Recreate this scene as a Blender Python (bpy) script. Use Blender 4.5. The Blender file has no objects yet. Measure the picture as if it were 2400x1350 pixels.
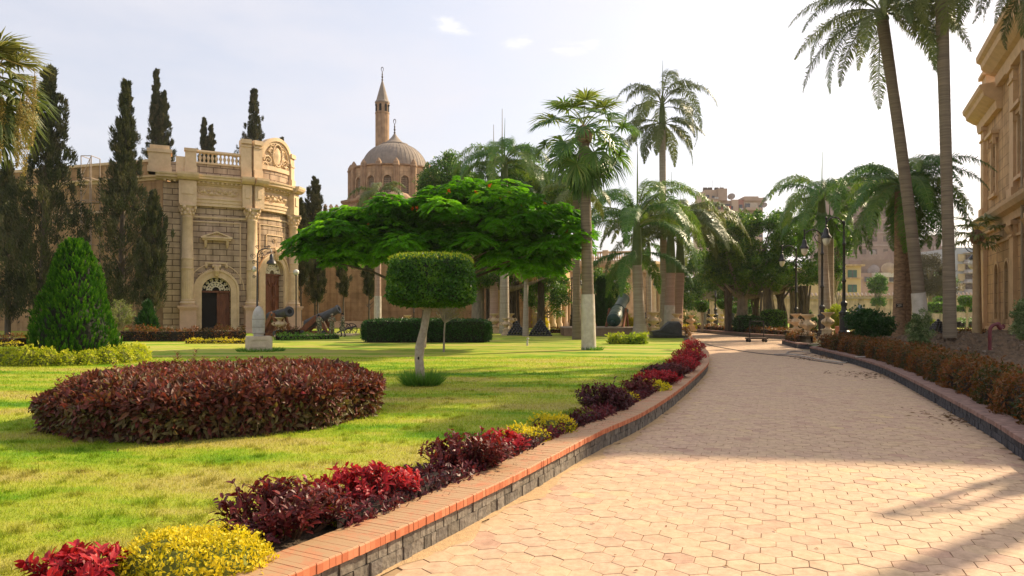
import bpy, math, random
import numpy as np
from mathutils import Vector, Matrix

# ------------------------------------------------------------------ camera, sky, sun, exposure
R = math.radians
H = 1.9; F = 1700.0; HY = 732.0; LZ = 0.25
scene = bpy.context.scene
cam_d = bpy.data.cameras.new("camera"); cam = bpy.data.objects.new("camera", cam_d)
scene.collection.objects.link(cam)
cam.location = (0, 0, H); cam.rotation_euler = (R(90), 0, 0)
cam_d.sensor_width = 36; cam_d.lens = F / 2400 * 36
cam_d.shift_y = (HY - 675) / 2400
cam_d.clip_start = 0.05; cam_d.clip_end = 3000
scene.camera = cam

SUN_EL = R(33.5); SUN_AZ = R(55)          # azimuth clockwise from +Y
sdir = Vector((math.sin(SUN_AZ) * math.cos(SUN_EL), math.cos(SUN_AZ) * math.cos(SUN_EL), math.sin(SUN_EL)))
sun_d = bpy.data.lights.new("sun", 'SUN'); sun = bpy.data.objects.new("sun", sun_d)
scene.collection.objects.link(sun)
sun_d.energy = 5.0; sun_d.angle = R(0.8); sun_d.color = (1.0, 0.81, 0.55)
sun.rotation_euler = sdir.to_track_quat('Z', 'Y').to_euler()

world = bpy.data.worlds.new("World"); scene.world = world; world.use_nodes = True
wn = world.node_tree.nodes; wl = world.node_tree.links; wn.clear()
sky = wn.new('ShaderNodeTexSky'); sky.sky_type = 'NISHITA'; sky.sun_disc = False
sky.sun_elevation = SUN_EL; sky.sun_rotation = SUN_AZ
sky.air_density = 1.0; sky.dust_density = 3.6; sky.ozone_density = 1.0; sky.altitude = 20
bg = wn.new('ShaderNodeBackground'); out = wn.new('ShaderNodeOutputWorld')
bg.inputs['Strength'].default_value = 0.135
# thin high cloud veil, real part of the sky
tc = wn.new('ShaderNodeTexCoord'); mp = wn.new('ShaderNodeMapping'); mp.inputs['Scale'].default_value = (1.0, 1.0, 3.2)
nz = wn.new('ShaderNodeTexNoise'); nz.inputs['Scale'].default_value = 3.2; nz.inputs['Detail'].default_value = 9; nz.inputs['Roughness'].default_value = .6
cr = wn.new('ShaderNodeValToRGB'); cr.color_ramp.elements[0].position = .36; cr.color_ramp.elements[1].position = .86
cr.color_ramp.elements[0].color = (.55, .55, .55, 1); cr.color_ramp.elements[1].color = (.95, .95, .95, 1)
mx = wn.new('ShaderNodeMixRGB'); mx.inputs['Color2'].default_value = (4.35, 4.2, 4.4, 1)
wl.new(tc.outputs['Generated'], mp.inputs['Vector']); wl.new(mp.outputs['Vector'], nz.inputs['Vector'])
wl.new(nz.outputs['Fac'], cr.inputs['Fac']); wl.new(cr.outputs['Color'], mx.inputs['Fac'])
wl.new(sky.outputs['Color'], mx.inputs['Color1']); # three small wisps of cloud
prev = mx.outputs['Color']
nz2 = wn.new('ShaderNodeTexNoise'); nz2.inputs['Scale'].default_value = 22; nz2.inputs['Detail'].default_value = 8; nz2.inputs['Roughness'].default_value = .65; wl.new(mp.outputs['Vector'], nz2.inputs['Vector'])
for (px_, py_, sc_, am_) in ((1060, 62, .055, .45), (1215, 98, .055, .35), (1385, 100, .032, .5), (1330, 118, .06, .3)):
    dv_ = Vector(((px_ - 1200) / F, 1, -(py_ - HY) / F)).normalized()
    sb = wn.new('ShaderNodeVectorMath'); sb.operation = 'SUBTRACT'; sb.inputs[1].default_value = dv_; wl.new(tc.outputs['Generated'], sb.inputs[0])
    ml = wn.new('ShaderNodeVectorMath'); ml.operation = 'MULTIPLY'; ml.inputs[1].default_value = (1, 1, 2.6); wl.new(sb.outputs[0], ml.inputs[0])
    le = wn.new('ShaderNodeVectorMath'); le.operation = 'LENGTH'; wl.new(ml.outputs[0], le.inputs[0])
    mr = wn.new('ShaderNodeMapRange'); mr.interpolation_type = 'SMOOTHSTEP'; mr.inputs['From Min'].default_value = sc_; mr.inputs['From Max'].default_value = 0; mr.inputs['To Max'].default_value = .36; wl.new(le.outputs['Value'], mr.inputs['Value'])
    ad = wn.new('ShaderNodeMath'); ad.operation = 'ADD'; wl.new(mr.outputs[0], ad.inputs[0]); wl.new(nz2.outputs['Fac'], ad.inputs[1])
    m2_ = wn.new('ShaderNodeMapRange'); m2_.interpolation_type = 'SMOOTHSTEP'; m2_.inputs['From Min'].default_value = .70; m2_.inputs['From Max'].default_value = 1.05; m2_.inputs['To Max'].default_value = am_; wl.new(ad.outputs[0], m2_.inputs['Value'])
    mc = wn.new('ShaderNodeMixRGB'); mc.inputs['Color2'].default_value = (6.6, 6.3, 6.1, 1); wl.new(m2_.outputs[0], mc.inputs['Fac']); wl.new(prev, mc.inputs['Color1']); prev = mc.outputs['Color']
wl.new(prev, bg.inputs['Color'])
wl.new(bg.outputs['Background'], out.inputs['Surface'])

scene.view_settings.view_transform = 'Standard'; scene.view_settings.look = 'None'
scene.view_settings.exposure = 0.70; scene.view_settings.gamma = 1.0
scene.cycles.max_bounces = 6; scene.cycles.transparent_max_bounces = 8
scene.cycles.diffuse_bounces = 3; scene.cycles.glossy_bounces = 2; scene.cycles.transmission_bounces = 4

# ------------------------------------------------------------------ helpers
C = scene.collection
rng = np.random.default_rng(7); random.seed(7)

def at(px, py, Y):
    return Vector(((px - 1200) / F * Y, Y, H - (py - HY) / F * Y))
def gx(px, Y): return (px - 1200) / F * Y
def gz(py, Y): return H - (py - HY) / F * Y
def gnd(px, py, z=0.0):
    Y = (H - z) * F / (py - HY)
    return Vector(((px - 1200) / F * Y, Y, z))

def tag(o, label=None, cat=None, group=None, kind=None):
    if label: o['label'] = label
    if cat: o['category'] = cat
    if group: o['group'] = group
    if kind: o['kind'] = kind
    return o
def thing(name, label, cat, loc=(0, 0, 0), rz=0, group=None):
    o = bpy.data.objects.new(name, None); C.objects.link(o)
    o.empty_display_size = .2
    o.location = loc; o.rotation_euler = (0, 0, rz)
    return tag(o, label, cat, group)
def dup(root, loc, rz=0, label=None, group=None, scale=None):
    r = root.copy(); C.objects.link(r); r.location = loc; r.rotation_euler = (0, 0, rz)
    if scale: r.scale = (scale,) * 3 if not hasattr(scale, '__len__') else scale
    if label: r['label'] = label
    if group: r['group'] = group
    for ch in list(root.children):
        c = ch.copy(); C.objects.link(c); c.parent = r
        for g in ch.children:
            d = g.copy(); C.objects.link(d); d.parent = c
    return r
def put(root, loc, rz=0, label=None, group=None, scale=None):
    root.location = loc; root.rotation_euler = (0, 0, rz)
    if scale: root.scale = (scale,) * 3 if not hasattr(scale, '__len__') else scale
    if label: root['label'] = label
    if group: root['group'] = group
    return root

# ---- materials
MATS = {}
def mat(name, c1, c2=None, rough=.8, scale=4.0, bump=.0, bscale=None, detail=6, metallic=0, spec=.3, stretch=(1, 1, 1), lo=.35, hi=.65, c3=None):
    if name in MATS: return MATS[name]
    m = bpy.data.materials.new(name); m.use_nodes = True
    n = m.node_tree.nodes; l = m.node_tree.links
    b = n['Principled BSDF']; b.inputs['Roughness'].default_value = rough
    b.inputs['Metallic'].default_value = metallic; b.inputs['Specular IOR Level'].default_value = spec
    t = n.new('ShaderNodeTexCoord'); mpn = n.new('ShaderNodeMapping'); mpn.inputs['Scale'].default_value = stretch
    l.new(t.outputs['Object'], mpn.inputs['Vector'])
    if c2 is None: c2 = tuple(x * .72 for x in c1)
    ns = n.new('ShaderNodeTexNoise'); ns.inputs['Scale'].default_value = scale; ns.inputs['Detail'].default_value = detail
    ns.inputs['Roughness'].default_value = .62
    l.new(mpn.outputs['Vector'], ns.inputs['Vector'])
    r = n.new('ShaderNodeValToRGB'); e = r.color_ramp.elements
    e[0].position = lo; e[1].position = hi; e[0].color = (*c2, 1); e[1].color = (*c1, 1)
    if c3:
        q = e.new((lo + hi) / 2); q.color = (*c3, 1)
    l.new(ns.outputs['Fac'], r.inputs['Fac']); l.new(r.outputs['Color'], b.inputs['Base Color'])
    if bump:
        nb = n.new('ShaderNodeTexNoise'); nb.inputs['Scale'].default_value = bscale or scale * 5; nb.inputs['Detail'].default_value = 8
        l.new(mpn.outputs['Vector'], nb.inputs['Vector'])
        bp = n.new('ShaderNodeBump'); bp.inputs['Strength'].default_value = min(1, bump); bp.inputs['Distance'].default_value = .03
        l.new(nb.outputs['Fac'], bp.inputs['Height']); l.new(bp.outputs['Normal'], b.inputs['Normal'])
    MATS[name] = m
    return m

def leafmat(name, cols, trans=.35, rough=.5, spec=.25, pos=None):
    """cols: colours along the per-leaf random attribute 'v'"""
    if name in MATS: return MATS[name]
    m = bpy.data.materials.new(name); m.use_nodes = True
    n = m.node_tree.nodes; l = m.node_tree.links
    b = n['Principled BSDF']; b.inputs['Roughness'].default_value = rough; b.inputs['Specular IOR Level'].default_value = spec
    a = n.new('ShaderNodeAttribute'); a.attribute_name = 'v'
    r = n.new('ShaderNodeValToRGB'); e = r.color_ramp.elements
    k = len(cols)
    pos = pos or [i / (k - 1) for i in range(k)]
    e[0].position = pos[0]; e[0].color = (*cols[0], 1)
    e[1].position = pos[-1]; e[1].color = (*cols[-1], 1)
    for i in range(1, k - 1):
        q = e.new(pos[i]); q.color = (*cols[i], 1)
    l.new(a.outputs['Fac'], r.inputs['Fac']); l.new(r.outputs['Color'], b.inputs['Base Color'])
    tr = n.new('ShaderNodeBsdfTranslucent'); ms = n.new('ShaderNodeMixShader'); ms.inputs[0].default_value = trans
    g = n.new('ShaderNodeMixRGB'); g.blend_type = 'MULTIPLY'; g.inputs[0].default_value = 1; g.inputs[2].default_value = (1.25, 1.2, .7, 1)
    l.new(r.outputs['Color'], g.inputs[1]); l.new(g.outputs['Color'], tr.inputs['Color'])
    o = n['Material Output']
    l.new(b.outputs['BSDF'], ms.inputs[1]); l.new(tr.outputs['BSDF'], ms.inputs[2]); l.new(ms.outputs['Shader'], o.inputs['Surface'])
    MATS[name] = m
    return m

def brickmat(name, c1, c2, mortar, bw, bh, ms=.012, rough=.85, bump=.5, uv=True, noise=1.0, scale=1.0):
    if name in MATS: return MATS[name]
    m = bpy.data.materials.new(name); m.use_nodes = True
    n = m.node_tree.nodes; l = m.node_tree.links
    b = n['Principled BSDF']; b.inputs['Roughness'].default_value = rough; b.inputs['Specular IOR Level'].default_value = .2
    t = n.new('ShaderNodeTexCoord')
    br = n.new('ShaderNodeTexBrick'); br.inputs['Scale'].default_value = scale
    br.inputs['Brick Width'].default_value = bw; br.inputs['Row Height'].default_value = bh; br.inputs['Mortar Size'].default_value = ms
    br.inputs['Mortar Smooth'].default_value = .2; br.inputs['Bias'].default_value = 0
    br.inputs['Color1'].default_value = (*c1, 1); br.inputs['Color2'].default_value = (*c2, 1); br.inputs['Mortar'].default_value = (*mortar, 1)
    l.new(t.outputs['UV' if uv else 'Object'], br.inputs['Vector'])
    ns = n.new('ShaderNodeTexNoise'); ns.inputs['Scale'].default_value = 1.3; ns.inputs['Detail'].default_value = 8
    l.new(t.outputs['Object'], ns.inputs['Vector'])
    rr = n.new('ShaderNodeValToRGB'); rr.color_ramp.elements[0].position = .3; rr.color_ramp.elements[1].position = .7
    v = 1 - .35 * noise
    rr.color_ramp.elements[0].color = (v, v * .97, v * .93, 1); rr.color_ramp.elements[1].color = (1.08, 1.06, 1.02, 1)
    l.new(ns.outputs['Fac'], rr.inputs['Fac'])
    mm = n.new('ShaderNodeMixRGB'); mm.blend_type = 'MULTIPLY'; mm.inputs[0].default_value = 1
    l.new(br.outputs['Color'], mm.inputs[1]); l.new(rr.outputs['Color'], mm.inputs[2])
    # rain streaks
    mps = n.new('ShaderNodeMapping'); mps.inputs['Scale'].default_value = (1.4, 1.4, .10); l.new(t.outputs['Object'], mps.inputs['Vector'])
    nss = n.new('ShaderNodeTexNoise'); nss.inputs['Scale'].default_value = 1.6; nss.inputs['Detail'].default_value = 7; l.new(mps.outputs['Vector'], nss.inputs['Vector'])
    rs = n.new('ShaderNodeValToRGB'); rs.color_ramp.elements[0].position = .36; rs.color_ramp.elements[1].position = .56
    rs.color_ramp.elements[0].color = (.66, .62, .58, 1); rs.color_ramp.elements[1].color = (1.03, 1.03, 1.03, 1); l.new(nss.outputs['Fac'], rs.inputs['Fac'])
    ms_ = n.new('ShaderNodeMixRGB'); ms_.blend_type = 'MULTIPLY'; ms_.inputs[0].default_value = .75 * noise
    l.new(mm.outputs['Color'], ms_.inputs[1]); l.new(rs.outputs['Color'], ms_.inputs[2]); l.new(ms_.outputs['Color'], b.inputs['Base Color'])
    if bump:
        bp = n.new('ShaderNodeBump'); bp.inputs['Strength'].default_value = bump; bp.inputs['Distance'].default_value = .03; bp.invert = True
        l.new(br.outputs['Fac'], bp.inputs['Height']); l.new(bp.outputs['Normal'], b.inputs['Normal'])
    MATS[name] = m
    return m

# ---- numpy mesh
def mesh_np(name, V, F_, m, parent=None, v=None, smooth=False):
    V = np.asarray(V, dtype=np.float32).reshape(-1, 3); F_ = np.asarray(F_, dtype=np.int32)
    k = F_.shape[1]; nf = len(F_)
    me = bpy.data.meshes.new(name)
    me.vertices.add(len(V)); me.vertices.foreach_set('co', V.ravel())
    me.loops.add(nf * k); me.loops.foreach_set('vertex_index', F_.ravel())
    me.polygons.add(nf); me.polygons.foreach_set('loop_start', np.arange(0, nf * k, k, dtype=np.int32))
    me.update(calc_edges=True)
    if v is not None:
        at_ = me.attributes.new('v', 'FLOAT', 'FACE'); at_.data.foreach_set('value', np.asarray(v, dtype=np.float32))
    me.polygons.foreach_set('use_smooth', np.full(nf, smooth, dtype=bool))
    me.materials.append(m)
    o = bpy.data.objects.new(name, me); C.objects.link(o)
    if parent: o.parent = parent
    return o

def nrm(a): return a / np.maximum(np.linalg.norm(a, axis=-1, keepdims=True), 1e-9)
T_TRI = (np.array([(0, -.5, 0), (0, .5, 0), (1, 0, 0)]), np.array([(0, 1, 2)]))
T_DIA = (np.array([(0, 0, 0), (.42, .5, .1), (1, 0, 0), (.42, -.5, .1)]), np.array([(0, 2, 1), (0, 3, 2)]))
T_OVAL = (np.array([(0, 0, 0), (.3, .42, .07), (.68, .38, .03), (1, 0, -.14), (.68, -.38, .03), (.3, -.42, .07), (.3, 0, 0), (.68, 0, -.03)]),
          np.array([(0, 6, 1), (6, 7, 2), (6, 2, 1), (7, 3, 2), (0, 5, 6), (6, 5, 4), (6, 4, 7), (7, 4, 3)]))
class LM:
    """collects leaves"""
    def __init__(s): s.V = []; s.F = []; s.v = []; s.n = 0
    def add(s, V, F_, v):
        s.V.append(V); s.F.append(F_ + s.n); s.v.append(v); s.n += len(V)
    def leaves(s, P, D, N, L, W, T=T_DIA, v=None):
        P = np.asarray(P, float); n = len(P)
        D = nrm(D); S = nrm(np.cross(N, D)); N = np.cross(D, S)
        L = np.broadcast_to(L, (n,))[:, None, None]; W = np.broadcast_to(W, (n,))[:, None, None]
        tv, tf = T
        V = P[:, None, :] + D[:, None, :] * (tv[None, :, 0:1] * L) + S[:, None, :] * (tv[None, :, 1:2] * W) + N[:, None, :] * (tv[None, :, 2:3] * L)
        k = len(tv)
        Fc = (tf[None] + (np.arange(n) * k)[:, None, None]).reshape(-1, 3)
        v = rng.random(n) if v is None else v
        s.add(V.reshape(-1, 3), Fc, np.repeat(v, len(tf)))
    def tube(s, pts, r0, r1, v=.5, n=4):
        pts = np.asarray(pts, float); k = len(pts)
        t = nrm(np.gradient(pts, axis=0)); a = nrm(np.cross(t, [0.13, .31, .94]) + 1e-6); b = np.cross(t, a)
        rad = np.linspace(r0, r1, k)[:, None]
        V = []
        for i in range(n):
            th = 2 * math.pi * i / n
            V.append(pts + (a * math.cos(th) + b * math.sin(th)) * rad)
        V = np.stack(V, 1).reshape(-1, 3)
        Fc = []
        for j in range(k - 1):
            for i in range(n):
                p = j * n + i; q = j * n + (i + 1) % n
                Fc += [(p, q, q + n), (p, q + n, p + n)]
        s.add(V, np.array(Fc), np.full(len(Fc), v))
    def build(s, name, m, parent=None):
        return mesh_np(name, np.concatenate(s.V), np.concatenate(s.F), m, parent, np.concatenate(s.v))

def usph(n):
    u = rng.normal(size=(n, 3)); return nrm(u)
def surf_leaves(lm, P, Nn, L, W, T=T_DIA, up=.3, spread=.8, v=None, lift=.25, var=.35):
    """leaves lying roughly on a surface with normal Nn, pointing out and up"""
    n = len(P)
    D = nrm(usph(n) * spread + Nn * lift + np.array([0, 0, up]))
    N = nrm(Nn + usph(n) * .55)
    N = np.where(np.abs((N * D).sum(1, keepdims=True)) > .95, nrm(N + usph(n)), N)
    lm.leaves(P, D, N, L * (1 + var * rng.normal(size=n)).clip(.4, 1.8), W * (1 + var * rng.normal(size=n)).clip(.4, 1.8), T, v)
def clumps(lm, cen, rad, per, L, W, T=T_DIA, up=.2, vspread=.25, squash=.8, light=.35):
    """foliage clumps round the centres; v = clump tone plus leaf randomness"""
    cen = np.asarray(cen, float); n = len(cen)
    rad = np.broadcast_to(rad, (n,))
    idx = np.repeat(np.arange(n), per)
    u = usph(len(idx)); rr = rng.random(len(idx)) ** .4
    P = cen[idx] + u * (rad[idx] * rr)[:, None] * np.array([1, 1, squash])
    tone = rng.random(n)[idx]
    v = (tone * (1 - vspread * 2) + vspread * 2 * rng.random(len(idx))).clip(0, 1)
    surf_leaves(lm, P, u, L, W, T, up=up, v=v)
def super_pts(n, r, e=.4, zmin=-1):
    """points and normals on a rounded box of half sizes r"""
    u = usph(n)
    p = np.sign(u) * np.abs(u) ** e
    p = p / np.max(np.abs(p), axis=1, keepdims=True) * (.9 + .1 * np.max(np.abs(p), axis=1, keepdims=True))
    q = np.sign(p) * np.abs(p)
    q = u / (np.sum(np.abs(u) ** (2 / e), axis=1, keepdims=True) ** (e / 2))
    N = nrm(np.sign(q) * np.abs(q) ** (2 / e - 1) / np.array(r))
    P = q * np.array(r)
    k = q[:, 2] > zmin
    return P[k], N[k]
def wob(P, s, a):
    """smooth lumpy offset field"""
    return a * (np.sin(P[:, 0] * s + 1.3) * np.cos(P[:, 1] * s * 1.2 + .4) + .6 * np.sin(P[:, 2] * s * 1.4 + P[:, 0] * s * .7) + .5 * np.sin(P[:, 0] * s * 2.3 + P[:, 1] * s * 2.1 + P[:, 2] * 1.9 * s))

# ---- general mesh builder
class MB:
    def __init__(s): s.v = []; s.f = []; s.m = []; s.uv = []; s.mi = 0
    def face(s, pts, uv=None):
        b = len(s.v); s.v += [tuple(p) for p in pts]; s.f.append(tuple(range(b, b + len(pts)))); s.m.append(s.mi)
        s.uv.append(uv)
    def raw(s, vs, fs):
        b = len(s.v); s.v += [tuple(p) for p in vs]
        for f in fs: s.f.append(tuple(i + b for i in f)); s.m.append(s.mi); s.uv.append(None)
        return s
    def box(s, c, d, rz=0, ry=0, rx=0, taper=1.0):
        M = Matrix.Translation(c) @ Matrix.Rotation(rz, 4, 'Z') @ Matrix.Rotation(ry, 4, 'Y') @ Matrix.Rotation(rx, 4, 'X')
        x, y, z = d[0] / 2, d[1] / 2, d[2] / 2; t = taper
        vs = [M @ Vector(p) for p in ((-x, -y, -z), (x, -y, -z), (x, y, -z), (-x, y, -z), (-x * t, -y * t, z), (x * t, -y * t, z), (x * t, y * t, z), (-x * t, y * t, z))]
        return s.raw(vs, [(3, 2, 1, 0), (4, 5, 6, 7), (0, 1, 5, 4), (1, 2, 6, 5), (2, 3, 7, 6), (3, 0, 4, 7)])
    def beam(s, a, b, w, h):
        a = Vector(a); b = Vector(b); d = b - a
        q = d.to_track_quat('Y', 'Z').to_matrix().to_4x4()
        M = Matrix.Translation((a + b) / 2) @ q
        x, y, z = w / 2, d.length / 2, h / 2
        vs = [M @ Vector(p) for p in ((-x, -y, -z), (x, -y, -z), (x, y, -z), (-x, y, -z), (-x, -y, z), (x, -y, z), (x, y, z), (-x, y, z))]
        return s.raw(vs, [(3, 2, 1, 0), (4, 5, 6, 7), (0, 1, 5, 4), (1, 2, 6, 5), (2, 3, 7, 6), (3, 0, 4, 7)])
    def tube(s, pts, r, n=8, cap=True):
        pts = [Vector(p) for p in pts]; k = len(pts)
        r = r if hasattr(r, '__len__') else [r] * k
        up = Vector((0, 0, 1)); vs = []; a = None
        for i, p in enumerate(pts):
            t = (pts[min(i + 1, k - 1)] - pts[max(i - 1, 0)]).normalized()
            if a is None:
                a = t.cross(up if abs(t.z) < .9 else Vector((1, 0, 0))).normalized()
            else:
                a = (a - t * a.dot(t)).normalized()
            b = t.cross(a)
            for j in range(n):
                th = 2 * math.pi * j / n
                vs.append(p + (a * math.cos(th) + b * math.sin(th)) * r[i])
        fs = [(i * n + j, i * n + (j + 1) % n, (i + 1) * n + (j + 1) % n, (i + 1) * n + j) for i in range(k - 1) for j in range(n)]
        if cap: fs += [tuple(reversed(range(n))), tuple(range((k - 1) * n, k * n))]
        return s.raw(vs, fs)
    def lathe(s, prof, c=(0, 0, 0), n=16, M=None, sq=False):
        c = Vector(c); vs = []
        for r, z in prof:
            for j in range(n):
                th = 2 * math.pi * (j + (.5 if sq else 0)) / n
                p = Vector((r * math.cos(th), r * math.sin(th), z))
                vs.append((M @ p) if M else p + c)
        k = len(prof)
        fs = [(i * n + j, i * n + (j + 1) % n, (i + 1) * n + (j + 1) % n, (i + 1) * n + j) for i in range(k - 1) for j in range(n)]
        fs += [tuple(reversed(range(n))), tuple(range((k - 1) * n, k * n))]
        return s.raw(vs, fs)
    def ball(s, c, r, n=10, sq=(1, 1, 1)):
        prof = [(max(.0005, math.sin(math.pi * i / (n // 2 + 2))), -math.cos(math.pi * i / (n // 2 + 2))) for i in range(n // 2 + 3)]
        M = Matrix.Translation(c) @ Matrix.Diagonal((r * sq[0], r * sq[1], r * sq[2], 1))
        return s.lathe(prof, n=n, M=M)
    def prism(s, poly, z0, z1):
        n = len(poly); vs = [(p[0], p[1], z0) for p in poly] + [(p[0], p[1], z1) for p in poly]
        return s.raw(vs, [tuple(reversed(range(n))), tuple(range(n, 2 * n))] + [(i, (i + 1) % n, (i + 1) % n + n, i + n) for i in range(n)])
    def build(s, name, m, parent=None, smooth=False):
        me = bpy.data.meshes.new(name); me.from_pydata([tuple(p) for p in s.v], [], s.f)
        ms = m if isinstance(m, (list, tuple)) else [m]
        for q in ms: me.materials.append(q)
        if len(ms) > 1: me.polygons.foreach_set('material_index', np.array(s.m, dtype=np.int32))
        if any(u is not None for u in s.uv):
            L = me.uv_layers.new(name='UVMap'); d = []
            for f, u in zip(s.f, s.uv):
                if u is None:
                    for i in f: d += [s.v[i][0], s.v[i][2]]
                else:
                    for q in u: d += [q[0], q[1]]
            L.data.foreach_set('uv', np.array(d, dtype=np.float32))
        me.polygons.foreach_set('use_smooth', np.full(len(s.f), smooth, dtype=bool))
        if smooth:
            try: me.set_sharp_from_angle(angle=R(40))
            except Exception: pass
        me.update()
        o = bpy.data.objects.new(name, me); C.objects.link(o)
        if parent: o.parent = parent
        return o

# ---- facade mapping: (s along the front, z up, d outwards) -> world
class Front:
    def __init__(s, pts, samples=None):
        """pts: plan polyline seen left to right from outside"""
        s.p = [Vector((a[0], a[1])) for a in pts]; s.cum = [0]
        for a, b in zip(s.p, s.p[1:]): s.cum.append(s.cum[-1] + (b - a).length)
        s.L = s.cum[-1]
    def __call__(s, u, z, d=0):
        i = 0
        while i < len(s.p) - 2 and u > s.cum[i + 1]: i += 1
        a, b = s.p[i], s.p[i + 1]; t = (b - a).normalized()
        nn = Vector((t.y, -t.x))
        # smooth normals at inner joints
        f = (u - s.cum[i]) / (s.cum[i + 1] - s.cum[i])
        if len(s.p) > 3:
            def nat(k):
                k = max(0, min(len(s.p) - 1, k))
                a2 = s.p[max(0, k - 1)]; b2 = s.p[min(len(s.p) - 1, k + 1)]
                t2 = (b2 - a2).normalized(); return Vector((t2.y, -t2.x))
            ff = min(1, max(0, f)); nn = (nat(i) * (1 - ff) + nat(i + 1) * ff).normalized()
        q = a + t * (u - s.cum[i]) + nn * d
        return Vector((q.x, q.y, z))
    def box(s, mb, s0, s1, z0, z1, d0, d1, n=1):
        ss = [s0 + (s1 - s0) * i / n for i in range(n + 1)]
        for a, b in zip(ss, ss[1:]):
            mb.face([s(a, z0, d1), s(b, z0, d1), s(b, z1, d1), s(a, z1, d1)], [(a, z0), (b, z0), (b, z1), (a, z1)])
            mb.face([s(a, z1, d1), s(b, z1, d1), s(b, z1, d0), s(a, z1, d0)], [(a, 0), (b, 0), (b, d1 - d0), (a, d1 - d0)])
            mb.face([s(a, z0, d0), s(b, z0, d0), s(b, z0, d1), s(a, z0, d1)], [(a, 0), (b, 0), (b, d1 - d0), (a, d1 - d0)])
            mb.face([s(b, z0, d0), s(a, z0, d0), s(a, z1, d0), s(b, z1, d0)], [(b, z0), (a, z0), (a, z1), (b, z1)])
        mb.face([s(s0, z0, d0), s(s0, z0, d1), s(s0, z1, d1), s(s0, z1, d0)], [(d0, z0), (d1, z0), (d1, z1), (d0, z1)])
        mb.face([s(s1, z0, d1), s(s1, z0, d0), s(s1, z1, d0), s(s1, z1, d1)], [(d1, z0), (d0, z0), (d0, z1), (d1, z1)])
    def sweep(s, mb, s0, s1, prof, n=1):
        """closed (d,z) profile swept along the front"""
        ss = [s0 + (s1 - s0) * i / n for i in range(n + 1)]; k = len(prof)
        for a, b in zip(ss, ss[1:]):
            for i in range(k):
                (da, za), (db, zb) = prof[i], prof[(i + 1) % k]
                mb.face([s(a, za, da), s(b, za, da), s(b, zb, db), s(a, zb, db)], [(a, za + da), (b, za + da), (b, zb + db), (a, zb + db)])
        mb.face([s(s0, z, d) for d, z in reversed(prof)], [(d, z) for d, z in reversed(prof)])
        mb.face([s(s1, z, d) for d, z in prof], [(d, z) for d, z in prof])
    def wall(s, mb, s0, s1, z0, z1, d, ops=(), depth=.5, step=.4):
        """front face with openings (centre, half width, z spring, z bottom, arched)"""
        cuts = {s0, s1}
        x = s0
        while x < s1: cuts.add(x); x += step
        for c, hw, zs, zb, ar in ops:
            k = 10 if ar else 1
            for i in range(k + 1): cuts.add(c - hw * math.cos(math.pi * i / k) if ar else c - hw + 2 * hw * i / k)
        cuts = sorted(q for q in cuts if s0 - 1e-6 <= q <= s1 + 1e-6)
        cuts = [q for i, q in enumerate(cuts) if i == 0 or q - cuts[i - 1] > 1e-5]
        def top(o, u):
            c, hw, zs, zb, ar = o
            return zs + (math.sqrt(max(0, hw * hw - (u - c) ** 2)) if ar else 0)
        for a, b in zip(cuts, cuts[1:]):
            m_ = (a + b) / 2; segs = [(z0, z0, z1, z1)]
            here = sorted([o for o in ops if abs(m_ - o[0]) < o[1]], key=lambda o: o[3])
            segs = []; lo = (z0, z0)
            for o in here:
                if o[3] > lo[0] + 1e-5: segs.append((lo[0], lo[1], o[3], o[3]))
                lo = (top(o, a), top(o, b))
                mb.face([s(a, lo[0], d), s(b, lo[1], d), s(b, lo[1], d - depth), s(a, lo[0], d - depth)], [(a, 0), (b, 0), (b, .5), (a, .5)])
                if o[3] > z0: mb.face([s(a, o[3], d - depth), s(b, o[3], d - depth), s(b, o[3], d), s(a, o[3], d)])
            segs.append((lo[0], lo[1], z1, z1))
            for (a0, b0, a1, b1) in segs:
                mb.face([s(a, a0, d), s(b, b0, d), s(b, b1, d), s(a, a1, d)], [(a, a0), (b, b0), (b, b1), (a, a1)])
        for c, hw, zs, zb, ar in ops:
            for sg in (-1, 1):
                u = c + sg * hw
                mb.face([s(u, zb, d), s(u, zs, d), s(u, zs, d - depth), s(u, zb, d - depth)], [(0, zb), (0, zs), (depth, zs), (depth, zb)])
    def arch(s, mb, c, zs, ri, ro, d0, d1, n=16, legs=0):
        """raised arch band, with straight legs of given length"""
        pts = [(c - ro * math.cos(math.pi * i / n), zs + ro * math.sin(math.pi * i / n), c - ri * math.cos(math.pi * i / n), zs + ri * math.sin(math.pi * i / n)) for i in range(n + 1)]
        if legs:
            pts = [(c - ro, zs - legs, c - ri, zs - legs)] + pts + [(c + ro, zs - legs, c + ri, zs - legs)]
        for p, q in zip(pts, pts[1:]):
            O0, I0, O1, I1 = (p[0], p[1]), (p[2], p[3]), (q[0], q[1]), (q[2], q[3])
            mb.face([s(*I0, d1), s(*I1, d1), s(*O1, d1), s(*O0, d1)], [I0, I1, O1, O0])
            mb.face([s(*O0, d1), s(*O1, d1), s(*O1, d0), s(*O0, d0)])
            mb.face([s(*I1, d1), s(*I0, d1), s(*I0, d0), s(*I1, d0)])
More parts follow.
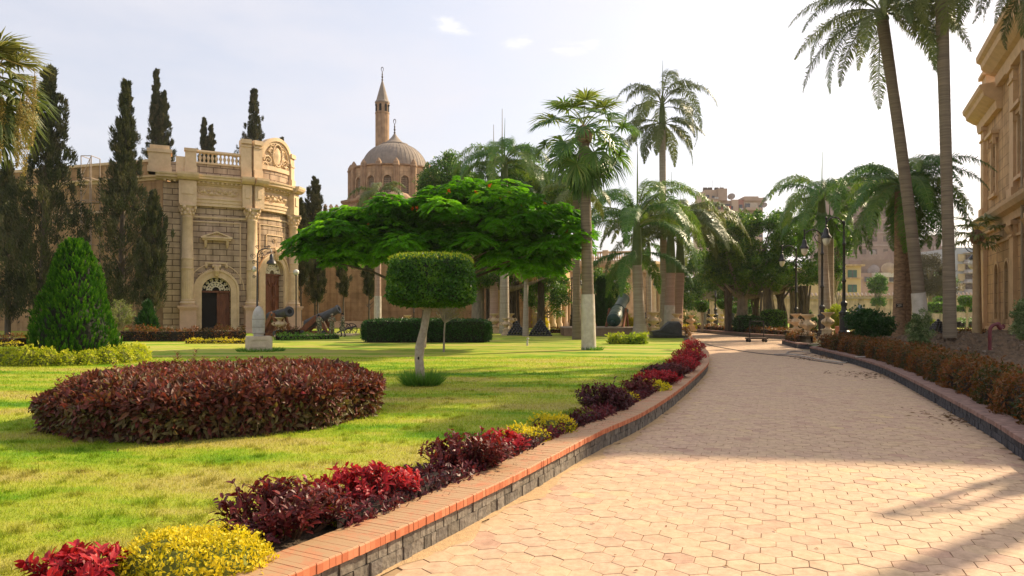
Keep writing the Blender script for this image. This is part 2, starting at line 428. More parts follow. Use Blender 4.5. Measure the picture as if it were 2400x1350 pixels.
# ------------------------------------------------------------------ ground, lawn, path, kerbs
def catmull(pts, step):
    P = [np.array(p, float) for p in pts]; P = [2 * P[0] - P[1]] + P + [2 * P[-1] - P[-2]]
    out_ = []
    for i in range(1, len(P) - 2):
        a, b, c, d = P[i - 1:i + 3]; n = max(1, int(np.linalg.norm(c - b) / step))
        for k in range(n):
            t = k / n
            out_.append(.5 * ((2 * b) + (-a + c) * t + (2 * a - 5 * b + 4 * c - d) * t * t + (-a + 3 * b - 3 * c + d) * t ** 3))
    out_.append(P[-2]); return np.array(out_)
def arclen(line, step):
    d = np.concatenate([[0], np.cumsum(np.linalg.norm(np.diff(line, axis=0), axis=1))])
    n = max(2, int(d[-1] / step) + 1); s = np.linspace(0, d[-1], n)
    return np.stack([np.interp(s, d, line[:, 0]), np.interp(s, d, line[:, 1])], 1)
def offset(line, o):
    t = nrm(np.gradient(line, axis=0)); nn = np.stack([-t[:, 1], t[:, 0]], 1)
    return line + nn * o
def inside(P, poly):
    x, y = P[:, 0], P[:, 1]; r = np.zeros(len(P), bool); n = len(poly)
    for i in range(n):
        x0, y0 = poly[i]; x1, y1 = poly[(i + 1) % n]
        c = ((y0 > y) != (y1 > y)) & (x < (x1 - x0) * (y - y0) / ((y1 - y0) if abs(y1 - y0) > 1e-9 else 1e-9) + x0)
        r ^= c
    return r

left_base = catmull([(-5.2, -4), (-3.6, 0), (-2.2, 3), (-.975, 5.23), (.034, 7.29), (1.13, 9.79), (2.24, 12.1), (3.83, 16.2), (6.09, 22.7), (7.13, 26.5), (8.3, 31.0), (12.0, 48.2), (14.3, 59.8), (15.0, 66), (13.5, 71), (8, 75), (-6, 78)], .25)
right_base = catmull([(5.0, -4), (4.9, 0), (5.1, 4), (5.7, 7), (6.57, 9.31), (7.1, 10.56), (7.83, 12.47), (9.29, 16.4), (11.1, 21.5), (12.1, 25.0), (12.9, 28.5), (14.0, 34.0)], .25)
path_poly = [tuple(p) for p in left_base] + [(-6, 86), (15, 82), (17.6, 75), (18.2, 65), (19.4, 51.3), (26, 50), (26, 45.5), (16.2, 43.6), (15.0, 38), (14.4, 36)] + [tuple(p) for p in right_base[::-1]]

mp_ = mat('packed_earth', (.34, .26, .17), (.24, .18, .11), scale=.4, bump=.3)
g = MB(); g.face([(-900, -60, -.02), (900, -60, -.02), (900, 1500, -.02), (-900, 1500, -.02)])
tag(g.build('ground', mp_), kind='structure')

# hexagonal pavers
p_ = .235; ux = np.array([.94, -.342]); vx = np.array([.342, .94])
I, J = np.meshgrid(np.arange(-260, 261), np.arange(-30, 420))
cx = ux[0] * (I + .5 * (J % 2)) * p_ + vx[0] * J * p_ * .866
cy = ux[1] * (I + .5 * (J % 2)) * p_ + vx[1] * J * p_ * .866
cc = np.stack([cx.ravel(), cy.ravel()], 1)
cc = cc[(cc[:, 1] > -2) & (cc[:, 1] < 66) & (np.abs(cc[:, 0]) < cc[:, 1] * .78 + 4)]
cc = cc[inside(cc, path_poly)]
nh = len(cc); Rh = p_ / math.sqrt(3)
ang = np.arange(6) * math.pi / 3 + math.pi / 6 + math.atan2(ux[1], ux[0])
def ring(r, z):
    j = rng.normal(0, .0012, (nh, 1))
    return np.stack([cc[:, 0:1] + (r + j) * np.cos(ang), cc[:, 1:2] + (r + j) * np.sin(ang), np.broadcast_to(z, (nh, 6))], 2)
tilt = rng.normal(0, .004, (nh, 2)); zj = rng.normal(0, .0012, (nh, 1))
zt = .004 + zj + tilt[:, 0:1] * np.cos(ang) * Rh + tilt[:, 1:2] * np.sin(ang) * Rh
V = np.concatenate([ring(Rh - .0055, zt), ring(Rh - .003, zt - .0022), ring(Rh - .0028, -.012)], 1)
fl = [(0, 1, 2), (0, 2, 3), (0, 3, 4), (0, 4, 5)]
for i in range(6):
    j = (i + 1) % 6
    fl += [(i, i + 6, j + 6), (i, j + 6, j), (i + 6, i + 12, j + 12), (i + 6, j + 12, j + 6)]
fl = np.array(fl)
Fc = (fl[None] + (np.arange(nh) * 18)[:, None, None]).reshape(-1, 3)
pm = bpy.data.materials.new('hex_paver'); pm.use_nodes = True
n = pm.node_tree.nodes; l = pm.node_tree.links; b = n['Principled BSDF']; b.inputs['Roughness'].default_value = .75; b.inputs['Specular IOR Level'].default_value = .25
a = n.new('ShaderNodeAttribute'); a.attribute_name = 'v'
r = n.new('ShaderNodeValToRGB'); e = r.color_ramp.elements
e[0].color = (.47, .29, .20, 1); e[1].color = (.62, .45, .24, 1)
for q, c_ in ((.10, (.52, .345, .235)), (.4, (.555, .38, .25)), (.65, (.58, .405, .25)), (.94, (.54, .36, .245))):
    w = e.new(q); w.color = (*c_, 1)
l.new(a.outputs['Fac'], r.inputs['Fac'])
ge = n.new('ShaderNodeNewGeometry'); n1 = n.new('ShaderNodeTexNoise'); n1.inputs['Scale'].default_value = .7; n1.inputs['Detail'].default_value = 9; n1.inputs['Roughness'].default_value = .7
l.new(ge.outputs['Position'], n1.inputs['Vector'])
r1 = n.new('ShaderNodeValToRGB'); r1.color_ramp.elements[0].position = .42; r1.color_ramp.elements[1].position = .62
r1.color_ramp.elements[0].color = (0, 0, 0, 1); r1.color_ramp.elements[1].color = (.65, .65, .65, 1)
l.new(n1.outputs['Fac'], r1.inputs['Fac'])
m1 = n.new('ShaderNodeMixRGB'); m1.inputs[2].default_value = (.55, .39, .24, 1)
l.new(r1.outputs['Color'], m1.inputs[0]); l.new(r.outputs['Color'], m1.inputs[1])
n2 = n.new('ShaderNodeTexNoise'); n2.inputs['Scale'].default_value = 9; n2.inputs['Detail'].default_value = 10; n2.inputs['Roughness'].default_value = .75
l.new(ge.outputs['Position'], n2.inputs['Vector'])
r2 = n.new('ShaderNodeValToRGB'); r2.color_ramp.elements[0].position = .3; r2.color_ramp.elements[1].position = .6
r2.color_ramp.elements[0].color = (.66, .64, .62, 1); r2.color_ramp.elements[1].color = (1.05, 1.05, 1.05, 1)
l.new(n2.outputs['Fac'], r2.inputs['Fac'])
m2 = n.new('ShaderNodeMixRGB'); m2.blend_type = 'MULTIPLY'; m2.inputs[0].default_value = 1
l.new(m1.outputs['Color'], m2.inputs[1]); l.new(r2.outputs['Color'], m2.inputs[2]); l.new(m2.outputs['Color'], b.inputs['Base Color'])
bp = n.new('ShaderNodeBump'); bp.inputs['Strength'].default_value = .25; bp.inputs['Distance'].default_value = .008
l.new(n2.outputs['Fac'], bp.inputs['Height']); l.new(bp.outputs['Normal'], b.inputs['Normal'])
v = np.repeat(rng.random(nh), len(fl))
tag(mesh_np('path', V.reshape(-1, 3), Fc, pm, v=v), kind='structure')
g = MB(); g.face([(x, y, -.006) for x, y in reversed(path_poly)])
tag(g.build('path_joints', mat('sandy_joint', (.44, .30, .17), (.30, .20, .11), scale=3)), kind='structure')
# sand washed along the wall foot
sf = MB(); ob = offset(left_base, -.0)
for i in range(len(left_base) - 1):
    if left_base[i][1] > 40: break
    w0 = .10 + .09 * math.sin(i * .9) + .05 * math.sin(i * 2.3); w1 = .10 + .09 * math.sin((i + 1) * .9) + .05 * math.sin((i + 1) * 2.3)
    t = left_base[i + 1] - left_base[i]; t = t / np.linalg.norm(t); nr = np.array([t[1], -t[0]])
    a_, b_ = left_base[i], left_base[i + 1]
    sf.face([(*(a_ - nr * .03), .014), (*(a_ + nr * max(.03, w0)), .0062), (*(b_ + nr * max(.03, w1)), .0062), (*(b_ - nr * .03), .014)])
tag(sf.build('path_edge_sand', mat('blown_sand', (.55, .37, .19), (.42, .28, .15), scale=14, bump=.4)), kind='structure')

# lawn colour shared by the sheet and the blades
def lawnmat(name, gain=1.0, trans=0.0):
    m = bpy.data.materials.new(name); m.use_nodes = True
    n = m.node_tree.nodes; l = m.node_tree.links; b = n['Principled BSDF']
    b.inputs['Roughness'].default_value = .75; b.inputs['Specular IOR Level'].default_value = .12
    ge = n.new('ShaderNodeNewGeometry')
    def noise(sc, det, st=(1, 1, 1), rot=0):
        mpn = n.new('ShaderNodeMapping'); mpn.inputs['Scale'].default_value = st; mpn.inputs['Rotation'].default_value = (0, 0, rot)
        l.new(ge.outputs['Position'], mpn.inputs['Vector'])
        q = n.new('ShaderNodeTexNoise'); q.inputs['Scale'].default_value = sc; q.inputs['Detail'].default_value = det; q.inputs['Roughness'].default_value = .65
        l.new(mpn.outputs['Vector'], q.inputs['Vector']); return q.outputs['Fac']
    def ma(op, x, y):
        q = n.new('ShaderNodeMath'); q.operation = op
        for i, z in enumerate((x, y)):
            if isinstance(z, (int, float)): q.inputs[i].default_value = z
            else: l.new(z, q.inputs[i])
        return q.outputs[0]
    big = noise(.32, 4, (.5, 1.6, 1), .35); mid = noise(1.5, 7, (.7, 1.2, 1), .4); fine = noise(28, 6)
    wv = n.new('ShaderNodeTexWave'); wv.wave_type = 'RINGS'; wv.rings_direction = 'SPHERICAL'; wv.inputs['Scale'].default_value = .14; wv.inputs['Distortion'].default_value = 2.2; wv.inputs['Detail'].default_value = 3; wv.inputs['Detail Scale'].default_value = .6
    mq = n.new('ShaderNodeMapping'); mq.inputs['Location'].default_value = (9, 16, 0); l.new(ge.outputs['Position'], mq.inputs['Vector']); l.new(mq.outputs['Vector'], wv.inputs['Vector'])
    s = ma('ADD', ma('MULTIPLY', big, .85), ma('MULTIPLY', mid, .55)); s = ma('ADD', s, ma('MULTIPLY', fine, .20)); s = ma('ADD', s, ma('MULTIPLY', wv.outputs['Fac'], .12))
    r = n.new('ShaderNodeValToRGB'); e = r.color_ramp.elements
    G = gain
    e[0].position = .60; e[0].color = (.06 * G, .16 * G, .010 * G, 1); e[1].position = 1.08; e[1].color = (.38 * G, .33 * G, .09 * G, 1)
    for p, c_ in ((.72, (.12, .25, .012)), (.80, (.23, .325, .02)), (.90, (.36, .37, .05))):
        w = e.new(p); w.color = (c_[0] * G, c_[1] * G, c_[2] * G, 1)
    l.new(s, r.inputs['Fac'])
    if trans:
        av = n.new('ShaderNodeAttribute'); av.attribute_name = 'v'; mrv = n.new('ShaderNodeMapRange'); mrv.inputs['To Min'].default_value = .55; mrv.inputs['To Max'].default_value = 1.35; l.new(av.outputs['Fac'], mrv.inputs['Value'])
        mv = n.new('ShaderNodeVectorMath'); mv.operation = 'SCALE'; l.new(r.outputs['Color'], mv.inputs[0]); l.new(mrv.outputs[0], mv.inputs['Scale']); rc = mv.outputs[0]
    else: rc = r.outputs['Color']
    l.new(rc, b.inputs['Base Color'])
    bp = n.new('ShaderNodeBump'); bp.inputs['Strength'].default_value = .5; bp.inputs['Distance'].default_value = .03
    f2 = noise(60, 4); l.new(f2, bp.inputs['Height']); l.new(bp.outputs['Normal'], b.inputs['Normal'])
    if trans:
        tr = n.new('ShaderNodeBsdfTranslucent'); ms = n.new('ShaderNodeMixShader'); ms.inputs[0].default_value = trans
        gm = n.new('ShaderNodeMixRGB'); gm.blend_type = 'MULTIPLY'; gm.inputs[0].default_value = 1; gm.inputs[2].default_value = (1.2, 1.25, .6, 1)
        l.new(rc, gm.inputs[1]); l.new(gm.outputs['Color'], tr.inputs['Color'])
        l.new(b.outputs['BSDF'], ms.inputs[1]); l.new(tr.outputs['BSDF'], ms.inputs[2]); l.new(ms.outputs['Shader'], n['Material Output'].inputs['Surface'])
    return m
m_lawn = lawnmat('lawn_turf'); m_blade = lawnmat('grass_blade', 1.15, .45)
inner = offset(left_base, .33)
lawn_poly = [tuple(p) for p in inner] + [(-95, 78), (-95, -6)]
def sheet(name, poly, z, m, kind='structure', zb=None):
    g = MB(); g.face([(x, y, z) for x, y in poly]); o = g.build(name, m)
    # make sure it faces up
    if o.data.polygons[0].normal.z < 0: o.data.flip_normals()
    tag(o, kind=kind); return o
sheet('lawn', lawn_poly, LZ, m_lawn)
island_poly = [(17.9, 74.7), (18.5, 65), (19.7, 51.6), (27, 50.4), (80, 49), (110, 130), (0, 118), (16, 84)]
sheet('far_lawn', island_poly, LZ, m_lawn)
# soil of the planting strip by the wall
st = MB(); i0 = offset(left_base, .32); i1 = offset(left_base, .72)
for i in range(len(left_base) - 1):
    if left_base[i][1] > 47: break
    w = [.9 + .1 * math.sin(k * 1.7) + .06 * math.sin(k * 3.1) for k in (i, i + 1)]
    a2 = i0[i] + (i1[i] - i0[i]) * w[0]; b2 = i0[i + 1] + (i1[i + 1] - i0[i + 1]) * w[1]
    st.face([(*i0[i], LZ + .006), (*i0[i + 1], LZ + .006), (*b2, LZ + .006), (*a2, LZ + .006)])
o = st.build('planting_soil', mat('dark_soil', (.11, .075, .045), (.05, .035, .022), scale=10, bump=.8))
if o.data.polygons[0].normal.z < 0: o.data.flip_normals()
tag(o, kind='structure')
rin = offset(right_base, -.33)
bed_poly = [tuple(p) for p in rin] + [(14.9, 36), (15.4, 38), (16.5, 43.8), (26, 45.6), (95, 50), (95, -6)]
sheet('garden_bed', bed_poly, LZ, mat('bed_earth', (.16, .14, .06), (.085, .06, .035), scale=1.5, bump=.6, c3=(.07, .11, .025)))

# grass blades near the camera
BUSH = ((-4.62, 11.55), (2.40, 2.45), .0)       # centre, half sizes, rotation
def in_bush(P, g_=1.0):
    d = P - np.array(BUSH[0]); c, s = math.cos(BUSH[2]), math.sin(BUSH[2])
    x = d[:, 0] * c + d[:, 1] * s; y = -d[:, 0] * s + d[:, 1] * c
    return (x / (BUSH[1][0] * g_)) ** 2 + (y / (BUSH[1][1] * g_)) ** 2 < 1
NB = 640000
yy = 2.6 * (27 / 2.6) ** rng.random(NB); xx = (rng.random(NB) * 2 - 1) * (yy * .76 + 2.5)
P = np.stack([xx, yy], 1); k = inside(P, [tuple(p) for p in offset(left_base, .70)] + [(-95, 78), (-95, -6)]) & ~in_bush(P, .93); P = P[k]; n_ = len(P)
hb = .022 + .022 * rng.random(n_); sc = (P[:, 1] / 6).clip(1, 4) ** .55
P3 = np.column_stack([P, np.full(n_, LZ)])
D = nrm(np.column_stack([rng.normal(0, .55, n_), rng.normal(0, .55, n_), np.ones(n_)]))
lm = LM(); lm.leaves(P3, D, usph(n_) + np.array([0, -.4, 0]), hb * sc ** .6, .0045 * sc * 1.1, T_TRI)
nc = 900; cy_ = 3.8 * (20 / 3.8) ** rng.random(nc); cx_ = (rng.random(nc) * 2 - 1) * cy_ * .74; near = offset(left_base, .80); nn_ = 500
ix_ = rng.integers(0, 110, nn_); cx_ = np.concatenate([cx_, near[ix_, 0] + rng.normal(0, .10, nn_)]); cy_ = np.concatenate([cy_, near[ix_, 1] + rng.normal(0, .06, nn_)])
Pc = np.stack([cx_, cy_], 1); k = inside(Pc, [tuple(p) for p in offset(left_base, .68)] + [(-95, 78), (-95, -6)]) & ~in_bush(Pc, .95); Pc = Pc[k]
Pq = np.repeat(Pc, 45, 0) + rng.normal(0, .035, (len(Pc) * 45, 2)); nq = len(Pq)
lm.leaves(np.column_stack([Pq, np.full(nq, LZ)]), nrm(np.column_stack([rng.normal(0, .5, (nq, 2)), np.ones(nq)])), usph(nq), .035 + .045 * rng.random(nq), .006, T_TRI, .25 * rng.random(nq))
tag(lm.build('grass', m_blade), kind='stuff')

# kerb walls: rough stone face and brick on edge cap
m_cap = bpy.data.materials.new('red_brick'); m_cap.use_nodes = True
n = m_cap.node_tree.nodes; l = m_cap.node_tree.links; b = n['Principled BSDF']; b.inputs['Roughness'].default_value = .7
a = n.new('ShaderNodeAttribute'); a.attribute_name = 'v'; r = n.new('ShaderNodeValToRGB'); e = r.color_ramp.elements
e[0].color = (.42, .115, .045, 1); e[1].color = (.56, .21, .10, 1); w = e.new(.5); w.color = (.50, .155, .065, 1)
l.new(a.outputs['Fac'], r.inputs['Fac'])
ge = n.new('ShaderNodeNewGeometry'); n1 = n.new('ShaderNodeTexNoise'); n1.inputs['Scale'].default_value = 6; n1.inputs['Detail'].default_value = 10; n1.inputs['Roughness'].default_value = .75
l.new(ge.outputs['Position'], n1.inputs['Vector'])
sx = n.new('ShaderNodeSeparateXYZ'); l.new(ge.outputs['Normal'], sx.inputs[0])
r1 = n.new('ShaderNodeValToRGB'); r1.color_ramp.elements[0].position = .26; r1.color_ramp.elements[1].position = .52
l.new(n1.outputs['Fac'], r1.inputs['Fac'])
mu = n.new('ShaderNodeMath'); mu.operation = 'MULTIPLY'; l.new(sx.outputs['Z'], mu.inputs[0]); l.new(r1.outputs['Color'], mu.inputs[1])
mu2 = n.new('ShaderNodeMath'); mu2.operation = 'MULTIPLY'; mu2.inputs[1].default_value = 1.0; mu2.use_clamp = True; l.new(mu.outputs[0], mu2.inputs[0])
m1 = n.new('ShaderNodeMixRGB'); m1.inputs[2].default_value = (.38, .235, .12, 1)
l.new(mu2.outputs[0], m1.inputs[0]); l.new(r.outputs['Color'], m1.inputs[1]); l.new(m1.outputs['Color'], b.inputs['Base Color'])
bp = n.new('ShaderNodeBump'); bp.inputs['Strength'].default_value = .3; bp.inputs['Distance'].default_value = .01; l.new(n1.outputs['Fac'], bp.inputs['Height']); l.new(bp.outputs['Normal'], b.inputs['Normal'])
def vmat(name, cols, rough=.85, sc=9, bump=.5, lo=.6):
    m = bpy.data.materials.new(name); m.use_nodes = True
    n = m.node_tree.nodes; l = m.node_tree.links; b = n['Principled BSDF']; b.inputs['Roughness'].default_value = rough; b.inputs['Specular IOR Level'].default_value = .25
    a = n.new('ShaderNodeAttribute'); a.attribute_name = 'v'; r = n.new('ShaderNodeValToRGB'); e = r.color_ramp.elements
    e[0].color = (*cols[0], 1); e[1].color = (*cols[-1], 1)
    for i in range(1, len(cols) - 1): q = e.new(i / (len(cols) - 1)); q.color = (*cols[i], 1)
    l.new(a.outputs['Fac'], r.inputs['Fac'])
    ge = n.new('ShaderNodeNewGeometry'); n1 = n.new('ShaderNodeTexNoise'); n1.inputs['Scale'].default_value = sc; n1.inputs['Detail'].default_value = 9
    l.new(ge.outputs['Position'], n1.inputs['Vector'])
    r1 = n.new('ShaderNodeValToRGB'); r1.color_ramp.elements[0].position = .3; r1.color_ramp.elements[1].position = .65
    r1.color_ramp.elements[0].color = (lo, lo, lo, 1); r1.color_ramp.elements[1].color = (1.1, 1.1, 1.1, 1)
    l.new(n1.outputs['Fac'], r1.inputs['Fac'])
    m1 = n.new('ShaderNodeMixRGB'); m1.blend_type = 'MULTIPLY'; m1.inputs[0].default_value = 1
    l.new(r.outputs['Color'], m1.inputs[1]); l.new(r1.outputs['Color'], m1.inputs[2]); l.new(m1.outputs['Color'], b.inputs['Base Color'])
    bp = n.new('ShaderNodeBump'); bp.inputs['Strength'].default_value = bump; bp.inputs['Distance'].default_value = .02; l.new(n1.outputs['Fac'], bp.inputs['Height']); l.new(bp.outputs['Normal'], b.inputs['Normal'])
    return m
m_grey = vmat('grey_wall_stone', [(.13, .115, .095), (.20, .175, .14), (.25, .22, .18), (.16, .14, .12)], bump=.8, sc=22)
m_black = vmat('dark_wall_stone', [(.05, .05, .055), (.09, .09, .10), (.07, .07, .075)], bump=.6, sc=18)
m_capdull = vmat('dull_brick', [(.24, .14, .11), (.31, .19, .15), (.27, .17, .14)], sc=7)
def blocks(line, side, o0, o1, z0, z1, lenr, jit, gap=.004, round_=.0, step=None):
    """boxes laid along a line; o0..o1 offsets to the body side; v random per block"""
    d = np.concatenate([[0], np.cumsum(np.linalg.norm(np.diff(line, axis=0), axis=1))])
    s = 0; VV = []; FF = []; vv = []; nb = 0
    def pt(q, o):
        x = np.interp(q, d, line[:, 0]); y = np.interp(q, d, line[:, 1])
        x2 = np.interp(min(q + .05, d[-1]), d, line[:, 0]); y2 = np.interp(min(q + .05, d[-1]), d, line[:, 1])
        x1 = np.interp(max(q - .05, 0), d, line[:, 0]); y1 = np.interp(max(q - .05, 0), d, line[:, 1])
        t = np.array([x2 - x1, y2 - y1]); t /= np.linalg.norm(t) + 1e-9
        return np.array([x, y]) + np.array([-t[1], t[0]]) * o * side
    while s < d[-1] - .02:
        L_ = random.uniform(*lenr); e_ = min(s + L_, d[-1])
        j = random.uniform(-jit, jit); jz = random.uniform(-jit, jit) * .35
        a0, a1 = s + gap, e_ - gap
        oa, ob_ = o0 + j, o1
        if round_:
            prof = [(oa, z0), (oa, z1 - round_), (oa + round_ * .35, z1 - round_ * .3), (oa + round_, z1), (ob_, z1), (ob_, z0)]
        else:
            prof = [(oa, z0), (oa, z1), (ob_, z1), (ob_, z0)]
        k = len(prof)
        for q in (a0, a1):
            for (o_, z_) in prof:
                p = pt(q, o_); VV.append((p[0], p[1], z_ + jz))
        for i in range(k):
            jn = (i + 1) % k; FF += [(nb + i, nb + k + i, nb + k + jn), (nb + i, nb + k + jn, nb + jn)]
        for i in range(1, k - 1): FF += [(nb, nb + i, nb + i + 1), (nb + k, nb + k + i + 1, nb + k + i)]
        vv += [random.random()] * (len(FF) - len(vv)); nb += 2 * k; s = e_
    return VV, FF, vv
def kerb(name, label, line, side, mface, mcap, zc=.29, rows=((0, .115), (.115, .215)), capw=.39, blen=(.057, .060), slen=(.07, .19), over=.035):
    t = thing(name, label, 'garden wall')
    VV, FF, vv = [], [], []
    for z0, z1 in rows:
        a_, b_, c_ = blocks(line, side, 0, .12, z0 + .003, z1 - .003, slen, .008, .005)
        FF += [tuple(i + len(VV) for i in f) for f in b_]; VV += a_; vv += c_
    mesh_np('stone_face', VV, FF, mface, t, vv)
    core = MB(); la = offset(line, side * .02); lb = offset(line, side * (capw - .01))
    zt = zc - .072
    for i in range(len(line) - 1):
        q = [(*la[i], 0), (*la[i + 1], 0), (*la[i + 1], zt), (*la[i], zt)]
        core.face(q); core.face([(*la[i], zt), (*la[i + 1], zt), (*lb[i + 1], zt), (*lb[i], zt)])
        core.face([(*lb[i], zt), (*lb[i + 1], zt), (*lb[i + 1], 0), (*lb[i], 0)])
    core.build('mortar_core', mat('mortar', (.17, .145, .11), (.11, .09, .07), scale=20, bump=.5), t)
    a_, b_, c_ = blocks(line, side, -over, capw - over, zc - .07, zc, blen, .004, .0018, .010)
    mesh_np('brick_cap', a_, b_, mcap, t, c_)
    return t
kerb('garden_wall', 'low curving wall of rough grey stone with red brick cap beside the lawn', arclen(left_base[left_base[:, 1] > 1.0][:230], .2), 1, m_grey, m_cap)
kerb('garden_wall', 'low dark stone wall with dull brick cap under the russet hedge right of the path', arclen(right_base[right_base[:, 1] > 2], .2), -1, m_black, m_capdull)
ln = arclen(np.array([(14.02, 34.1), (14.9, 35.2), (19, 35.2)]), .3)
kerb('garden_wall', 'short end return of the dark kerb wall where the hedge starts', ln, -1, m_black, m_capdull, slen=(.3, .5), blen=(.3, .3))
ln = arclen(np.array([(20, 37.0), (15.6, 37.4), (15.0, 38.2), (16.2, 43.6), (26, 45.3)])[::-1], .3)
kerb('garden_wall', 'low dark kerb around the bed of stone urns', ln, 1, m_black, m_capdull, slen=(.3, .5), blen=(.3, .3))
ln = arclen(catmull([(15.5, 82), (17.6, 75), (18.2, 65), (19.4, 51.5), (26.5, 50.1), (50, 49.4)], .5), .4)
kerb('garden_wall', 'far low dark kerb edging the shaded lawn beyond the trolley', ln, -1, m_black, m_capdull, slen=(.5, .9), blen=(.5, .5))

# earth mound
def mound_h(x, y):
    h = .95 * np.exp(-((x - 20.5) / 4.6) ** 2 - ((y - 27.5) / 4.0) ** 2) + .36 * np.exp(-((x - 16.2) / 1.8) ** 2 - ((y - 30) / 3.2) ** 2) + .7 * np.exp(-((x - 24) / 3) ** 2 - ((y - 23) / 3.5) ** 2)
    h = h + (.07 * np.sin(x * 2.7 + y * 1.1) + .05 * np.sin(x * 5.3 - y * 3.7) + .04 * np.sin(y * 7.1 + x * 4.3) + .03 * np.sin(x * 13 + y * 9)) * np.clip(h * 2, 0, 1)
    return h
nx_, ny_ = 260, 240
X, Y = np.meshgrid(np.linspace(11.5, 31, nx_), np.linspace(17, 38, ny_))
Z = LZ - .03 + mound_h(X, Y) + rng.normal(0, .04, X.shape) * np.clip(mound_h(X, Y) * 3, 0, 1)
V = np.stack([X, Y, Z], 2).reshape(-1, 3)
i, j = np.meshgrid(np.arange(nx_ - 1), np.arange(ny_ - 1)); i = i.ravel(); j = j.ravel(); q = j * nx_ + i
Fm = np.stack([q, q + 1, q + 1 + nx_, q + nx_], 1)
kk = (V[Fm][:, :, 2].max(1) > LZ + .0) & inside(V[Fm][:, :, :2].mean(1), [tuple(p) for p in offset(right_base, -.55)] + [(15.2, 36), (60, 38), (60, -6)])
tag(mesh_np('earth_mound', V, Fm[kk], mat('dug_earth', (.17, .105, .058), (.065, .042, .025), scale=5, bump=1, bscale=18, c3=(.12, .078, .045)), smooth=False), kind='structure')
lm = LM()
for _ in range(420):
    x = random.uniform(13, 26); y = random.uniform(20, 33); h = float(mound_h(np.array(x), np.array(y)))
    if h < .12: continue
    s_ = random.uniform(.02, .10); vs = usph(8) * s_ * np.array([1, 1, .7]) + np.array([x, y, LZ + h])
    f_ = np.array([(0, 1, 2), (2, 3, 0), (1, 4, 2), (3, 5, 0), (4, 5, 6), (5, 6, 7), (2, 6, 7), (0, 7, 1), (1, 5, 3), (2, 4, 7)])
    lm.add(vs, f_, np.full(10, random.random()))
tag(lm.build('earth_clods', vmat('clod', [(.13, .09, .06), (.22, .16, .11), (.33, .26, .2)])), kind='stuff')
# ------------------------------------------------------------------ leaf materials
M_FLRED = leafmat('dark_red_leaf', [(.055, .012, .012), (.11, .016, .016), (.17, .022, .02), (.10, .03, .03), (.34, .02, .02)], .35, .42, .3)
M_FLBRI = leafmat('crimson_leaf', [(.10, .014, .014), (.28, .012, .018), (.42, .02, .035), (.50, .04, .05), (.18, .02, .02)], .4, .45, .25)
M_FLPUR = leafmat('purple_leaf', [(.03, .012, .016), (.07, .015, .02), (.11, .018, .025), (.16, .02, .03)], .3, .42, .3)
M_YEL = leafmat('golden_leaf', [(.24, .27, .01), (.50, .44, .012), (.68, .55, .02), (.74, .62, .05)], .35, .5, .2)
M_OLIVE = leafmat('olive_leaf', [(.07, .13, .01), (.17, .24, .015), (.30, .33, .02)], .35, .5, .2)
M_BUSH = leafmat('bronze_leaf', [(.035, .028, .012), (.10, .034, .018), (.19, .040, .032), (.15, .13, .045), (.32, .07, .04), (.42, .04, .12)], .3, .5, .3, [0, .25, .5, .68, .88, 1])
M_RUST = leafmat('russet_leaf', [(.02, .04, .008), (.05, .06, .010), (.13, .05, .009), (.26, .08, .013), (.06, .10, .014)], .35, .45, .35)
M_TOPI = leafmat('box_leaf', [(.012, .05, .004), (.035, .12, .006), (.075, .20, .010), (.16, .30, .02)], .35, .35, .4)
M_TOPY = leafmat('new_leaf', [(.16, .28, .02), (.28, .36, .03), (.36, .38, .04)], .45, .45, .2)
M_HEDGE = leafmat('dark_hedge_leaf', [(.012, .05, .010), (.025, .085, .015), (.045, .13, .02)], .3, .4, .3)
M_CONE = leafmat('thuja_leaf', [(.012, .055, .004), (.03, .12, .006), (.07, .21, .010), (.17, .31, .02)], .35, .5, .2)
M_CYP = leafmat('cypress_leaf', [(.016, .028, .012), (.045, .058, .024), (.09, .095, .045), (.17, .14, .08)], .2, .6, .15)
M_POIN = leafmat('feather_leaf', [(.035, .14, .004), (.08, .27, .006), (.15, .40, .010), (.27, .52, .02)], .5, .45, .25)
M_FICUS = leafmat('ficus_leaf', [(.014, .048, .006), (.045, .13, .012), (.10, .21, .02), (.24, .33, .04)], .35, .38, .35)
M_PALE = leafmat('pale_leaf', [(.09, .13, .04), (.16, .19, .06), (.28, .30, .12)], .35, .5, .2)
M_VARI = leafmat('variegated_leaf', [(.05, .10, .03), (.10, .16, .05), (.22, .27, .11), (.38, .38, .2)], .3, .45, .25)
M_PALM = leafmat('palm_leaf', [(.03, .10, .018), (.06, .16, .025), (.12, .24, .035), (.24, .30, .06)], .35, .42, .35)
M_PALMG = leafmat('olive_palm_leaf', [(.06, .095, .03), (.12, .165, .045), (.22, .24, .08)], .3, .45, .3)
M_FAN = leafmat('fan_leaf', [(.03, .09, .02), (.06, .15, .025), (.12, .23, .035), (.28, .32, .08)], .35, .4, .35)
M_DEAD = leafmat('dead_leaf', [(.22, .13, .06), (.34, .21, .11), (.42, .29, .17)], .2, .8, .1)
M_FLOWER = leafmat('orange_petal', [(.75, .08, .01), (.85, .16, .02)], .3)
M_TUFT = leafmat('grass_tuft', [(.05, .16, .02), (.10, .24, .03), (.17, .30, .05)], .4, .5, .2)
m_bark = mat('grey_bark', (.30, .25, .18), (.17, .135, .095), scale=6, bump=.8, bscale=20, stretch=(1, 1, .35))
m_dbark = mat('dark_bark', (.13, .10, .07), (.06, .045, .032), scale=6, bump=.8, bscale=20, stretch=(1, 1, .3))
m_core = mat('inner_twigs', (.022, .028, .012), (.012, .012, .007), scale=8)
m_coreb = mat('inner_stems', (.030, .018, .012), (.012, .008, .006), scale=8)

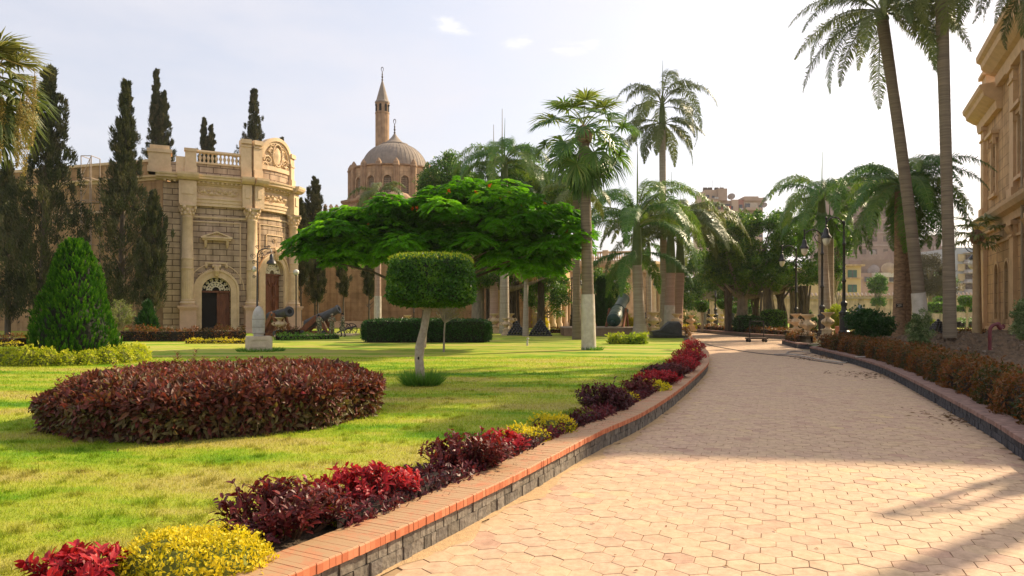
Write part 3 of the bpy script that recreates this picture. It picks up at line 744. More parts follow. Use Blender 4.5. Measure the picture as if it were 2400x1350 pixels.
def shrub(name, label, cat, c, r, h, m, nst=26, L=.07, W=.04, T=T_OVAL, per=14, group=None, stem=True, core=m_coreb, sprigs=0, spread=.9, low=.0):
    """low shrub: stems that fan out from the middle, leaves along each; c = base, r = radius (or rx, ry)"""
    rx, ry = (r if hasattr(r, '__len__') else (r, r)); c = np.array(c, float)
    t = thing(name, label, cat, tuple(c), 0, group)
    lm = LM(); st = LM()
    n = nst
    u = np.sqrt(rng.random(n)); th = rng.random(n) * 2 * math.pi
    tip = np.column_stack([u * np.cos(th) * rx, u * np.sin(th) * ry, h * (1 - .45 * u ** 2.2) * (.82 + .25 * rng.random(n))])
    if sprigs: tip[:sprigs, 2] *= 1.35
    root = tip * np.array([.45, .45, 0])
    for a, b in zip(root, tip):
        st.tube([a, (a + b) / 2 + rng.normal(0, .01, 3), b], .006, .003, .3)
    k = per
    tt = 1 - .75 * (rng.random((n, k)) ** 1.35)
    P = root[:, None] + (tip - root)[:, None] * tt[..., None] + rng.normal(0, .012, (n, k, 3))
    P = P.reshape(-1, 3); ax = np.repeat(nrm(tip - root), k, 0)
    side = usph(len(P)); side = nrm(side - ax * (side * ax).sum(1, keepdims=True))
    D = nrm(side * spread + ax * .65 + np.array([0, 0, .1])); Nn = nrm(ax * .8 + np.array([0, 0, .5]) + usph(len(P)) * .4 - side * .3)
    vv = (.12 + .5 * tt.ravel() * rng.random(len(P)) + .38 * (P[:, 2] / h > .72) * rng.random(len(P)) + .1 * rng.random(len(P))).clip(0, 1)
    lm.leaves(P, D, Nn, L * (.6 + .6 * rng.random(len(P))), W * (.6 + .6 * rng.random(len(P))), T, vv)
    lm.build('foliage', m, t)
    if stem: st.build('stems', leafmat('stem', [(.10, .05, .03), (.16, .09, .05)], .0), t)
    return t

def mound_plant(name, label, cat, lobes, m, L=.022, W=.013, dens=9000, group=None, core=m_core, ragged=.03):
    """tight small leaved mound made from lobes (cx, cy, z0, rx, ry, h)"""
    c0 = np.array([np.mean([q[0] for q in lobes]), np.mean([q[1] for q in lobes]), lobes[0][2]])
    t = thing(name, label, cat, tuple(c0), 0, group); lm = LM(); mb = MB()
    for (cx_, cy_, z0, rx, ry, h) in lobes:
        n = int(dens * (rx * ry + rx * h + ry * h))
        u = usph(n); u = u[u[:, 2] > -.25]
        rad = np.array([rx, ry, h])
        k = 1 + wob(u * 3 + np.array([cx_, cy_, 0]) * 5, 3.2, .09)
        P = u * rad * k[:, None] * (1 - ragged * 4 * rng.random(len(u))[:, None] ** 2) + np.array([cx_, cy_, z0]) - c0 + rng.normal(0, ragged * .35, (len(u), 3))
        P[:, 2] = np.maximum(P[:, 2], .01)
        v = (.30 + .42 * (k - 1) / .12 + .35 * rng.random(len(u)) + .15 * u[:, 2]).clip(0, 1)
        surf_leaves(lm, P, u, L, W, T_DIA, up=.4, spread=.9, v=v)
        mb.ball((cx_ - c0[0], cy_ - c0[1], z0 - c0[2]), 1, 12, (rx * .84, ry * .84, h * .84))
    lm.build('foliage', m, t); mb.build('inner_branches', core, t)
    return t

def row_hedge(name, label, line, w, h, m, L=.07, W=.045, dens=420, group=None, core=m_coreb):
    """loose hedge following a plan line"""
    t = thing(name, label, 'hedge', (line[0][0], line[0][1], LZ), 0, group); o = np.array([line[0][0], line[0][1]])
    line = arclen(np.array(line, float), .3); tg = nrm(np.gradient(line, axis=0)); nn = np.stack([-tg[:, 1], tg[:, 0]], 1)
    tot = len(line) * .3; n = int(tot * (w + 2 * h) * dens)
    f = rng.random(n) * (len(line) - 1); i = f.astype(int).clip(0, len(line) - 2); fr = (f - i)[:, None]
    c_ = line[i] * (1 - fr) + line[i + 1] * fr; cn = nn[i]
    a_ = (rng.random(n) * 1.3 - .15) * math.pi
    lump = 1 + .12 * np.sin(f * 1.3) + .10 * np.sin(f * 3.1 + 2) + .08 * np.sin(f * .37)
    ca, sa = np.cos(a_), np.sin(a_)
    sq = lambda x: np.sign(x) * np.abs(x) ** .6
    off_ = sq(ca) * w / 2 * lump; z = np.maximum(.02, sq(sa) * h * lump)
    k = 1 - .22 * rng.random(n) ** 1.5
    P = np.column_stack([c_ - o + cn * (off_ * k)[:, None], z * k]) + rng.normal(0, L * .4, (n, 3)); P[:, 2] = np.maximum(P[:, 2], .02)
    Nn = nrm(np.column_stack([cn * ca[:, None], np.maximum(sa, 0) + .15]))
    lm = LM(); surf_leaves(lm, P, Nn, L, W, T_DIA, up=.3, spread=1.0, v=(.5 * rng.random(n) + .25 * (1 + np.sin(f * .9 + 1)) * .9 + .1 * sa).clip(0, 1)); lm.build('foliage', m, t)
    mb = MB(); 
    for q0, q1, n0, n1 in zip(line[:-1], line[1:], nn[:-1], nn[1:]):
        A, B = q0 - o - n0 * w * .38, q1 - o - n1 * w * .38; C_, D_ = q1 - o + n1 * w * .38, q0 - o + n0 * w * .38
        mb.face([(*A, 0), (*B, 0), (*B, h * .72), (*A, h * .72)]); mb.face([(*A, h * .72), (*B, h * .72), (*C_, h * .72), (*D_, h * .72)]); mb.face([(*D_, h * .72), (*C_, h * .72), (*C_, 0), (*D_, 0)])
    mb.build('inner_branches', core, t)
    return t
# ---- flowers along the wall (base pixel, width px, top pixel)
def pxplant(px, base_py, w_px, top_py):
    p = gnd(px, base_py, LZ); s_ = p.y / F
    return p, w_px / 2 * s_, (base_py - top_py) * s_
GR = 'bedding shrubs along the brick capped wall'
def fred(px, by, w, ty, label, m=M_FLRED, dep=1.0, L=.075, W=.042, **k):
    p, r, h = pxplant(px, by, w, ty)
    h = h * .95; r = r * 1.2; p.x += r * .14; p.y -= r * .10
    nst = int(44 * max(.35, (r / .4)) ** 2 * 1.5); 
    return shrub('red_shrub', label, 'shrub', p, (r, r * dep), h, m, nst=max(22, nst), L=L, W=W, group=GR, **k)
fred(175, 1362, 200, 1290, 'bright crimson leafed shrub cut by the bottom left corner', M_FLBRI, L=.08)
fred(648, 1248, 270, 1122, 'dark maroon shrub just above the frontmost golden mound', M_FLRED, dep=.8, sprigs=3)
fred(848, 1170, 215, 1090, 'crimson topped shrub second behind the frontmost golden mound', M_FLBRI, dep=.8)
fred(985, 1120, 100, 1085, 'small sparse brown shrub between two red shrubs on the wall', M_FLPUR, dep=.8, L=.05)
fred(1075, 1100, 185, 1015, 'dark red shrub leaning over the brick cap beside the mown lawn', M_FLRED, dep=.8, sprigs=2)
fred(1168, 1062, 120, 1008, 'small crimson shrub touching the row of golden mounds', M_FLBRI, dep=.8)
fred(1398, 962, 115, 897, 'deep purple shrub standing behind the olive mound', M_FLPUR, dep=.9, sprigs=3)
fred(1488, 925, 80, 884, 'red shrub mixed with yellow leaves where the cap is shaded', M_FLRED, dep=.9, sprigs=2)
fred(1532, 903, 100, 868, 'bright red shrub in front of the purple one near the bend', M_FLBRI, dep=1.0)
fred(1552, 886, 100, 852, 'dark purple shrub at the middle of the wall bend', M_FLPUR, dep=1.0)
fred(1593, 872, 72, 832, 'deep red shrub beside the sunlit end of the cap', M_FLBRI, dep=1.4)
fred(1607, 850, 68, 815, 'red shrub second from the far end of the wall bed', M_FLBRI, dep=1.6)
fred(1617, 826, 50, 794, 'small bright red shrub last in the wall bed', M_FLBRI, dep=1.6)
def yel(px, by, w, ty, label, m=M_YEL, nl=5, L=.022):
    p, r, h = pxplant(px, by, w, ty); h *= .9; r *= 1.15; p.x += r * .12
    lobes = []
    for i in range(nl):
        a_ = i * 2.4; q = .45 * r if nl > 1 else 0
        lobes.append((p.x + q * math.cos(a_), p.y + q * .8 * math.sin(a_), LZ, r * .62, r * .55, h * random.uniform(.75, 1)))
    s_ = max(1, p.y / 6) ** .8
    return mound_plant('golden_mound', label, 'shrub', lobes, m, L=L * 1.3 * s_, W=L * .8 * s_, dens=13000 / s_ ** 2, group=GR, core=mat('golden_twigs', (.16, .17, .02), (.09, .10, .015)))
yel(440, 1330, 290, 1240, 'frontmost golden yellow mound of tiny leaves at the wall', nl=7)
yel(765, 1228, 70, 1178, 'small golden sprig growing through the maroon shrub by the brick cap', nl=2)
yel(1225, 1038, 95, 990, 'golden mound beside the small crimson shrub', nl=3)
yel(1282, 1016, 100, 968, 'golden mound in the middle beside the olive one', nl=3)
yel(1352, 985, 74, 955, 'low olive green mound between golden and purple shrubs', M_OLIVE, nl=3)
yel(1459, 945, 56, 915, 'bright golden mound behind the deep purple shrub', nl=3)
yel(1525, 918, 70, 886, 'golden mound tangled with red leaves at the bend', nl=3)
yel(1625, 838, 20, 812, 'tiny golden mound between the last two red shrubs', nl=2)

fred(560, 1292, 120, 1222, 'low maroon shrub between the golden mound and the taller maroon one', M_FLPUR, dep=.9, L=.06)
fred(745, 1212, 110, 1150, 'low purple shrub filling the gap behind the first maroon shrub', M_FLPUR, dep=.9, L=.06)
fred(925, 1145, 100, 1100, 'small crimson shrub at the right end of the crimson topped one', M_FLBRI, dep=.9, L=.06)
fred(1130, 1082, 90, 1040, 'small maroon shrub between the dark red and crimson ones', M_FLRED, dep=.9, L=.06)
fred(1432, 945, 60, 905, 'small maroon shrub between the deep purple shrub and golden mound', M_FLRED, dep=.9, L=.06)
fred(1575, 888, 60, 850, 'maroon shrub pressed against the purple shrub at the bend', M_FLRED, dep=1.2, L=.07)

# ---- the big bronze bush on the lawn
def bronze_bush():
    (bx, by), (ra, rb), rot = BUSH
    t = thing('bronze_bush', 'wide oval bed of bronze purple leafed bush cut flat on the lawn', 'bush', (bx, by, LZ), rot)
    hh = .72
    edge = lambda th: 1 + .035 * np.sin(th * 3 + 1) + .03 * np.sin(th * 7) + .02 * np.sin(th * 13 + 2)
    n1, n2 = 15000, 21000
    th = rng.random(n1) * 6.283; rr = np.sqrt(rng.random(n1)) * edge(th)
    Pt = np.column_stack([ra * rr * np.cos(th), rb * rr * np.sin(th), np.zeros(n1)])
    Pt[:, 2] = hh - .20 * (np.clip(rr - .6, 0, 1) / .4) ** 2 * (1 + .5 * (np.cos(th) < -.3)) + wob(Pt, 2.2, .045) - .10 * rng.random(n1) ** 2
    Nt = nrm(np.column_stack([np.cos(th) * rr ** 4 * .6, np.sin(th) * rr ** 4 * .6, np.ones(n1)]))
    th = rng.random(n2) * 6.283; zz_ = (hh - .16 - .10 * (np.cos(th) < -.3)) * (1 - rng.random(n2) ** 1.15 * .97)
    rr = edge(th) * (1 - .07 * (zz_ / hh) ** 6 - .06 * (1 - zz_ / hh)) * (1 - .10 * rng.random(n2) ** 1.5 + .03 * rng.normal(size=n2) * .6)
    Ps = np.column_stack([ra * rr * np.cos(th), rb * rr * np.sin(th), zz_]); Ns = nrm(np.column_stack([np.cos(th), np.sin(th), np.full(n2, .25)]))
    P = np.concatenate([Pt, Ps]); Nn = np.concatenate([Nt, Ns]); n = len(P); topf = (P[:, 2] / hh).clip(0, 1)
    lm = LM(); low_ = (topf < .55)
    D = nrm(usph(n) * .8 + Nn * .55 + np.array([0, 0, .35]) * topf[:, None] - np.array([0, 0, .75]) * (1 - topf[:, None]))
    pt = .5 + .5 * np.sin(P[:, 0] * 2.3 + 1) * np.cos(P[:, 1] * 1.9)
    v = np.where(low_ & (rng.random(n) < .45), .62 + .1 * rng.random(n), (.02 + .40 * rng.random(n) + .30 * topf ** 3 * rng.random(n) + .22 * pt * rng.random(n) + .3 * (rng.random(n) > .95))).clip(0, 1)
    sz = .6 + .8 * rng.random(n)
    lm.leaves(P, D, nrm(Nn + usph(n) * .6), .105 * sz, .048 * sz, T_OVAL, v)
    # upright shoots with opposite leaves
    for k in range(620):
        th = rng.random() * 6.283; rr = math.sqrt(rng.random()) * .95
        x, y = ra * rr * math.cos(th), rb * rr * math.sin(th); hs = hh * (1 - .26 * rr ** 4) + rng.uniform(.0, .20) * rng.random() ** 1.5
        if k < 5: x, y, hs = -1.25 + .1 * k, .8, hh + .10 + .045 * k
        lean = rng.normal(0, .04, 2)
        for j in range(9):
            z = hs - j * .032; th2 = (j % 2) * 1.57 + k
            for sg in (0, math.pi):
                d = np.array([[math.cos(th2 + sg), math.sin(th2 + sg), .55 + .25 * (j < 3)]])
                lm.leaves(np.array([[x + lean[0] * (9 - j) / 5, y + lean[1] * (9 - j) / 5, z]]), d, np.array([[-d[0][0] * .5, -d[0][1] * .5, 1]]), np.array([.075 + .003 * j]), np.array([.028]), T_OVAL, np.array([rng.uniform(.25, .9)]))
    lm.build('foliage', M_BUSH, t)
    st = LM()
    for k in range(300):
        th = rng.random() * 6.283; rr = rng.uniform(.80, .93)
        a_ = np.array([ra * rr * math.cos(th), rb * rr * math.sin(th), 0]); b_ = a_ * rng.uniform(1.0, 1.09); b_[2] = rng.uniform(.15, .36)
        st.tube([a_, (a_ + b_) / 2 + rng.normal(0, .03, 3), b_], .009, .004, rng.random())
    st.build('stems', leafmat('bush_stem', [(.06, .04, .025), (.13, .09, .05)], .0, .8), t)
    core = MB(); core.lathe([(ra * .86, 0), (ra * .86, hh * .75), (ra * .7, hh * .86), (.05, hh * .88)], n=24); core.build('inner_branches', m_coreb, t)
bronze_bush()

bl = offset(left_base, .50); bl = bl[(bl[:, 1] > 5.3) & (bl[:, 1] < 31)]
row_hedge('border_plants', 'low dark red ground plants filling the strip between the wall shrubs', bl, .34, .13, M_FLPUR, L=.05, W=.03, dens=1300, group=GR)

# ---- clipped topiary tree
def tuft(label, c, r, h, n=500, m=M_TUFT):
    lm = LM(); th = rng.random(n) * 6.283; rr = r * np.sqrt(rng.random(n))
    P = np.column_stack([rr * np.cos(th), rr * np.sin(th), np.zeros(n)])
    D = nrm(np.column_stack([P[:, :2] / r * .9 + rng.normal(0, .3, (n, 2)), np.ones(n)]))
    lm.leaves(P, D, usph(n), h * (.4 + .7 * rng.random(n)), .012 * max(1, c[1] / 14), T_TRI)
    o = lm.build('grass_tuft', m); o.location = c
    return tag(o, label, 'grass tuft')
base = gnd(985, 903, LZ)
t = thing('topiary_tree', 'round topped topiary tree clipped to a box on a pale leaning trunk', 'tree', base)
s_ = base.y / F
pts = [(0, 0, -.05), (.0, 0, .25), (-.03, 0, .6), (-.01, 0, .85), (.09, 0, 1.3), (.17, 0, 1.75), (.2, 0, 2.1)]
mb = MB(); mb.tube(pts, [.125, .105, .10, .11, .085, .085, .07], 14)
m_ptrunk = mat('pale_trunk', (.46, .38, .28), (.30, .24, .17), scale=9, bump=.5, bscale=30)
mb.build('trunk', m_ptrunk, t, smooth=True)
mb = MB()
for a_, b_ in (((.17, 0, 1.7), (-.18, -.1, 1.98)), ((.18, 0, 1.75), (.42, .1, 2.0)), ((-.18, -.1, 1.98), (-.32, -.15, 2.2))):
    mb.tube([a_, ((a_[0] + b_[0]) / 2, (a_[1] + b_[1]) / 2, (a_[2] + b_[2]) / 2 - .03), b_], [.05, .045, .035], 8)
mb.build('limb', m_ptrunk, t, smooth=True)
mb = MB(); mb.ball((-.028, -.098, .62), .022, 8, (1, .4, 1.8)); mb.build('knot_hole', mat('hollow', (.03, .02, .015)), t)
cz = 2.36; hx, hz = .93, .56
P, Nn = super_pts(26000, (hx, .85, hz), .36)
k_ = 1 - .10 * rng.random((len(P), 1)) ** 1.4; P = P * k_ + rng.normal(0, .012, P.shape)
P[:, 0] *= 1 + .06 * (-P[:, 2] / hz)
lm = LM(); surf_leaves(lm, P + np.array([.27, 0, cz]), Nn, .056, .038, T_DIA, up=.1, spread=1.0, v=(rng.random(len(P)) * .6 + .2 + wob(P, 7, .16)).clip(0, 1))
lm.build('crown', M_TOPI, t)
P, Nn = super_pts(9000, (hx * 1.01, .86, hz * 1.01), .36); q = P[:, 2] > hz * .72; P = P[q]; Nn = Nn[q]
lm = LM(); surf_leaves(lm, P + np.array([.27, 0, cz + .01]) + rng.normal(0, .012, P.shape), Nn, .045, .025, T_DIA, up=.9, spread=.7)
lm.build('new_shoots', M_TOPY, t)
mb = MB(); P8, _ = super_pts(1, (1, 1, 1)); 
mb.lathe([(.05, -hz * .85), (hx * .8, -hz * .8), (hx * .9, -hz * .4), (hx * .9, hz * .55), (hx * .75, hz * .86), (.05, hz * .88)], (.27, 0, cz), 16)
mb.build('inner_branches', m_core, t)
tuft('uncut green grass tuft round the foot of the leaning topiary trunk', base + Vector((.05, 0, 0)), .38, .46, 1500)

# ---- cone shrub and its golden ring
c = Vector((gx(175, 24.2), 24.2, LZ))
t = thing('cone_shrub', 'large bright green cone shaped conifer inside a golden hedge ring', 'conifer', c)
nt = 3000; zz = rng.random(nt) ** 1.3 * 4.0; th = rng.random(nt) * 6.283
prof = lambda z: np.interp(z, [0, .5, 1.2, 2.2, 3.2, 3.8, 4.1], [1.22, 1.30, 1.20, .90, .62, .36, .04])
rr = prof(zz) * (1 + .07 * np.sin(th * 3 + zz * 2) + .05 * np.sin(th * 7 - zz * 3)) * (1 - .10 * rng.random(nt))
cen = np.column_stack([rr * np.cos(th), rr * np.sin(th), zz]); No = nrm(np.column_stack([np.cos(th), np.sin(th), np.full(nt, .35)]))
per = 18; ix = np.repeat(np.arange(nt), per); n = nt * per
ax = nrm(No[ix] * .5 + np.array([0, 0, 1.0]) + np.repeat(rng.normal(0, .12, (nt, 3)), per, 0))
ft = rng.random(n); P = cen[ix] - ax * .06 + ax * (ft * .17)[:, None] + usph(n) * (.04 * (1.1 - ft))[:, None]
D = nrm(ax + usph(n) * .38); tone = rng.random(nt)
v = (tone[ix] * .55 + .30 * ft + .2 * rng.random(n) - .05).clip(0, 1)
lm = LM(); lm.leaves(P, D, nrm(No[ix] + usph(n) * .4), .085 * (.6 + .7 * rng.random(n)), .032, T_DIA, v)
lm.build('foliage', M_CONE, t)
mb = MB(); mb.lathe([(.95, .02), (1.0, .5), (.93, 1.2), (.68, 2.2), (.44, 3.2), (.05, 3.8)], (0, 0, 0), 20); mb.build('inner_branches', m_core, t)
lob = []
for i in range(22):
    a_ = i / 22 * 6.283; lob.append((c.x + 1.95 * math.cos(a_), c.y + 1.85 * math.sin(a_), LZ, .36, .36, random.uniform(.42, .62)))
mound_plant('golden_hedge', 'golden yellow hedge ring around the cone conifer', 'hedge', lob, leafmat('lime_leaf', [(.14, .22, .01), (.30, .38, .012), (.46, .50, .02), (.60, .58, .05)], .4, .5, .2), L=.07, W=.04, dens=2900, ragged=.07, core=MATS['golden_twigs'])

# ---- hedges
def box_hedge(name, label, cat, c, r, m, L, W, n, rz=0, core=m_core, group=None, e=.3, m2=None):
    t = thing(name, label, cat, c, rz, group)
    P, Nn = super_pts(n, r, e)
    P = P * (1 - .07 * rng.random((len(P), 1)) ** 1.3) + rng.normal(0, L * .35, P.shape)
    lm = LM(); P[:, 2] = np.maximum(P[:, 2] + r[2], .02)
    surf_leaves(lm, P, Nn, L, W, T_DIA, up=.3, spread=1.0); lm.build('foliage', m, t)
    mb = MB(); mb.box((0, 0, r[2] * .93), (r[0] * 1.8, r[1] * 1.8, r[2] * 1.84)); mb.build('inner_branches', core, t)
    return t
p = gnd(997, 803, LZ)
box_hedge('box_hedge', 'long dark green clipped hedge behind the topiary trunk', 'hedge', (p.x, p.y + .8, LZ), (3.55, .8, .62), M_HEDGE, .09, .055, 26000, e=.28)
hl = offset(right_base, -.86); hl = hl[(hl[:, 1] > 5.5) & (hl[:, 1] < 34)]
row_hedge('russet_hedge', 'long russet and green hedge on the dark kerb along the right of the path', hl, 1.05, .60, M_RUST, L=.065, W=.042, dens=900)
row_hedge('russet_hedge', 'russet brown hedge strip in front of the rusticated gate pavilion', [(gx(270, 42), 42), (gx(420, 41.5), 41.5), (gx(575, 42.5), 42.5)], 1.3, .75, M_RUST, .09, .06, 260)
row_hedge('russet_hedge', 'russet hedge piece behind the artillery shell stone', [(gx(650, 47), 47), (gx(700, 47), 47)], 1.0, .7, M_RUST, .09, .06, 260)
row_hedge('golden_hedge', 'low golden strip in front of the russet pavilion hedge', [(gx(440, 38.5), 38.5), (gx(590, 38.5), 38.5)], .7, .22, M_YEL, .07, .04, 300)
row_hedge('russet_hedge', 'short russet hedge at the left edge behind the cone conifer', [(gx(-60, 36), 36), (gx(52, 36), 36)], 1.0, .5, M_RUST, .08, .05, 300)
row_hedge('golden_hedge', 'golden strip below the short russet hedge at the left edge', [(gx(-60, 34.8), 34.8), (gx(50, 34.8), 34.8)], .5, .2, M_YEL, .06, .035, 300)
row_hedge('green_border', 'light green border plants near the camouflaged men', [(gx(650, 43), 43), (gx(790, 45), 45)], .9, .32, M_TUFT, .12, .05, 200)
row_hedge('green_shrub', 'bright green leafy clump in front of the green cannon base', [(gx(1428, 38), 38.0), (gx(1512, 38), 38)], .9, .40, M_TOPY, .15, .08, 420, core=mat('fresh_stems', (.06, .11, .02)))
row_hedge('russet_hedge', 'russet hedge edging the shaded far lawn behind the trolley', [(18.0, 74), (18.9, 66), (20.2, 52.6), (26, 51.5), (33, 51)], 1.0, .42, M_RUST, .10, .07, 170)
row_hedge('russet_hedge', 'low russet planting around the three stone urns by the path', [(15.9, 39.2), (16.6, 43.0)], .9, .5, M_RUST, .08, .05, 260)
row_hedge('russet_hedge', 'low russet and orange bed behind the cannonball pyramid right', [(gx(2130, 45), 45), (gx(2300, 47), 47)], 2.2, .55, M_RUST, .12, .08, 130)
row_hedge('russet_hedge', 'russet planting by the far end of the lawn near the bronze fragment', [(gx(1590, 48), 47.5), (gx(1606, 52), 52)], .8, .55, M_RUST, .09, .06, 240)
row_hedge('russet_hedge', 'low orange bed between the two cannon plinths under the palms', [(gx(1290, 58), 58), (gx(1440, 58), 58)], 1.2, .4, M_RUST, .1, .07, 150)
row_hedge('clipped_hedge', 'low light green clipped hedge far right below the boundary wall', [(gx(2240, 78), 78), (gx(2330, 78), 78)], 2.0, .9, M_TOPI, .14, .1, 80)
# ------------------------------------------------------------------ buildings
m_stone = mat('carved_stone', (.72, .53, .33), (.58, .41, .245), scale=1.6, bump=.25, bscale=14)
m_pink = mat('pink_pedestal_stone', (.62, .40, .30), (.52, .34, .25), scale=2, bump=.2, bscale=14)
m_block = brickmat('block_masonry', (.56, .42, .30), (.50, .37, .26), (.15, .10, .065), 1.02, .46, .03)
m_rustw = brickmat('banded_masonry', (.58, .43, .29), (.52, .38, .25), (.15, .10, .06), 1.3, .46, .034)
m_wall = brickmat('brown_wall_stone', (.46, .29, .145), (.41, .255, .125), (.32, .20, .105), 1.1, .5, .012, bump=.2)
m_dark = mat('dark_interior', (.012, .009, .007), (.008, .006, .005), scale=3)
m_wood = mat('carved_red_wood', (.20, .065, .028), (.11, .035, .016), scale=5, bump=.8, bscale=10, stretch=(1, 1, .25), rough=.5)
m_lat = mat('pale_lattice', (.80, .70, .56), (.7, .6, .46), scale=6)
m_mosq = brickmat('mosque_stone', (.62, .44, .28), (.55, .385, .24), (.40, .27, .17), .9, .45, .02, bump=.2)
m_dome = mat('dome_lead', (.30, .245, .195), (.22, .18, .145), scale=1.4, bump=.3)
m_brz = mat('old_bronze', (.10, .075, .055), (.06, .045, .035), scale=4, metallic=.4, rough=.5)
m_iron = mat('black_iron', (.022, .020, .018), (.012, .011, .010), scale=9, rough=.42, spec=.5)
m_glass = mat('lamp_glass', (.72, .68, .58), (.6, .56, .48), scale=6, rough=.12, spec=.7)
m_pipe = mat('drain_pipe', (.42, .33, .22), (.33, .26, .17), scale=6)

# --- rusticated gate pavilion
def xyp(px, Y): return (gx(px, Y), Y)
PA, PB = xyp(382, 56.0), xyp(587, 59.0); PC = xyp(676, 63.0)
def bow(a, b, h, n):
    a = Vector(a); b = Vector(b); t = (b - a); nn = Vector((t.y, -t.x)).normalized()
    return [tuple(a + t * (i / n) + nn * h * 4 * (i / n) * (1 - i / n)) for i in range(n + 1)]
F1 = Front(bow(PA, PB, .10, 8)); F2 = Front(bow(PB, PC, .42, 10))
L1, L2 = F1.L, F2.L
pav = thing('gate_pavilion', 'ornate sandstone gate pavilion with corinthian columns, arched doors and carved pediment', 'building', (*PB, 0))
def pw(mb, name, m, smooth=False):
    b = Vector((*PB, 0)); mb.v = [tuple(Vector(p) - b) for p in mb.v]; return mb.build(name, m, pav, smooth)
sd1 = 3.82   # door centre on the first front
sd2 = L2 * .53
mb = MB(); F1.wall(mb, 0, L1, 0, 12.0, 0, [(sd1, 1.08, 3.6, LZ, True)], .55); F2.wall(mb, 0, L2, 0, 12.0, 0, [(sd2, 1.15, 5.1, LZ, True)], .55)
# return walls
C2 = Vector(PC); back = Vector((-26.5, 69)); A2 = Vector((PA[0] - .6, 61))
mb.face([(*C2, 0), (*back, 0), (*back, 12), (*C2, 12)], [(0, 0), (9, 0), (9, 12), (0, 12)])
mb.face([(*A2, 0), (*PA, 0), (*PA, 12), (*A2, 12)], [(0, 0), (5, 0), (5, 12), (0, 12)])
mb.face([(*A2, 12.3), (*PA, 12.3), (*PB, 12.3), (*C2, 12.3), (*back, 12.3)])
pw(mb, 'wall', m_block)
mb = MB(); F1.box(mb, 0, 1.15, 0, 12.0, 0, .10, 2)
pw(mb, 'corner_pier', m_rustw)
sA, sB, sC = 1.72, L1, L2
def col_at(Fr, s_, ex=.42):
    p = Fr(s_, 0, ex); return Vector((p.x, p.y, 0)) - Vector((*PB, 0))
colpos = [col_at(F1, sA), (col_at(F1, L1) + col_at(F2, 0)) / 2, col_at(F2, L2)]
for cpos in colpos:
    ped = MB(); c = cpos
    def sq(mb, hw, z0, z1, t=1): mb.box((c.x, c.y, (z0 + z1) / 2), (hw * 2, hw * 2, z1 - z0), rz=R(28), taper=t)
    sq(ped, .78, 0, .30); sq(ped, .68, .30, .55, .97); sq(ped, .58, .55, 2.12); sq(ped, .66, 2.12, 2.26); sq(ped, .74, 2.26, 2.42)
    ped.build('column_pedestal', m_pink, pav)
    cl = MB(); prof = [(.56, 2.42), (.56, 2.56), (.60, 2.62), (.54, 2.72), (.47, 2.78), (.50, 2.84), (.44, 2.92), (.43, 4.9)]
    # fluted lower third
    n = 40; vs = []; fs = []
    zz = [2.92, 5.2]
    for z in zz:
        for j in range(n): vs.append((c.x + (.42 + .02 * (j % 2)) * math.cos(j * 6.2832 / n), c.y + (.42 + .02 * (j % 2)) * math.sin(j * 6.2832 / n), z))
    fs = [(j, (j + 1) % n, n + (j + 1) % n, n + j) for j in range(n)]
    cl.raw(vs, fs)
    cl.lathe([(.56, 2.42), (.56, 2.56), (.60, 2.62), (.54, 2.72), (.47, 2.78), (.50, 2.84), (.44, 2.92)], (c.x, c.y, 0), 20)
    cl.lathe([(.44, 5.2), (.47, 5.24), (.47, 5.34), (.43, 5.38), (.43, 6.0), (.46, 6.03), (.46, 6.13), (.42, 6.18), (.40, 7.6), (.37, 9.2), (.40, 9.24), (.40, 9.32), (.36, 9.36)], (c.x, c.y, 0), 20)
    cl.build('column', m_stone, pav, smooth=True)
    cp = MB(); cp.lathe([(.37, 9.36), (.42, 9.7), (.46, 9.95), (.58, 10.12)], (c.x, c.y, 0), 16)
    for ring_, zc_, rr_, k in ((0, 9.58, .44, 8), (1, 9.82, .50, 8), (2, 10.04, .58, 4)):
        for j in range(k):
            th = (j + .5 * ring_) * 6.2832 / k; cp.ball((c.x + rr_ * math.cos(th), c.y + rr_ * math.sin(th), zc_), .11 if ring_ < 2 else .15, 6, (1, 1, 1.3))
    cp.box((c.x, c.y, 10.2), (1.15, 1.15, .14), rz=R(28))
    cp.build('capital', m_stone, pav)
# entablature
arch_ = [(.0, 10.27), (.30, 10.27), (.30, 10.5), (.36, 10.52), (.36, 10.74), (.42, 10.78), (.42, 10.9), (.25, 10.92), (.25, 11.85), (.36, 11.9), (.36, 12.02), (.46, 12.05), (.46, 12.12), (.0, 12.12)]
mb = MB(); F1.sweep(mb, 1.2, L1 - .01, arch_, 10); F2.sweep(mb, .01, L2, arch_, 10); pw(mb, 'architrave', m_stone)
corn = [(.0, 12.12), (.62, 12.14), (.66, 12.24), (.92, 12.28), (.94, 12.42), (1.02, 12.50), (1.04, 12.62), (.0, 12.66)]
mb = MB(); F1.sweep(mb, -.5, L1 - .01, corn, 10); F2.sweep(mb, .01, L2 + .1, corn, 10); pw(mb, 'cornice', m_stone)
mb = MB()
for Fr, L_ in ((F1, L1), (F2, L2)):
    k = int(L_ / .34)
    for i in range(k): Fr.box(mb, i * .34 + .05, i * .34 + .21, 12.0, 12.13, .46, .60)
pw(mb, 'dentils', m_stone)
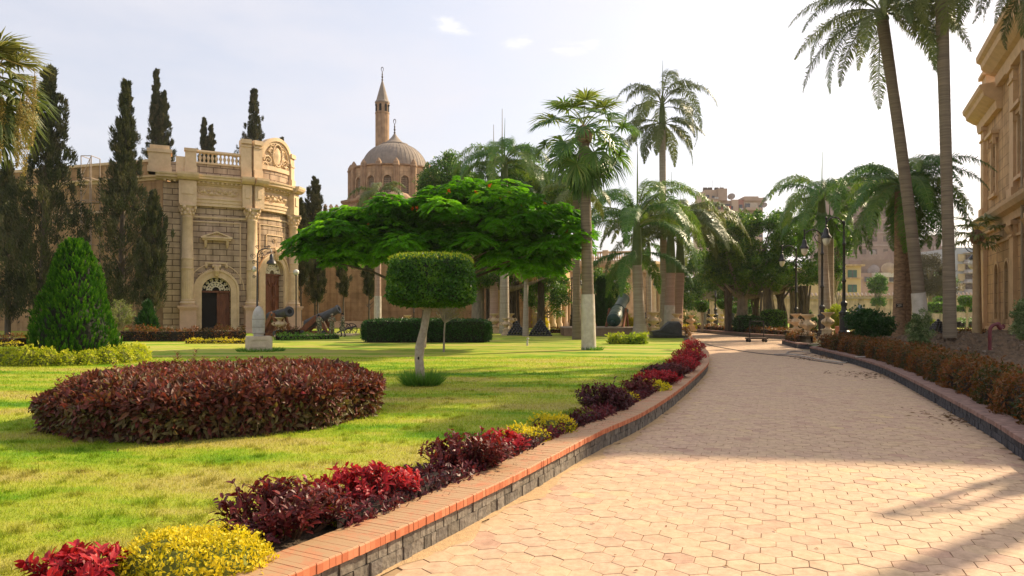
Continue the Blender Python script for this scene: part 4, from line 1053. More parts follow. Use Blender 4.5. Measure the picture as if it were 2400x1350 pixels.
# projecting blocks of entablature above each column
for Fr, s0, s1 in ((F1, sA - .62, sA + .62), (F1, L1 - .75, L1 - .02), (F2, .02, .75), (F2, L2 - .62, L2 + .35)):
    mb = MB(); Fr.box(mb, s0, s1, 10.28, 12.12, .0, .80, 2)
    Fr.box(mb, s0 + .2, s1 - .2, 11.05, 11.75, .80, .86, 1)
    Fr.sweep(mb, s0 - .12, s1 + .12, [(.0, 12.13), (1.0, 12.16), (1.24, 12.32), (1.34, 12.5), (1.36, 12.68), (.0, 12.72)], 2)
    pw(mb, 'entablature_block', m_stone)
# carved friezes
def relief(Fr, s0, s1, zc, hh, d, n, name='carved_frieze'):
    mb = MB()
    for i in range(n):
        s_ = s0 + (s1 - s0) * (i + .5) / n; ph = i * 1.3
        r_ = hh * (.30 + .12 * math.sin(i * 2.1))
        p = Fr(s_, zc + hh * .25 * math.sin(i * math.pi * .9), d)
        mb.ball(p, r_, 6, (1, 1, .8))
        pts = [Fr(s_ + r_ * 1.5 * math.cos(a_ + ph), zc + hh * .42 * math.sin(a_ + ph), d + .02) for a_ in (0, .8, 1.6, 2.4, 3.2, 4.0)]
        mb.tube(pts, hh * .09, 5)
    pw(mb, name, m_stone)
relief(F1, sA + .9, L1 - 1.1, 11.4, .55, .26, 15); relief(F2, 1.0, L2 - .9, 11.4, .55, .26, 12)
# attic and balustrade
mb = MB(); F1.box(mb, 0, L1, 12.63, 13.55, 0, .28, 8); F2.box(mb, 0, L2, 12.63, 13.7, 0, .28, 8); pw(mb, 'attic_wall', m_block)
mb = MB()
F1.sweep(mb, 2.35, L1 - .5, [(.0, 13.55), (.40, 13.55), (.40, 13.68), (.0, 13.68)], 8)
pw(mb, 'balustrade_sill', m_stone); mb = MB()
F1.sweep(mb, 2.35, L1 - .5, [(.0, 14.42), (.40, 14.42), (.44, 14.5), (.40, 14.62), (.0, 14.62)], 8)
pw(mb, 'balustrade_rail', m_stone)
for i in range(11):
    s_ = 2.62 + i * (L1 - .55 - 2.62 - .1) / 10.5; p = F1(s_, 13.68, .2) - Vector((*PB, 0))
    b_ = MB(); b_.lathe([(.10, 0), (.10, .08), (.055, .12), (.07, .2), (.135, .36), (.115, .46), (.06, .56), (.06, .62), (.09, .66), (.09, .74)], p, 10)
    b_.build('baluster', m_stone, pav, smooth=True)
mb = MB(); F1.box(mb, 1.55, 2.35, 12.63, 14.45, 0, .42); F1.box(mb, 1.48, 2.42, 14.45, 14.68, 0, .5); F1.box(mb, 1.5, 2.4, 12.63, 13.3, 0, .5); F1.box(mb, .9, 1.55, 12.63, 14.0, 0, .34); pw(mb, 'balustrade_post', m_stone)
mb = MB(); F1.box(mb, -1.0, .55, 12.63, 14.15, -.9, .45); F1.box(mb, -1.1, .65, 14.15, 14.42, -1, .55); F1.box(mb, -.9, .45, 14.42, 14.72, -.8, .4); F1.box(mb, -1.08, .62, 12.63, 13.1, -.95, .52); pw(mb, 'corner_parapet', m_stone)
mb = MB()
for Fr, a_, b__ in ((F1, L1 - .82, L1 - .02), (F2, .02, .72)):
    Fr.box(mb, a_, b__, 12.63, 15.45, -.3, .55); Fr.box(mb, a_, b__, 15.45, 15.8, -.4, .72); Fr.box(mb, a_, b__, 15.2, 15.3, -.3, .62); Fr.box(mb, a_, b__, 12.63, 13.4, -.3, .66)
pw(mb, 'pediment_pier', m_stone)
mb = MB(); F2.box(mb, L2 - .55, L2 + .05, 12.63, 15.15, -.4, .5); F2.box(mb, L2 - .65, L2 + .15, 15.15, 15.5, -.5, .62); F2.box(mb, L2 - .6, L2 + .1, 12.63, 13.3, -.4, .6); F2.box(mb, L2 - .6, L2 + .1, 14.4, 14.5, -.4, .56)
pw(mb, 'pediment_pier', m_stone)
# curved pediment
pc, pr = (0.7 + L2 - .55) / 2, (L2 - .55 - .7) / 2
mb = MB(); k = 18
for i in range(k):
    a_ = pc - pr + 2 * pr * i / k; b__ = pc - pr + 2 * pr * (i + 1) / k
    za = 14.6 + math.sqrt(max(0, pr * pr - (a_ - pc) ** 2)) * 1.05; zb = 14.6 + math.sqrt(max(0, pr * pr - (b__ - pc) ** 2)) * 1.05
    mb.face([F2(a_, 13.7, .2), F2(b__, 13.7, .2), F2(b__, zb, .2), F2(a_, za, .2)], [(a_, 13.7), (b__, 13.7), (b__, zb), (a_, za)])
    mb.face([F2(b__, 13.7, -.25), F2(a_, 13.7, -.25), F2(a_, za, -.25), F2(b__, zb, -.25)])
    mb.face([F2(a_, za, .2), F2(b__, zb, .2), F2(b__, zb, -.25), F2(a_, za, -.25)])
pw(mb, 'pediment_field', m_stone)
mb = MB(); F2.arch(mb, pc, 14.6, pr * .84, pr * 1.08, -.25, .38, 20); F2.arch(mb, pc, 14.6, pr * .96, pr * 1.14, -.25, .5, 20); pw(mb, 'pediment_arch', m_stone)
mb = MB(); F2.box(mb, .7, L2 - .55, 13.66, 14.0, .1, .38, 6); pw(mb, 'pediment_sill', m_stone)
# crest: shield with scrolls (relief)
mb = MB(); b_ = Vector((0, 0, 0))
for sc_, dd in ((.66, .22), (.48, .34)):
    M = MB(); pts = []
    for i in range(14):
        a_ = i / 14 * 6.2832; pts.append((pc + sc_ * .75 * math.cos(a_), 15.0 + sc_ * 1.35 * math.sin(a_) * (1 if math.sin(a_) > 0 else 1.15)))
    for i in range(14):
        p, q = pts[i], pts[(i + 1) % 14]
        mb.face([F2(pc, 15, dd + .1), F2(*p, dd), F2(*q, dd)]); mb.face([F2(*p, dd), F2(*p, .1), F2(*q, .1), F2(*q, dd)])
mb.tube([F2(pc + .52 * math.cos(a_), 15.0 + .92 * math.sin(a_), .36) for a_ in [i / 20 * 6.2832 for i in range(21)]], .07, 6)
for sg in (-1, 1):
    for cz_, rr_ in ((15.9, .34), (15.2, .30), (14.45, .42), (14.0, .30)):
        cs = pc + sg * (.62 + .35 * (cz_ < 15) + .25 * (cz_ < 14.3)); mb.tube([F2(cs + sg * rr_ * (1 - t / 14) * math.cos(t * .8), cz_ + rr_ * (1 - t / 14) * math.sin(t * .8), .30) for t in range(12)], [.10 - .005 * t for t in range(12)], 6)
for i in range(26):
    a_ = i * .6; mb.ball(F2(pc + (.75 + .25 * math.sin(i * 2.3)) * math.cos(a_), 15.1 + (1.15 + .15 * math.cos(i * 3.1)) * math.sin(a_), .26), random.uniform(.08, .17), 6)
pw(mb, 'carved_crest', m_stone)
# frames, arches, blind window
for Fr, sd, hw, zs in ((F1, sd1, 1.08, 3.6), (F2, sd2, 1.15, 5.1)):
    mb = MB(); Fr.arch(mb, sd, zs, hw, hw + .46, 0, .16, 18, legs=zs - LZ); Fr.arch(mb, sd, zs, hw + .46, hw + .62, 0, .24, 18, legs=zs - LZ)
    pw(mb, 'door_arch', m_stone)
    mb = MB(); Fr.arch(mb, sd, zs + .1, hw + .98, hw + 1.06, 0, .06, 16); pw(mb, 'arch_moulding', m_stone)
    mb = MB(); zk = zs + hw + .15
    mb.tube([Fr(sd, zk, .2), Fr(sd, zk + .35, .34), Fr(sd, zk + .75, .30)], [.17, .24, .20], 8); mb.tube([Fr(sd - .32, zk + .72, .26), Fr(sd + .32, zk + .72, .26)], .14, 8)
    for i in range(8):
        for sg in (-1, 1): mb.ball(Fr(sd + sg * (.38 + i * .13), zk + .45 - i * .055, .1), .10 - .006 * i, 6)
    pw(mb, 'keystone', m_stone)
    # tympanum lattice
    mb = MB(); d_ = -.34
    Fr.box(mb, sd - hw, sd + hw, zs - .12, zs + .02, d_ - .05, d_ + .08)
    pw(mb, 'transom', m_wood)
    mb = MB()
    for rr_ in (.985, .62, .3): mb.tube([Fr(sd + hw * rr_ * math.cos(math.pi * i / 14), zs + .04 + hw * rr_ * math.sin(math.pi * i / 14), d_) for i in range(15)], .055, 5)
    for i in range(7):
        a_ = math.pi * (i + .5) / 7
        for q0, q1, ph in ((.3, .62, .5), (.62, .98, -.5)):
            mb.tube([Fr(sd + hw * (q0 + (q1 - q0) * t) * math.cos(a_ + ph * .35 * math.sin(t * 3.14)), zs + .05 + hw * (q0 + (q1 - q0) * t) * math.sin(a_ + ph * .35 * math.sin(t * 3.14)), d_) for t in (0, .25, .5, .75, 1)], .05, 5)
        for q in (.46, .8): mb.ball(Fr(sd + hw * q * math.cos(a_), zs + .05 + hw * q * math.sin(a_), d_), .085, 6, (1, 1, 1))
    pw(mb, 'fanlight_lattice', m_lat)
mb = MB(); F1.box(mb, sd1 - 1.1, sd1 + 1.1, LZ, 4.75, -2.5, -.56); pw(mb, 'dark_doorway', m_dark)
mb = MB(); F1.box(mb, sd1 + .1, sd1 + 1.06, LZ, 3.5, -.50, -.42)
for z0, z1 in ((.5, 1.5), (1.7, 2.9)):
    F1.box(mb, sd1 + .22, sd1 + .94, z0, z1, -.42, -.38); F1.box(mb, sd1 + .34, sd1 + .82, z0 + .12, z1 - .12, -.38, -.35)
pw(mb, 'door_leaf', m_wood)
for sg in (-1, 1):
    mb = MB(); a_, b__ = sorted((sd2 + sg * .03, sd2 + sg * 1.13)); F2.box(mb, a_, b__, LZ, 5.0, -.52, -.42)
    for z0, z1 in ((.5, 1.4), (1.6, 3.0), (3.2, 4.4)):
        F2.box(mb, a_ + .15, b__ - .15, z0, z1, -.42, -.36); F2.box(mb, a_ + .3, b__ - .3, z0 + .14, z1 - .14, -.36, -.32)
    mb.tube([F2(a_ + .2, 4.05, -.3), F2((a_ + b__) / 2, 4.55, -.3), F2(b__ - .2, 4.05, -.3)], .06, 6)
    pw(mb, 'door_leaf', m_wood)
mb = MB(); F2.box(mb, sd2 - 1.15, sd2 + 1.15, 5.0, 6.4, -.60, -.50); pw(mb, 'fanlight_backing', mat('tan_plaster', (.45, .33, .2), scale=3))  # plain tan panel behind the right door's fanlight
# blind aedicule above the left door
mb = MB(); z = 7.6
F1.box(mb, sd1 - 1.05, sd1 + 1.05, z, z + .14, 0, .42); F1.box(mb, sd1 - 1.15, sd1 + 1.15, z + .14, z + .26, 0, .52)
for i in range(8):
    a_ = sd1 - 1.1 + 2.2 * i / 8; b__ = a_ + 2.2 / 8; h = lambda q: z + .28 + .42 * (1 - abs(q - sd1) / 1.1)
    mb.face([F1(a_, z + .26, .3), F1(b__, z + .26, .3), F1(b__, h(b__), .3), F1(a_, h(a_), .3)]); mb.face([F1(a_, h(a_), .5), F1(b__, h(b__), .5), F1(b__, h(b__), 0), F1(a_, h(a_), 0)]); mb.face([F1(a_, h(a_) - .1, .5), F1(b__, h(b__) - .1, .5), F1(b__, h(b__), .5), F1(a_, h(a_), .5)])
for sg in (-.8, .8): mb.tube([F1(sd1 + sg, z, .3), F1(sd1 + sg, z - .3, .22), F1(sd1 + sg, z - .55, .08)], [.13, .11, .07], 6)
for i in range(9): mb.ball(F1(sd1 - .6 + i * .15, z + .42 + .12 * (1 - abs(i - 4) / 4), .33), .08, 6)
pw(mb, 'blind_window_hood', m_stone); mb = MB(); F1.box(mb, sd1 - .85, sd1 + .85, 5.75, 5.88, 0, .16)
for sg in (-.75, .75): mb.ball(F1(sd1 + sg, 5.6, .1), .13, 6, (1, 1, 1.5))
pw(mb, 'blind_window_sill', m_stone)
for Fr, s0, s1, z1 in ((F1, sd1 - 1.85, sd1 + 1.85, 9.0), (F2, .75, L2 - .75, 9.1)):
    mb = MB(); Fr.box(mb, s0, s1, z1, z1 + .09, 0, .06, 6)
    for q in (s0, s1 - .09): Fr.box(mb, q, q + .09, 4.2 if Fr is F1 else 6.0, z1, 0, .06)
    pw(mb, 'panel_moulding', m_stone)
mb = MB(); F2.box(mb, sd2 - .95, sd2 + .95, 8.3, 8.38, 0, .07, 4); mb.tube([F2(sd2 + .16 * math.cos(i * .7), 7.95 + .16 * math.sin(i * .7), .08) for i in range(10)], .035, 5); F2.box(mb, sd2 - 1.0, sd2 - .93, 7.4, 8.3, 0, .07); F2.box(mb, sd2 + .93, sd2 + 1.0, 7.4, 8.3, 0, .07); pw(mb, 'panel_moulding', m_stone)
mb = MB(); F1.box(mb, 1.2, L1 - .05, 9.35, 9.5, 0, .08, 8); F2.box(mb, 0.05, L2, 9.6, 9.75, 0, .08, 8); pw(mb, 'string_course', m_stone)
mb = MB(); mb.tube([F1(1.30, z, .16) for z in (.6, 6, 11.9)], .075, 8); mb.tube([F1(1.30, 11.8, .16), F1(1.2, 12.1, .4)], .09, 8); pw(mb, 'drain_pipe', m_pipe)
# step/base
mb = MB(); F1.box(mb, 0, L1, 0, .5, 0, .2, 6); F2.box(mb, 0, sd2 - 1.2, 0, .5, 0, .2, 2); pw(mb, 'plinth_course', m_stone)

# --- long plain wall on the left
def plain_wall(name, label, pts, zt, cz, m=m_wall, cat='wall', merlons=0, depth=.6):
    Fr = Front(pts); t = thing(name, label, cat, (*pts[0], 0)); o = Vector((*pts[0], 0))
    def P(mb, nm, mm): mb.v = [tuple(Vector(p) - o) for p in mb.v]; mb.build(nm, mm, t)
    mb = MB(); Fr.box(mb, 0, Fr.L, 0, zt, -depth, 0, max(1, int(Fr.L / 4))); P(mb, 'wall', m)
    if cz:
        mb = MB(); Fr.sweep(mb, 0, Fr.L, [(.0, cz - .35), (.12, cz - .35), (.18, cz - .2), (.38, cz - .12), (.42, cz), (.0, cz + .05)], 3)
        P(mb, 'cornice', m_stone)
    k = int(Fr.L / 9)
    return Fr, t, P
Fw, tw, Pw = plain_wall('garden_building', 'long plain brown stone building in shade at the left behind the cypresses', [(-66, 71.4), (gx(0, 65), 65), (gx(392, 59.2), 59.2)], 14.3, 13.1, cat='building')
mb = MB(); Fw.sweep(mb, 0, Fw.L, [(.0, 14.3), (.12, 14.3), (.14, 14.5), (-.5, 14.5)], 3); Pw(mb, 'coping', m_stone)
mb = MB(); Fw.box(mb, 0, Fw.L, .0, 1.1, 0, .10, 3); Pw(mb, 'base_course', m_wall)
mb = MB()
for z in (10.3,): Fw.box(mb, 0, Fw.L, z, z + .16, 0, .08, 3)
Pw(mb, 'string_course', m_stone)
# --- far brown wall with merlons
Ff, tf_, Pf = plain_wall('precinct_wall', 'tall brown crenellated stone wall behind the flame tree', [(gx(672, 80), 80), (gx(840, 82), 82), (gx(1270, 84), 84)], 13.1, 12.9)
mb = MB(); Ff.box(mb, 0, Ff.L, 0, .9, 0, .15, 3); Pf(mb, 'base_course', m_stone)
for i in range(44):
    s_ = .4 + i * .62
    if s_ > Ff.L: break
    mb = MB(); 
    for hw, z0, z1 in ((.15, 0, .15), (.26, .15, .38), (.16, .38, .56), (.22, .56, .72), (.12, .72, .88)): Ff.box(mb, s_ - hw, s_ + hw, 13.12 + z0, 13.12 + z1, -.35, -.05)
    Pf(mb, 'merlon', m_mosq)

# --- mosque
YM = 100; cxm = gx(925, YM); k_ = YM / F
mq = thing('mosque', 'domed sandstone mosque with arched drum windows and pencil minaret', 'mosque', (cxm, YM, 0))
mb = MB(); mb.lathe([(7.0, 0), (7.0, gz(478, YM)), (6.6, gz(476, YM))], n=8, sq=True); mb.build('body', m_mosq, mq)
zb, zt = gz(478, YM), gz(406, YM)
mb = MB(); n = 16; rd = 5.9
class DF: pass
ringp = [(cxm + rd * math.cos(-math.pi + i * 2 * math.pi / n + math.pi / n), YM + rd * math.sin(-math.pi + i * 2 * math.pi / n + math.pi / n)) for i in range(n + 1)]
om = Vector((cxm, YM, 0))
drum = MB(); wins = []
for i in range(n):
    Fr = Front([ringp[i], ringp[i + 1]]); hw = .52
    m1_ = MB(); Fr.wall(m1_, 0, Fr.L, zb, zt, 0, [(Fr.L / 2, hw, zb + 2.4, zb + .55, True)], .3, step=9)
    b0 = len(drum.v); m1_.v = [tuple(Vector(p) - om) for p in m1_.v]
    for f, u in zip(m1_.f, m1_.uv): drum.f.append(tuple(q + b0 for q in f)); drum.uv.append(u); drum.m.append(0)
    drum.v += m1_.v
    wins.append(Fr)
drum.build('drum', m_mosq, mq)
for Fr in wins[:9]:
    w = MB(); c_ = Fr.L / 2
    for i in range(6): Fr.box(w, c_ - .5 + i * .18, c_ - .43 + i * .18, zb + .55, zb + 2.4 + .35, -.22, -.16)
    for i in range(9): Fr.box(w, c_ - .5, c_ + .5, zb + .6 + i * .27, zb + .66 + i * .27, -.22, -.17)
    w.v = [tuple(Vector(p) - om) for p in w.v]; w.build('window_lattice', mat('plaster_lattice', (.40, .30, .20), scale=4), mq)
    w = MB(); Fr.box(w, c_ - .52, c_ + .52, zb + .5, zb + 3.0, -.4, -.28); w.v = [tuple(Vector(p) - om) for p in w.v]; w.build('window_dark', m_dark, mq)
    w = MB(); Fr.arch(w, c_, zb + 2.4, .52, .68, 0, .1, 12, legs=1.85); w.v = [tuple(Vector(p) - om) for p in w.v]; w.build('window_frame', m_mosq, mq)
for i in range(n):
    a_ = -math.pi + i * 2 * math.pi / n + math.pi / n
    if math.sin(a_) > .5: continue
    w = MB(); w.lathe([(.42, zb), (.42, zt - .2), (.5, zt - .1), (.5, zt + .05), (.42, zt + .15), (.40, zt + .4), (.2, zt + .75), (.04, zt + .95)], (rd * math.cos(a_), rd * math.sin(a_), 0), 8); w.build('buttress', m_mosq, mq)
w = MB(); w.lathe([(rd, zt - .02), (rd + .25, zt + .02), (rd + .25, zt + .18), (rd - .1, zt + .25), (4.7, zt + .45), (4.4, zt + .45)], n=16); w.build('drum_cornice', m_mosq, mq)
w = MB(); w.lathe([(7.1, zb - .5), (7.35, zb - .3), (7.35, zb), (6.9, zb)], n=8, sq=True); w.build('roof_cornice', m_mosq, mq)
zd = gz(404, YM); rD = 4.55; zp = gz(341, YM)
prof = []
for i in range(13):
    a_ = i / 12 * 1.22; prof.append((rD * math.cos(a_) ** .9, zd + (zp - zd) * math.sin(a_) / math.sin(1.22)))
w = MB(); w.lathe(prof, n=48); w.build('dome', m_dome, mq, smooth=True)
w = MB()
for j in range(48):
    th = 2 * math.pi * j / 48
    if math.sin(th) > .3: continue
    w.tube([(r_ * math.cos(th) * 1.004, r_ * math.sin(th) * 1.004, z_) for r_, z_ in prof], .018, 4)
w.build('dome_ribs', m_dome, mq)
r_ = prof[-1][0]; ztip = gz(313, YM)
w = MB(); w.lathe([(r_ + .12, zp - .05), (r_ + .12, zp + .12), (r_ * .8, zp + .2), (r_ * .48, zp + .7), (r_ * .22, zp + 1.2), (.1, ztip)], n=24); w.build('dome_cap', m_dome, mq, smooth=True)
def finial(par, x, y, z, h, m):
    w = MB(); w.lathe([(.06, z - .2)] + [(q * h, z + u * h) for u, q in ((0, .03), (.06, .055), (.10, .075), (.15, .05), (.2, .025), (.27, .06), (.34, .065), (.4, .025), (.46, .045), (.52, .05), (.57, .02), (.64, .035), (.68, .02))], (x, y, 0), 10)
    w.tube([(x + .075 * h * math.sin(a_) * (1 if True else 0), y, z + .84 * h - .15 * h * math.cos(a_)) for a_ in [i / 14 * 6.0 + .14 for i in range(15)]], [.012 * h + .014 * h * math.sin(i / 14 * 3.14) for i in range(15)], 6)
    w.build('finial', m, par, smooth=True)
finial(mq, 0, 0, ztip - .1, gz(279, YM) - ztip + .1, m_brz)
# minaret (behind left)
mx_ = gx(896, YM + 6) - cxm; my_ = 6; YN = YM + 6
z1, z2, z3 = gz(340, YN), gz(241, YN), gz(189, YN); rm = 16.3 * YN / F
w = MB(); w.lathe([(rm * 1.15, 0), (rm * 1.15, gz(352, YN))], (mx_ - .2, my_, 0), 4, sq=True); w.build('minaret_base', m_mosq, mq)
w = MB(); n8 = 12; w.lathe([(rm, gz(360, YN)), (rm, gz(268, YN)), (rm * 1.05, gz(267, YN)), (rm * 1.05, gz(265, YN)), (rm, gz(264, YN)), (rm, z2)], (mx_, my_, 0), n8); w.build('minaret_shaft', m_mosq, mq)
for a_ in (-math.pi / 2 - .9, -math.pi / 2 - .1, -math.pi / 2 + .7, -math.pi / 2 + 1.3):
    w = MB(); w.box((mx_ + rm * .99 * math.cos(a_), my_ + rm * .99 * math.sin(a_), gz(256, YN)), (.06, .34, .9), rz=a_); w.ball((mx_ + rm * .99 * math.cos(a_), my_ + rm * .99 * math.sin(a_), gz(256, YN) + .45), .17, 8); w.build('minaret_window', m_dark, mq)
w = MB(); w.lathe([(rm * 1.06, z2 - .1), (rm * 1.08, z2 + .05), (rm * .9, z2 + .3), (rm * .55, z2 + 1.6), (.09, z3)], (mx_, my_, 0), n8); w.build('minaret_spire', m_dome, mq)
finial(mq, mx_, my_, z3 - .1, gz(157, YN) - z3 + .1, m_brz)
YS = YM - 8; w = MB(); w.lathe([(2.0, gz(490, YS) - 6), (2.0, gz(478, YS)), (1.95, gz(465, YS)), (1.4, gz(455, YS)), (.6, gz(450, YS)), (.05, gz(447, YS))], (gx(930, YS) - cxm, -8, 0), 20); w.build('side_dome', m_mosq, mq, smooth=True)
for i in range(11):
    w = MB(); x_ = gx(852 + i * 17, 90) - cxm; zc_ = gz(480, 90)
    for hw, a_, b__ in ((.15, 0, .15), (.26, .15, .38), (.16, .38, .55), (.22, .55, .7), (.12, .7, .85)): w.box((x_, -10.2, zc_ + (a_ + b__) / 2 - .3), (hw * 2, .3, b__ - a_))
    w.build('merlon', m_mosq, mq)

# --- sunlit arcade
Fa = Front([(gx(1262, 69), 69), (gx(1336, 81), 81)])
ar = thing('arcade', 'sunlit yellow stone arcade of pointed arches facing right beyond the cannons', 'arcade', (*Fa.p[0], 0)); oa = Vector((*Fa.p[0], 0))
def Pa(mb, nm, mm, sm=False): mb.v = [tuple(Vector(p) - oa) for p in mb.v]; mb.build(nm, mm, ar, sm)
m_yst = brickmat('yellow_stone', (.60, .43, .22), (.54, .38, .19), (.36, .25, .13), 1.0, .42, .015, bump=.2)
nA = 5; w_ = Fa.L / nA
mb = MB(); Fa.wall(mb, 0, Fa.L, LZ, gz(592, 81), 0, [(w_ * (i + .5), w_ * .36, 4.5, LZ, True) for i in range(nA)], .7); Pa(mb, 'arcade_wall', m_yst)
mb = MB()
for i in range(nA): Fa.arch(mb, w_ * (i + .5), 4.5, w_ * .36, w_ * .45, 0, .14, 14)
Fa.sweep(mb, 0, Fa.L, [(0, 8.1), (.3, 8.15), (.45, 8.5), (0, 8.5)], 2); Pa(mb, 'arch_moulding', m_stone)
for i in range(nA + 1):
    mb = MB(); p = Fa(max(.2, min(Fa.L - .2, w_ * i)), 0, .1); mb.lathe([(.34, LZ), (.34, .7), (.24, .85), (.22, 4.0), (.34, 4.3), (.36, 4.5)], (p.x, p.y, 0), 10); Pa(mb, 'column', m_stone, True)
mb = MB(); Fa.box(mb, 0, Fa.L, 0, 8, -5, -4.6); Fa.box(mb, 0, Fa.L, 8.45, 8.6, -5, .1); mb.face([Fa(Fa.L, 0, 0), Fa(Fa.L, 0, -5), Fa(Fa.L, 8.5, -5), Fa(Fa.L, 8.5, 0)]); Pa(mb, 'rear_wall', m_yst)

# --- columned porch in the centre
YP = 90
Fp = Front([(gx(1330, YP + 2), YP + 2), (gx(1498, YP), YP)]); Fq = Front([(gx(1498, YP), YP), (gx(1504, YP + 7), YP + 7)])
po = thing('palace_porch', 'cream columned porch with balustraded entablature behind the green cannon', 'building', (gx(1498, YP), YP, 0)); op = Vector((gx(1498, YP), YP, 0))
m_cream = brickmat('cream_render', (.70, .53, .34), (.66, .50, .32), (.54, .40, .25), 2.0, .6, .01, bump=.1)
def Pp(mb, nm, mm, sm=False): mb.v = [tuple(Vector(p) - op) for p in mb.v]; return mb.build(nm, mm, po, sm)
zc0, zc1, zc2 = gz(656, YP), gz(636, YP), gz(614, YP)
mb = MB(); Fp.wall(mb, 0, Fp.L, 0, zc0, -3.2, [(Fp.L * .28, 1.1, 3.9, LZ, False), (Fp.L - 2.1, 1.0, 3.9, 1.7, False)], .3); Pp(mb, 'rear_wall', m_cream)
mb = MB(); Fp.box(mb, Fp.L * .28 - 1.1, Fp.L * .28 + 1.1, LZ, 3.9, -3.6, -3.45); Fp.box(mb, Fp.L - 3.1, Fp.L - 1.1, 1.7, 3.9, -3.6, -3.45); Pp(mb, 'dark_shutters', mat('shutter_grey', (.09, .08, .085), scale=3))
ent = [(-.5, zc0), (.3, zc0), (.3, zc1 - .2), (.4, zc1), (.5, zc1), (.5, zc1 + .3), (.85, zc2 - .4), (.9, zc2), (-.5, zc2)]
for Fr in (Fp, Fq):
    mb = MB(); Fr.sweep(mb, 0, Fr.L, ent, 1); Pp(mb, 'entablature', m_cream)
mb = MB(); k = int(Fp.L / .5)
for i in range(k): Fp.box(mb, i * .5, i * .5 + .22, zc1 + .0, zc1 + .28, .5, .7)
Pp(mb, 'dentils', m_cream)
for s_ in (.5, Fp.L * .5 - .4, Fp.L * .5 + .4, Fp.L - .45):
    mb = MB(); p = Fp(s_, 0, .1); mb.lathe([(.42, LZ), (.42, .7), (.3, .9), (.29, 3), (.25, zc0 - .6), (.3, zc0 - .5), (.42, zc0 - .1), (.42, zc0)], (p.x, p.y, 0), 12); Pp(mb, 'column', m_stone, True)
for s_ in (2.0, 4.4, 6.6):
    mb = MB(); p = Fq(s_, 0, .1); mb.lathe([(.42, LZ), (.42, .7), (.3, .9), (.29, 3), (.25, zc0 - .6), (.3, zc0 - .5), (.42, zc0 - .1), (.42, zc0)], (p.x, p.y, 0), 12); Pp(mb, 'column', m_stone, True)
mb = MB(); Fp.box(mb, 0, Fp.L, zc2, zc2 + .25, -.1, .45); Fp.box(mb, 0, Fp.L, zc2 + 1.15, zc2 + 1.35, -.1, .45)
for s_ in (0.2, Fp.L / 2, Fp.L - .6): Fp.box(mb, s_, s_ + .7, zc2, zc2 + 1.5, -.15, .55)
Pp(mb, 'parapet_rail', m_cream)
for i in range(26):
    s_ = .6 + i * (Fp.L - 1.2) / 26; p = Fp(s_, 0, .15)
    mb = MB(); mb.lathe([(.07, zc2 + .25), (.14, zc2 + .55), (.06, zc2 + .9), (.09, zc2 + 1.15)], (p.x, p.y, 0), 6); Pp(mb, 'baluster', m_stone)
mb = MB(); mb.face([Fp(0, zc2, .4), Fp(Fp.L, zc2, .4), Fp(Fp.L, zc2, -9), Fp(0, zc2, -9)]); Pp(mb, 'roof', m_cream)
# right sunlit columned wing
Fs = Front([(gx(1520, 84), 84), (gx(1598, 94), 94)])
wg = thing('palace_wing', 'cream pavilion wing with fluted sunlit engaged columns behind the drooping palm', 'building', (*Fs.p[0], 0)); ow = Vector((*Fs.p[0], 0))
def Pg(mb, nm, mm, sm=False): mb.v = [tuple(Vector(p) - ow) for p in mb.v]; return mb.build(nm, mm, wg, sm)
mb = MB(); Fs.box(mb, 0, Fs.L, 0, 7.4, -4, 0, 3); Pg(mb, 'wall', m_cream)
mb = MB(); Fs.sweep(mb, -.3, Fs.L + .3, [(0, 6.5), (.5, 6.5), (.55, 7.2), (1.0, 7.5), (1.0, 7.8), (-4, 7.8), (-4, 6.5)], 1); Pg(mb, 'entablature', m_cream)
for i in range(6):
    mb = MB(); p = Fs(.6 + i * (Fs.L - 1.2) / 5, 0, .35); mb.lathe([(.55, LZ), (.55, 1.3), (.4, 1.5), (.36, 3), (.33, 5.9), (.5, 6.3), (.5, 6.5)], (p.x, p.y, 0), 12); Pg(mb, 'column', m_stone, True)

# --- big palace on the right (facade towards the path)
A_ = 10.0; TX = .447
def fp(Y): return (A_ + TX * Y, Y)
Fr_ = Front([fp(49.3), fp(25.0)])
pal = thing('palace', 'tall tan stone palace facade with pilasters and heavy cornices at the right edge', 'building', (*fp(49.3), 0)); ol = Vector((*fp(49.3), 0))
m_pal = brickmat('tan_palace_stone', (.58, .36, .18), (.53, .33, .16), (.30, .18, .09), 40, .62, .022, bump=.4)
m_palt = mat('tan_trim', (.62, .40, .21), (.52, .33, .17), scale=2, bump=.2, bscale=12)
m_shut = mat('green_shutter', (.07, .10, .075), (.05, .07, .055), scale=5)
def Pl(mb, nm, mm, sm=False): mb.v = [tuple(Vector(p) - ol) for p in mb.v]; return mb.build(nm, mm, pal, sm)
cs = 1 / math.cos(math.atan(TX))
def S(Y): return (49.3 - Y) * cs
LP = Fr_.L
lows = [(S(y), .55, 4.35, 1.5, True) for y in (45.1, 42.4, 38.0, 35.0, 30.5, 27.5)]
ups = [(S(y), .62, 12.6, 9.6, False) for y in (45.6, 38.9, 32.5, 27.5)]
sJ = S(43.6)
mb = MB(); Fr_.wall(mb, 0, sJ, 0, 15.0, 0, [o for o in lows + ups if o[0] + 1 < sJ], .35, step=1.5)
Fr_.wall(mb, sJ, LP, 0, 16.6, .0, [o for o in lows + ups if o[0] + 1 >= sJ], .35, step=1.5)
Pl(mb, 'facade_wall', m_pal)
E0 = Vector(fp(49.3)); E1 = Vector(fp(25)); dv = Vector((20, 4)); dv2 = Vector((.985, -.17)) * 24
mb = MB(); mb.face([(*(E0 + dv), 0), (*E0, 0), (*E0, 15), (*(E0 + dv), 15)], [(0, 0), (20, 0), (20, 15), (0, 15)])
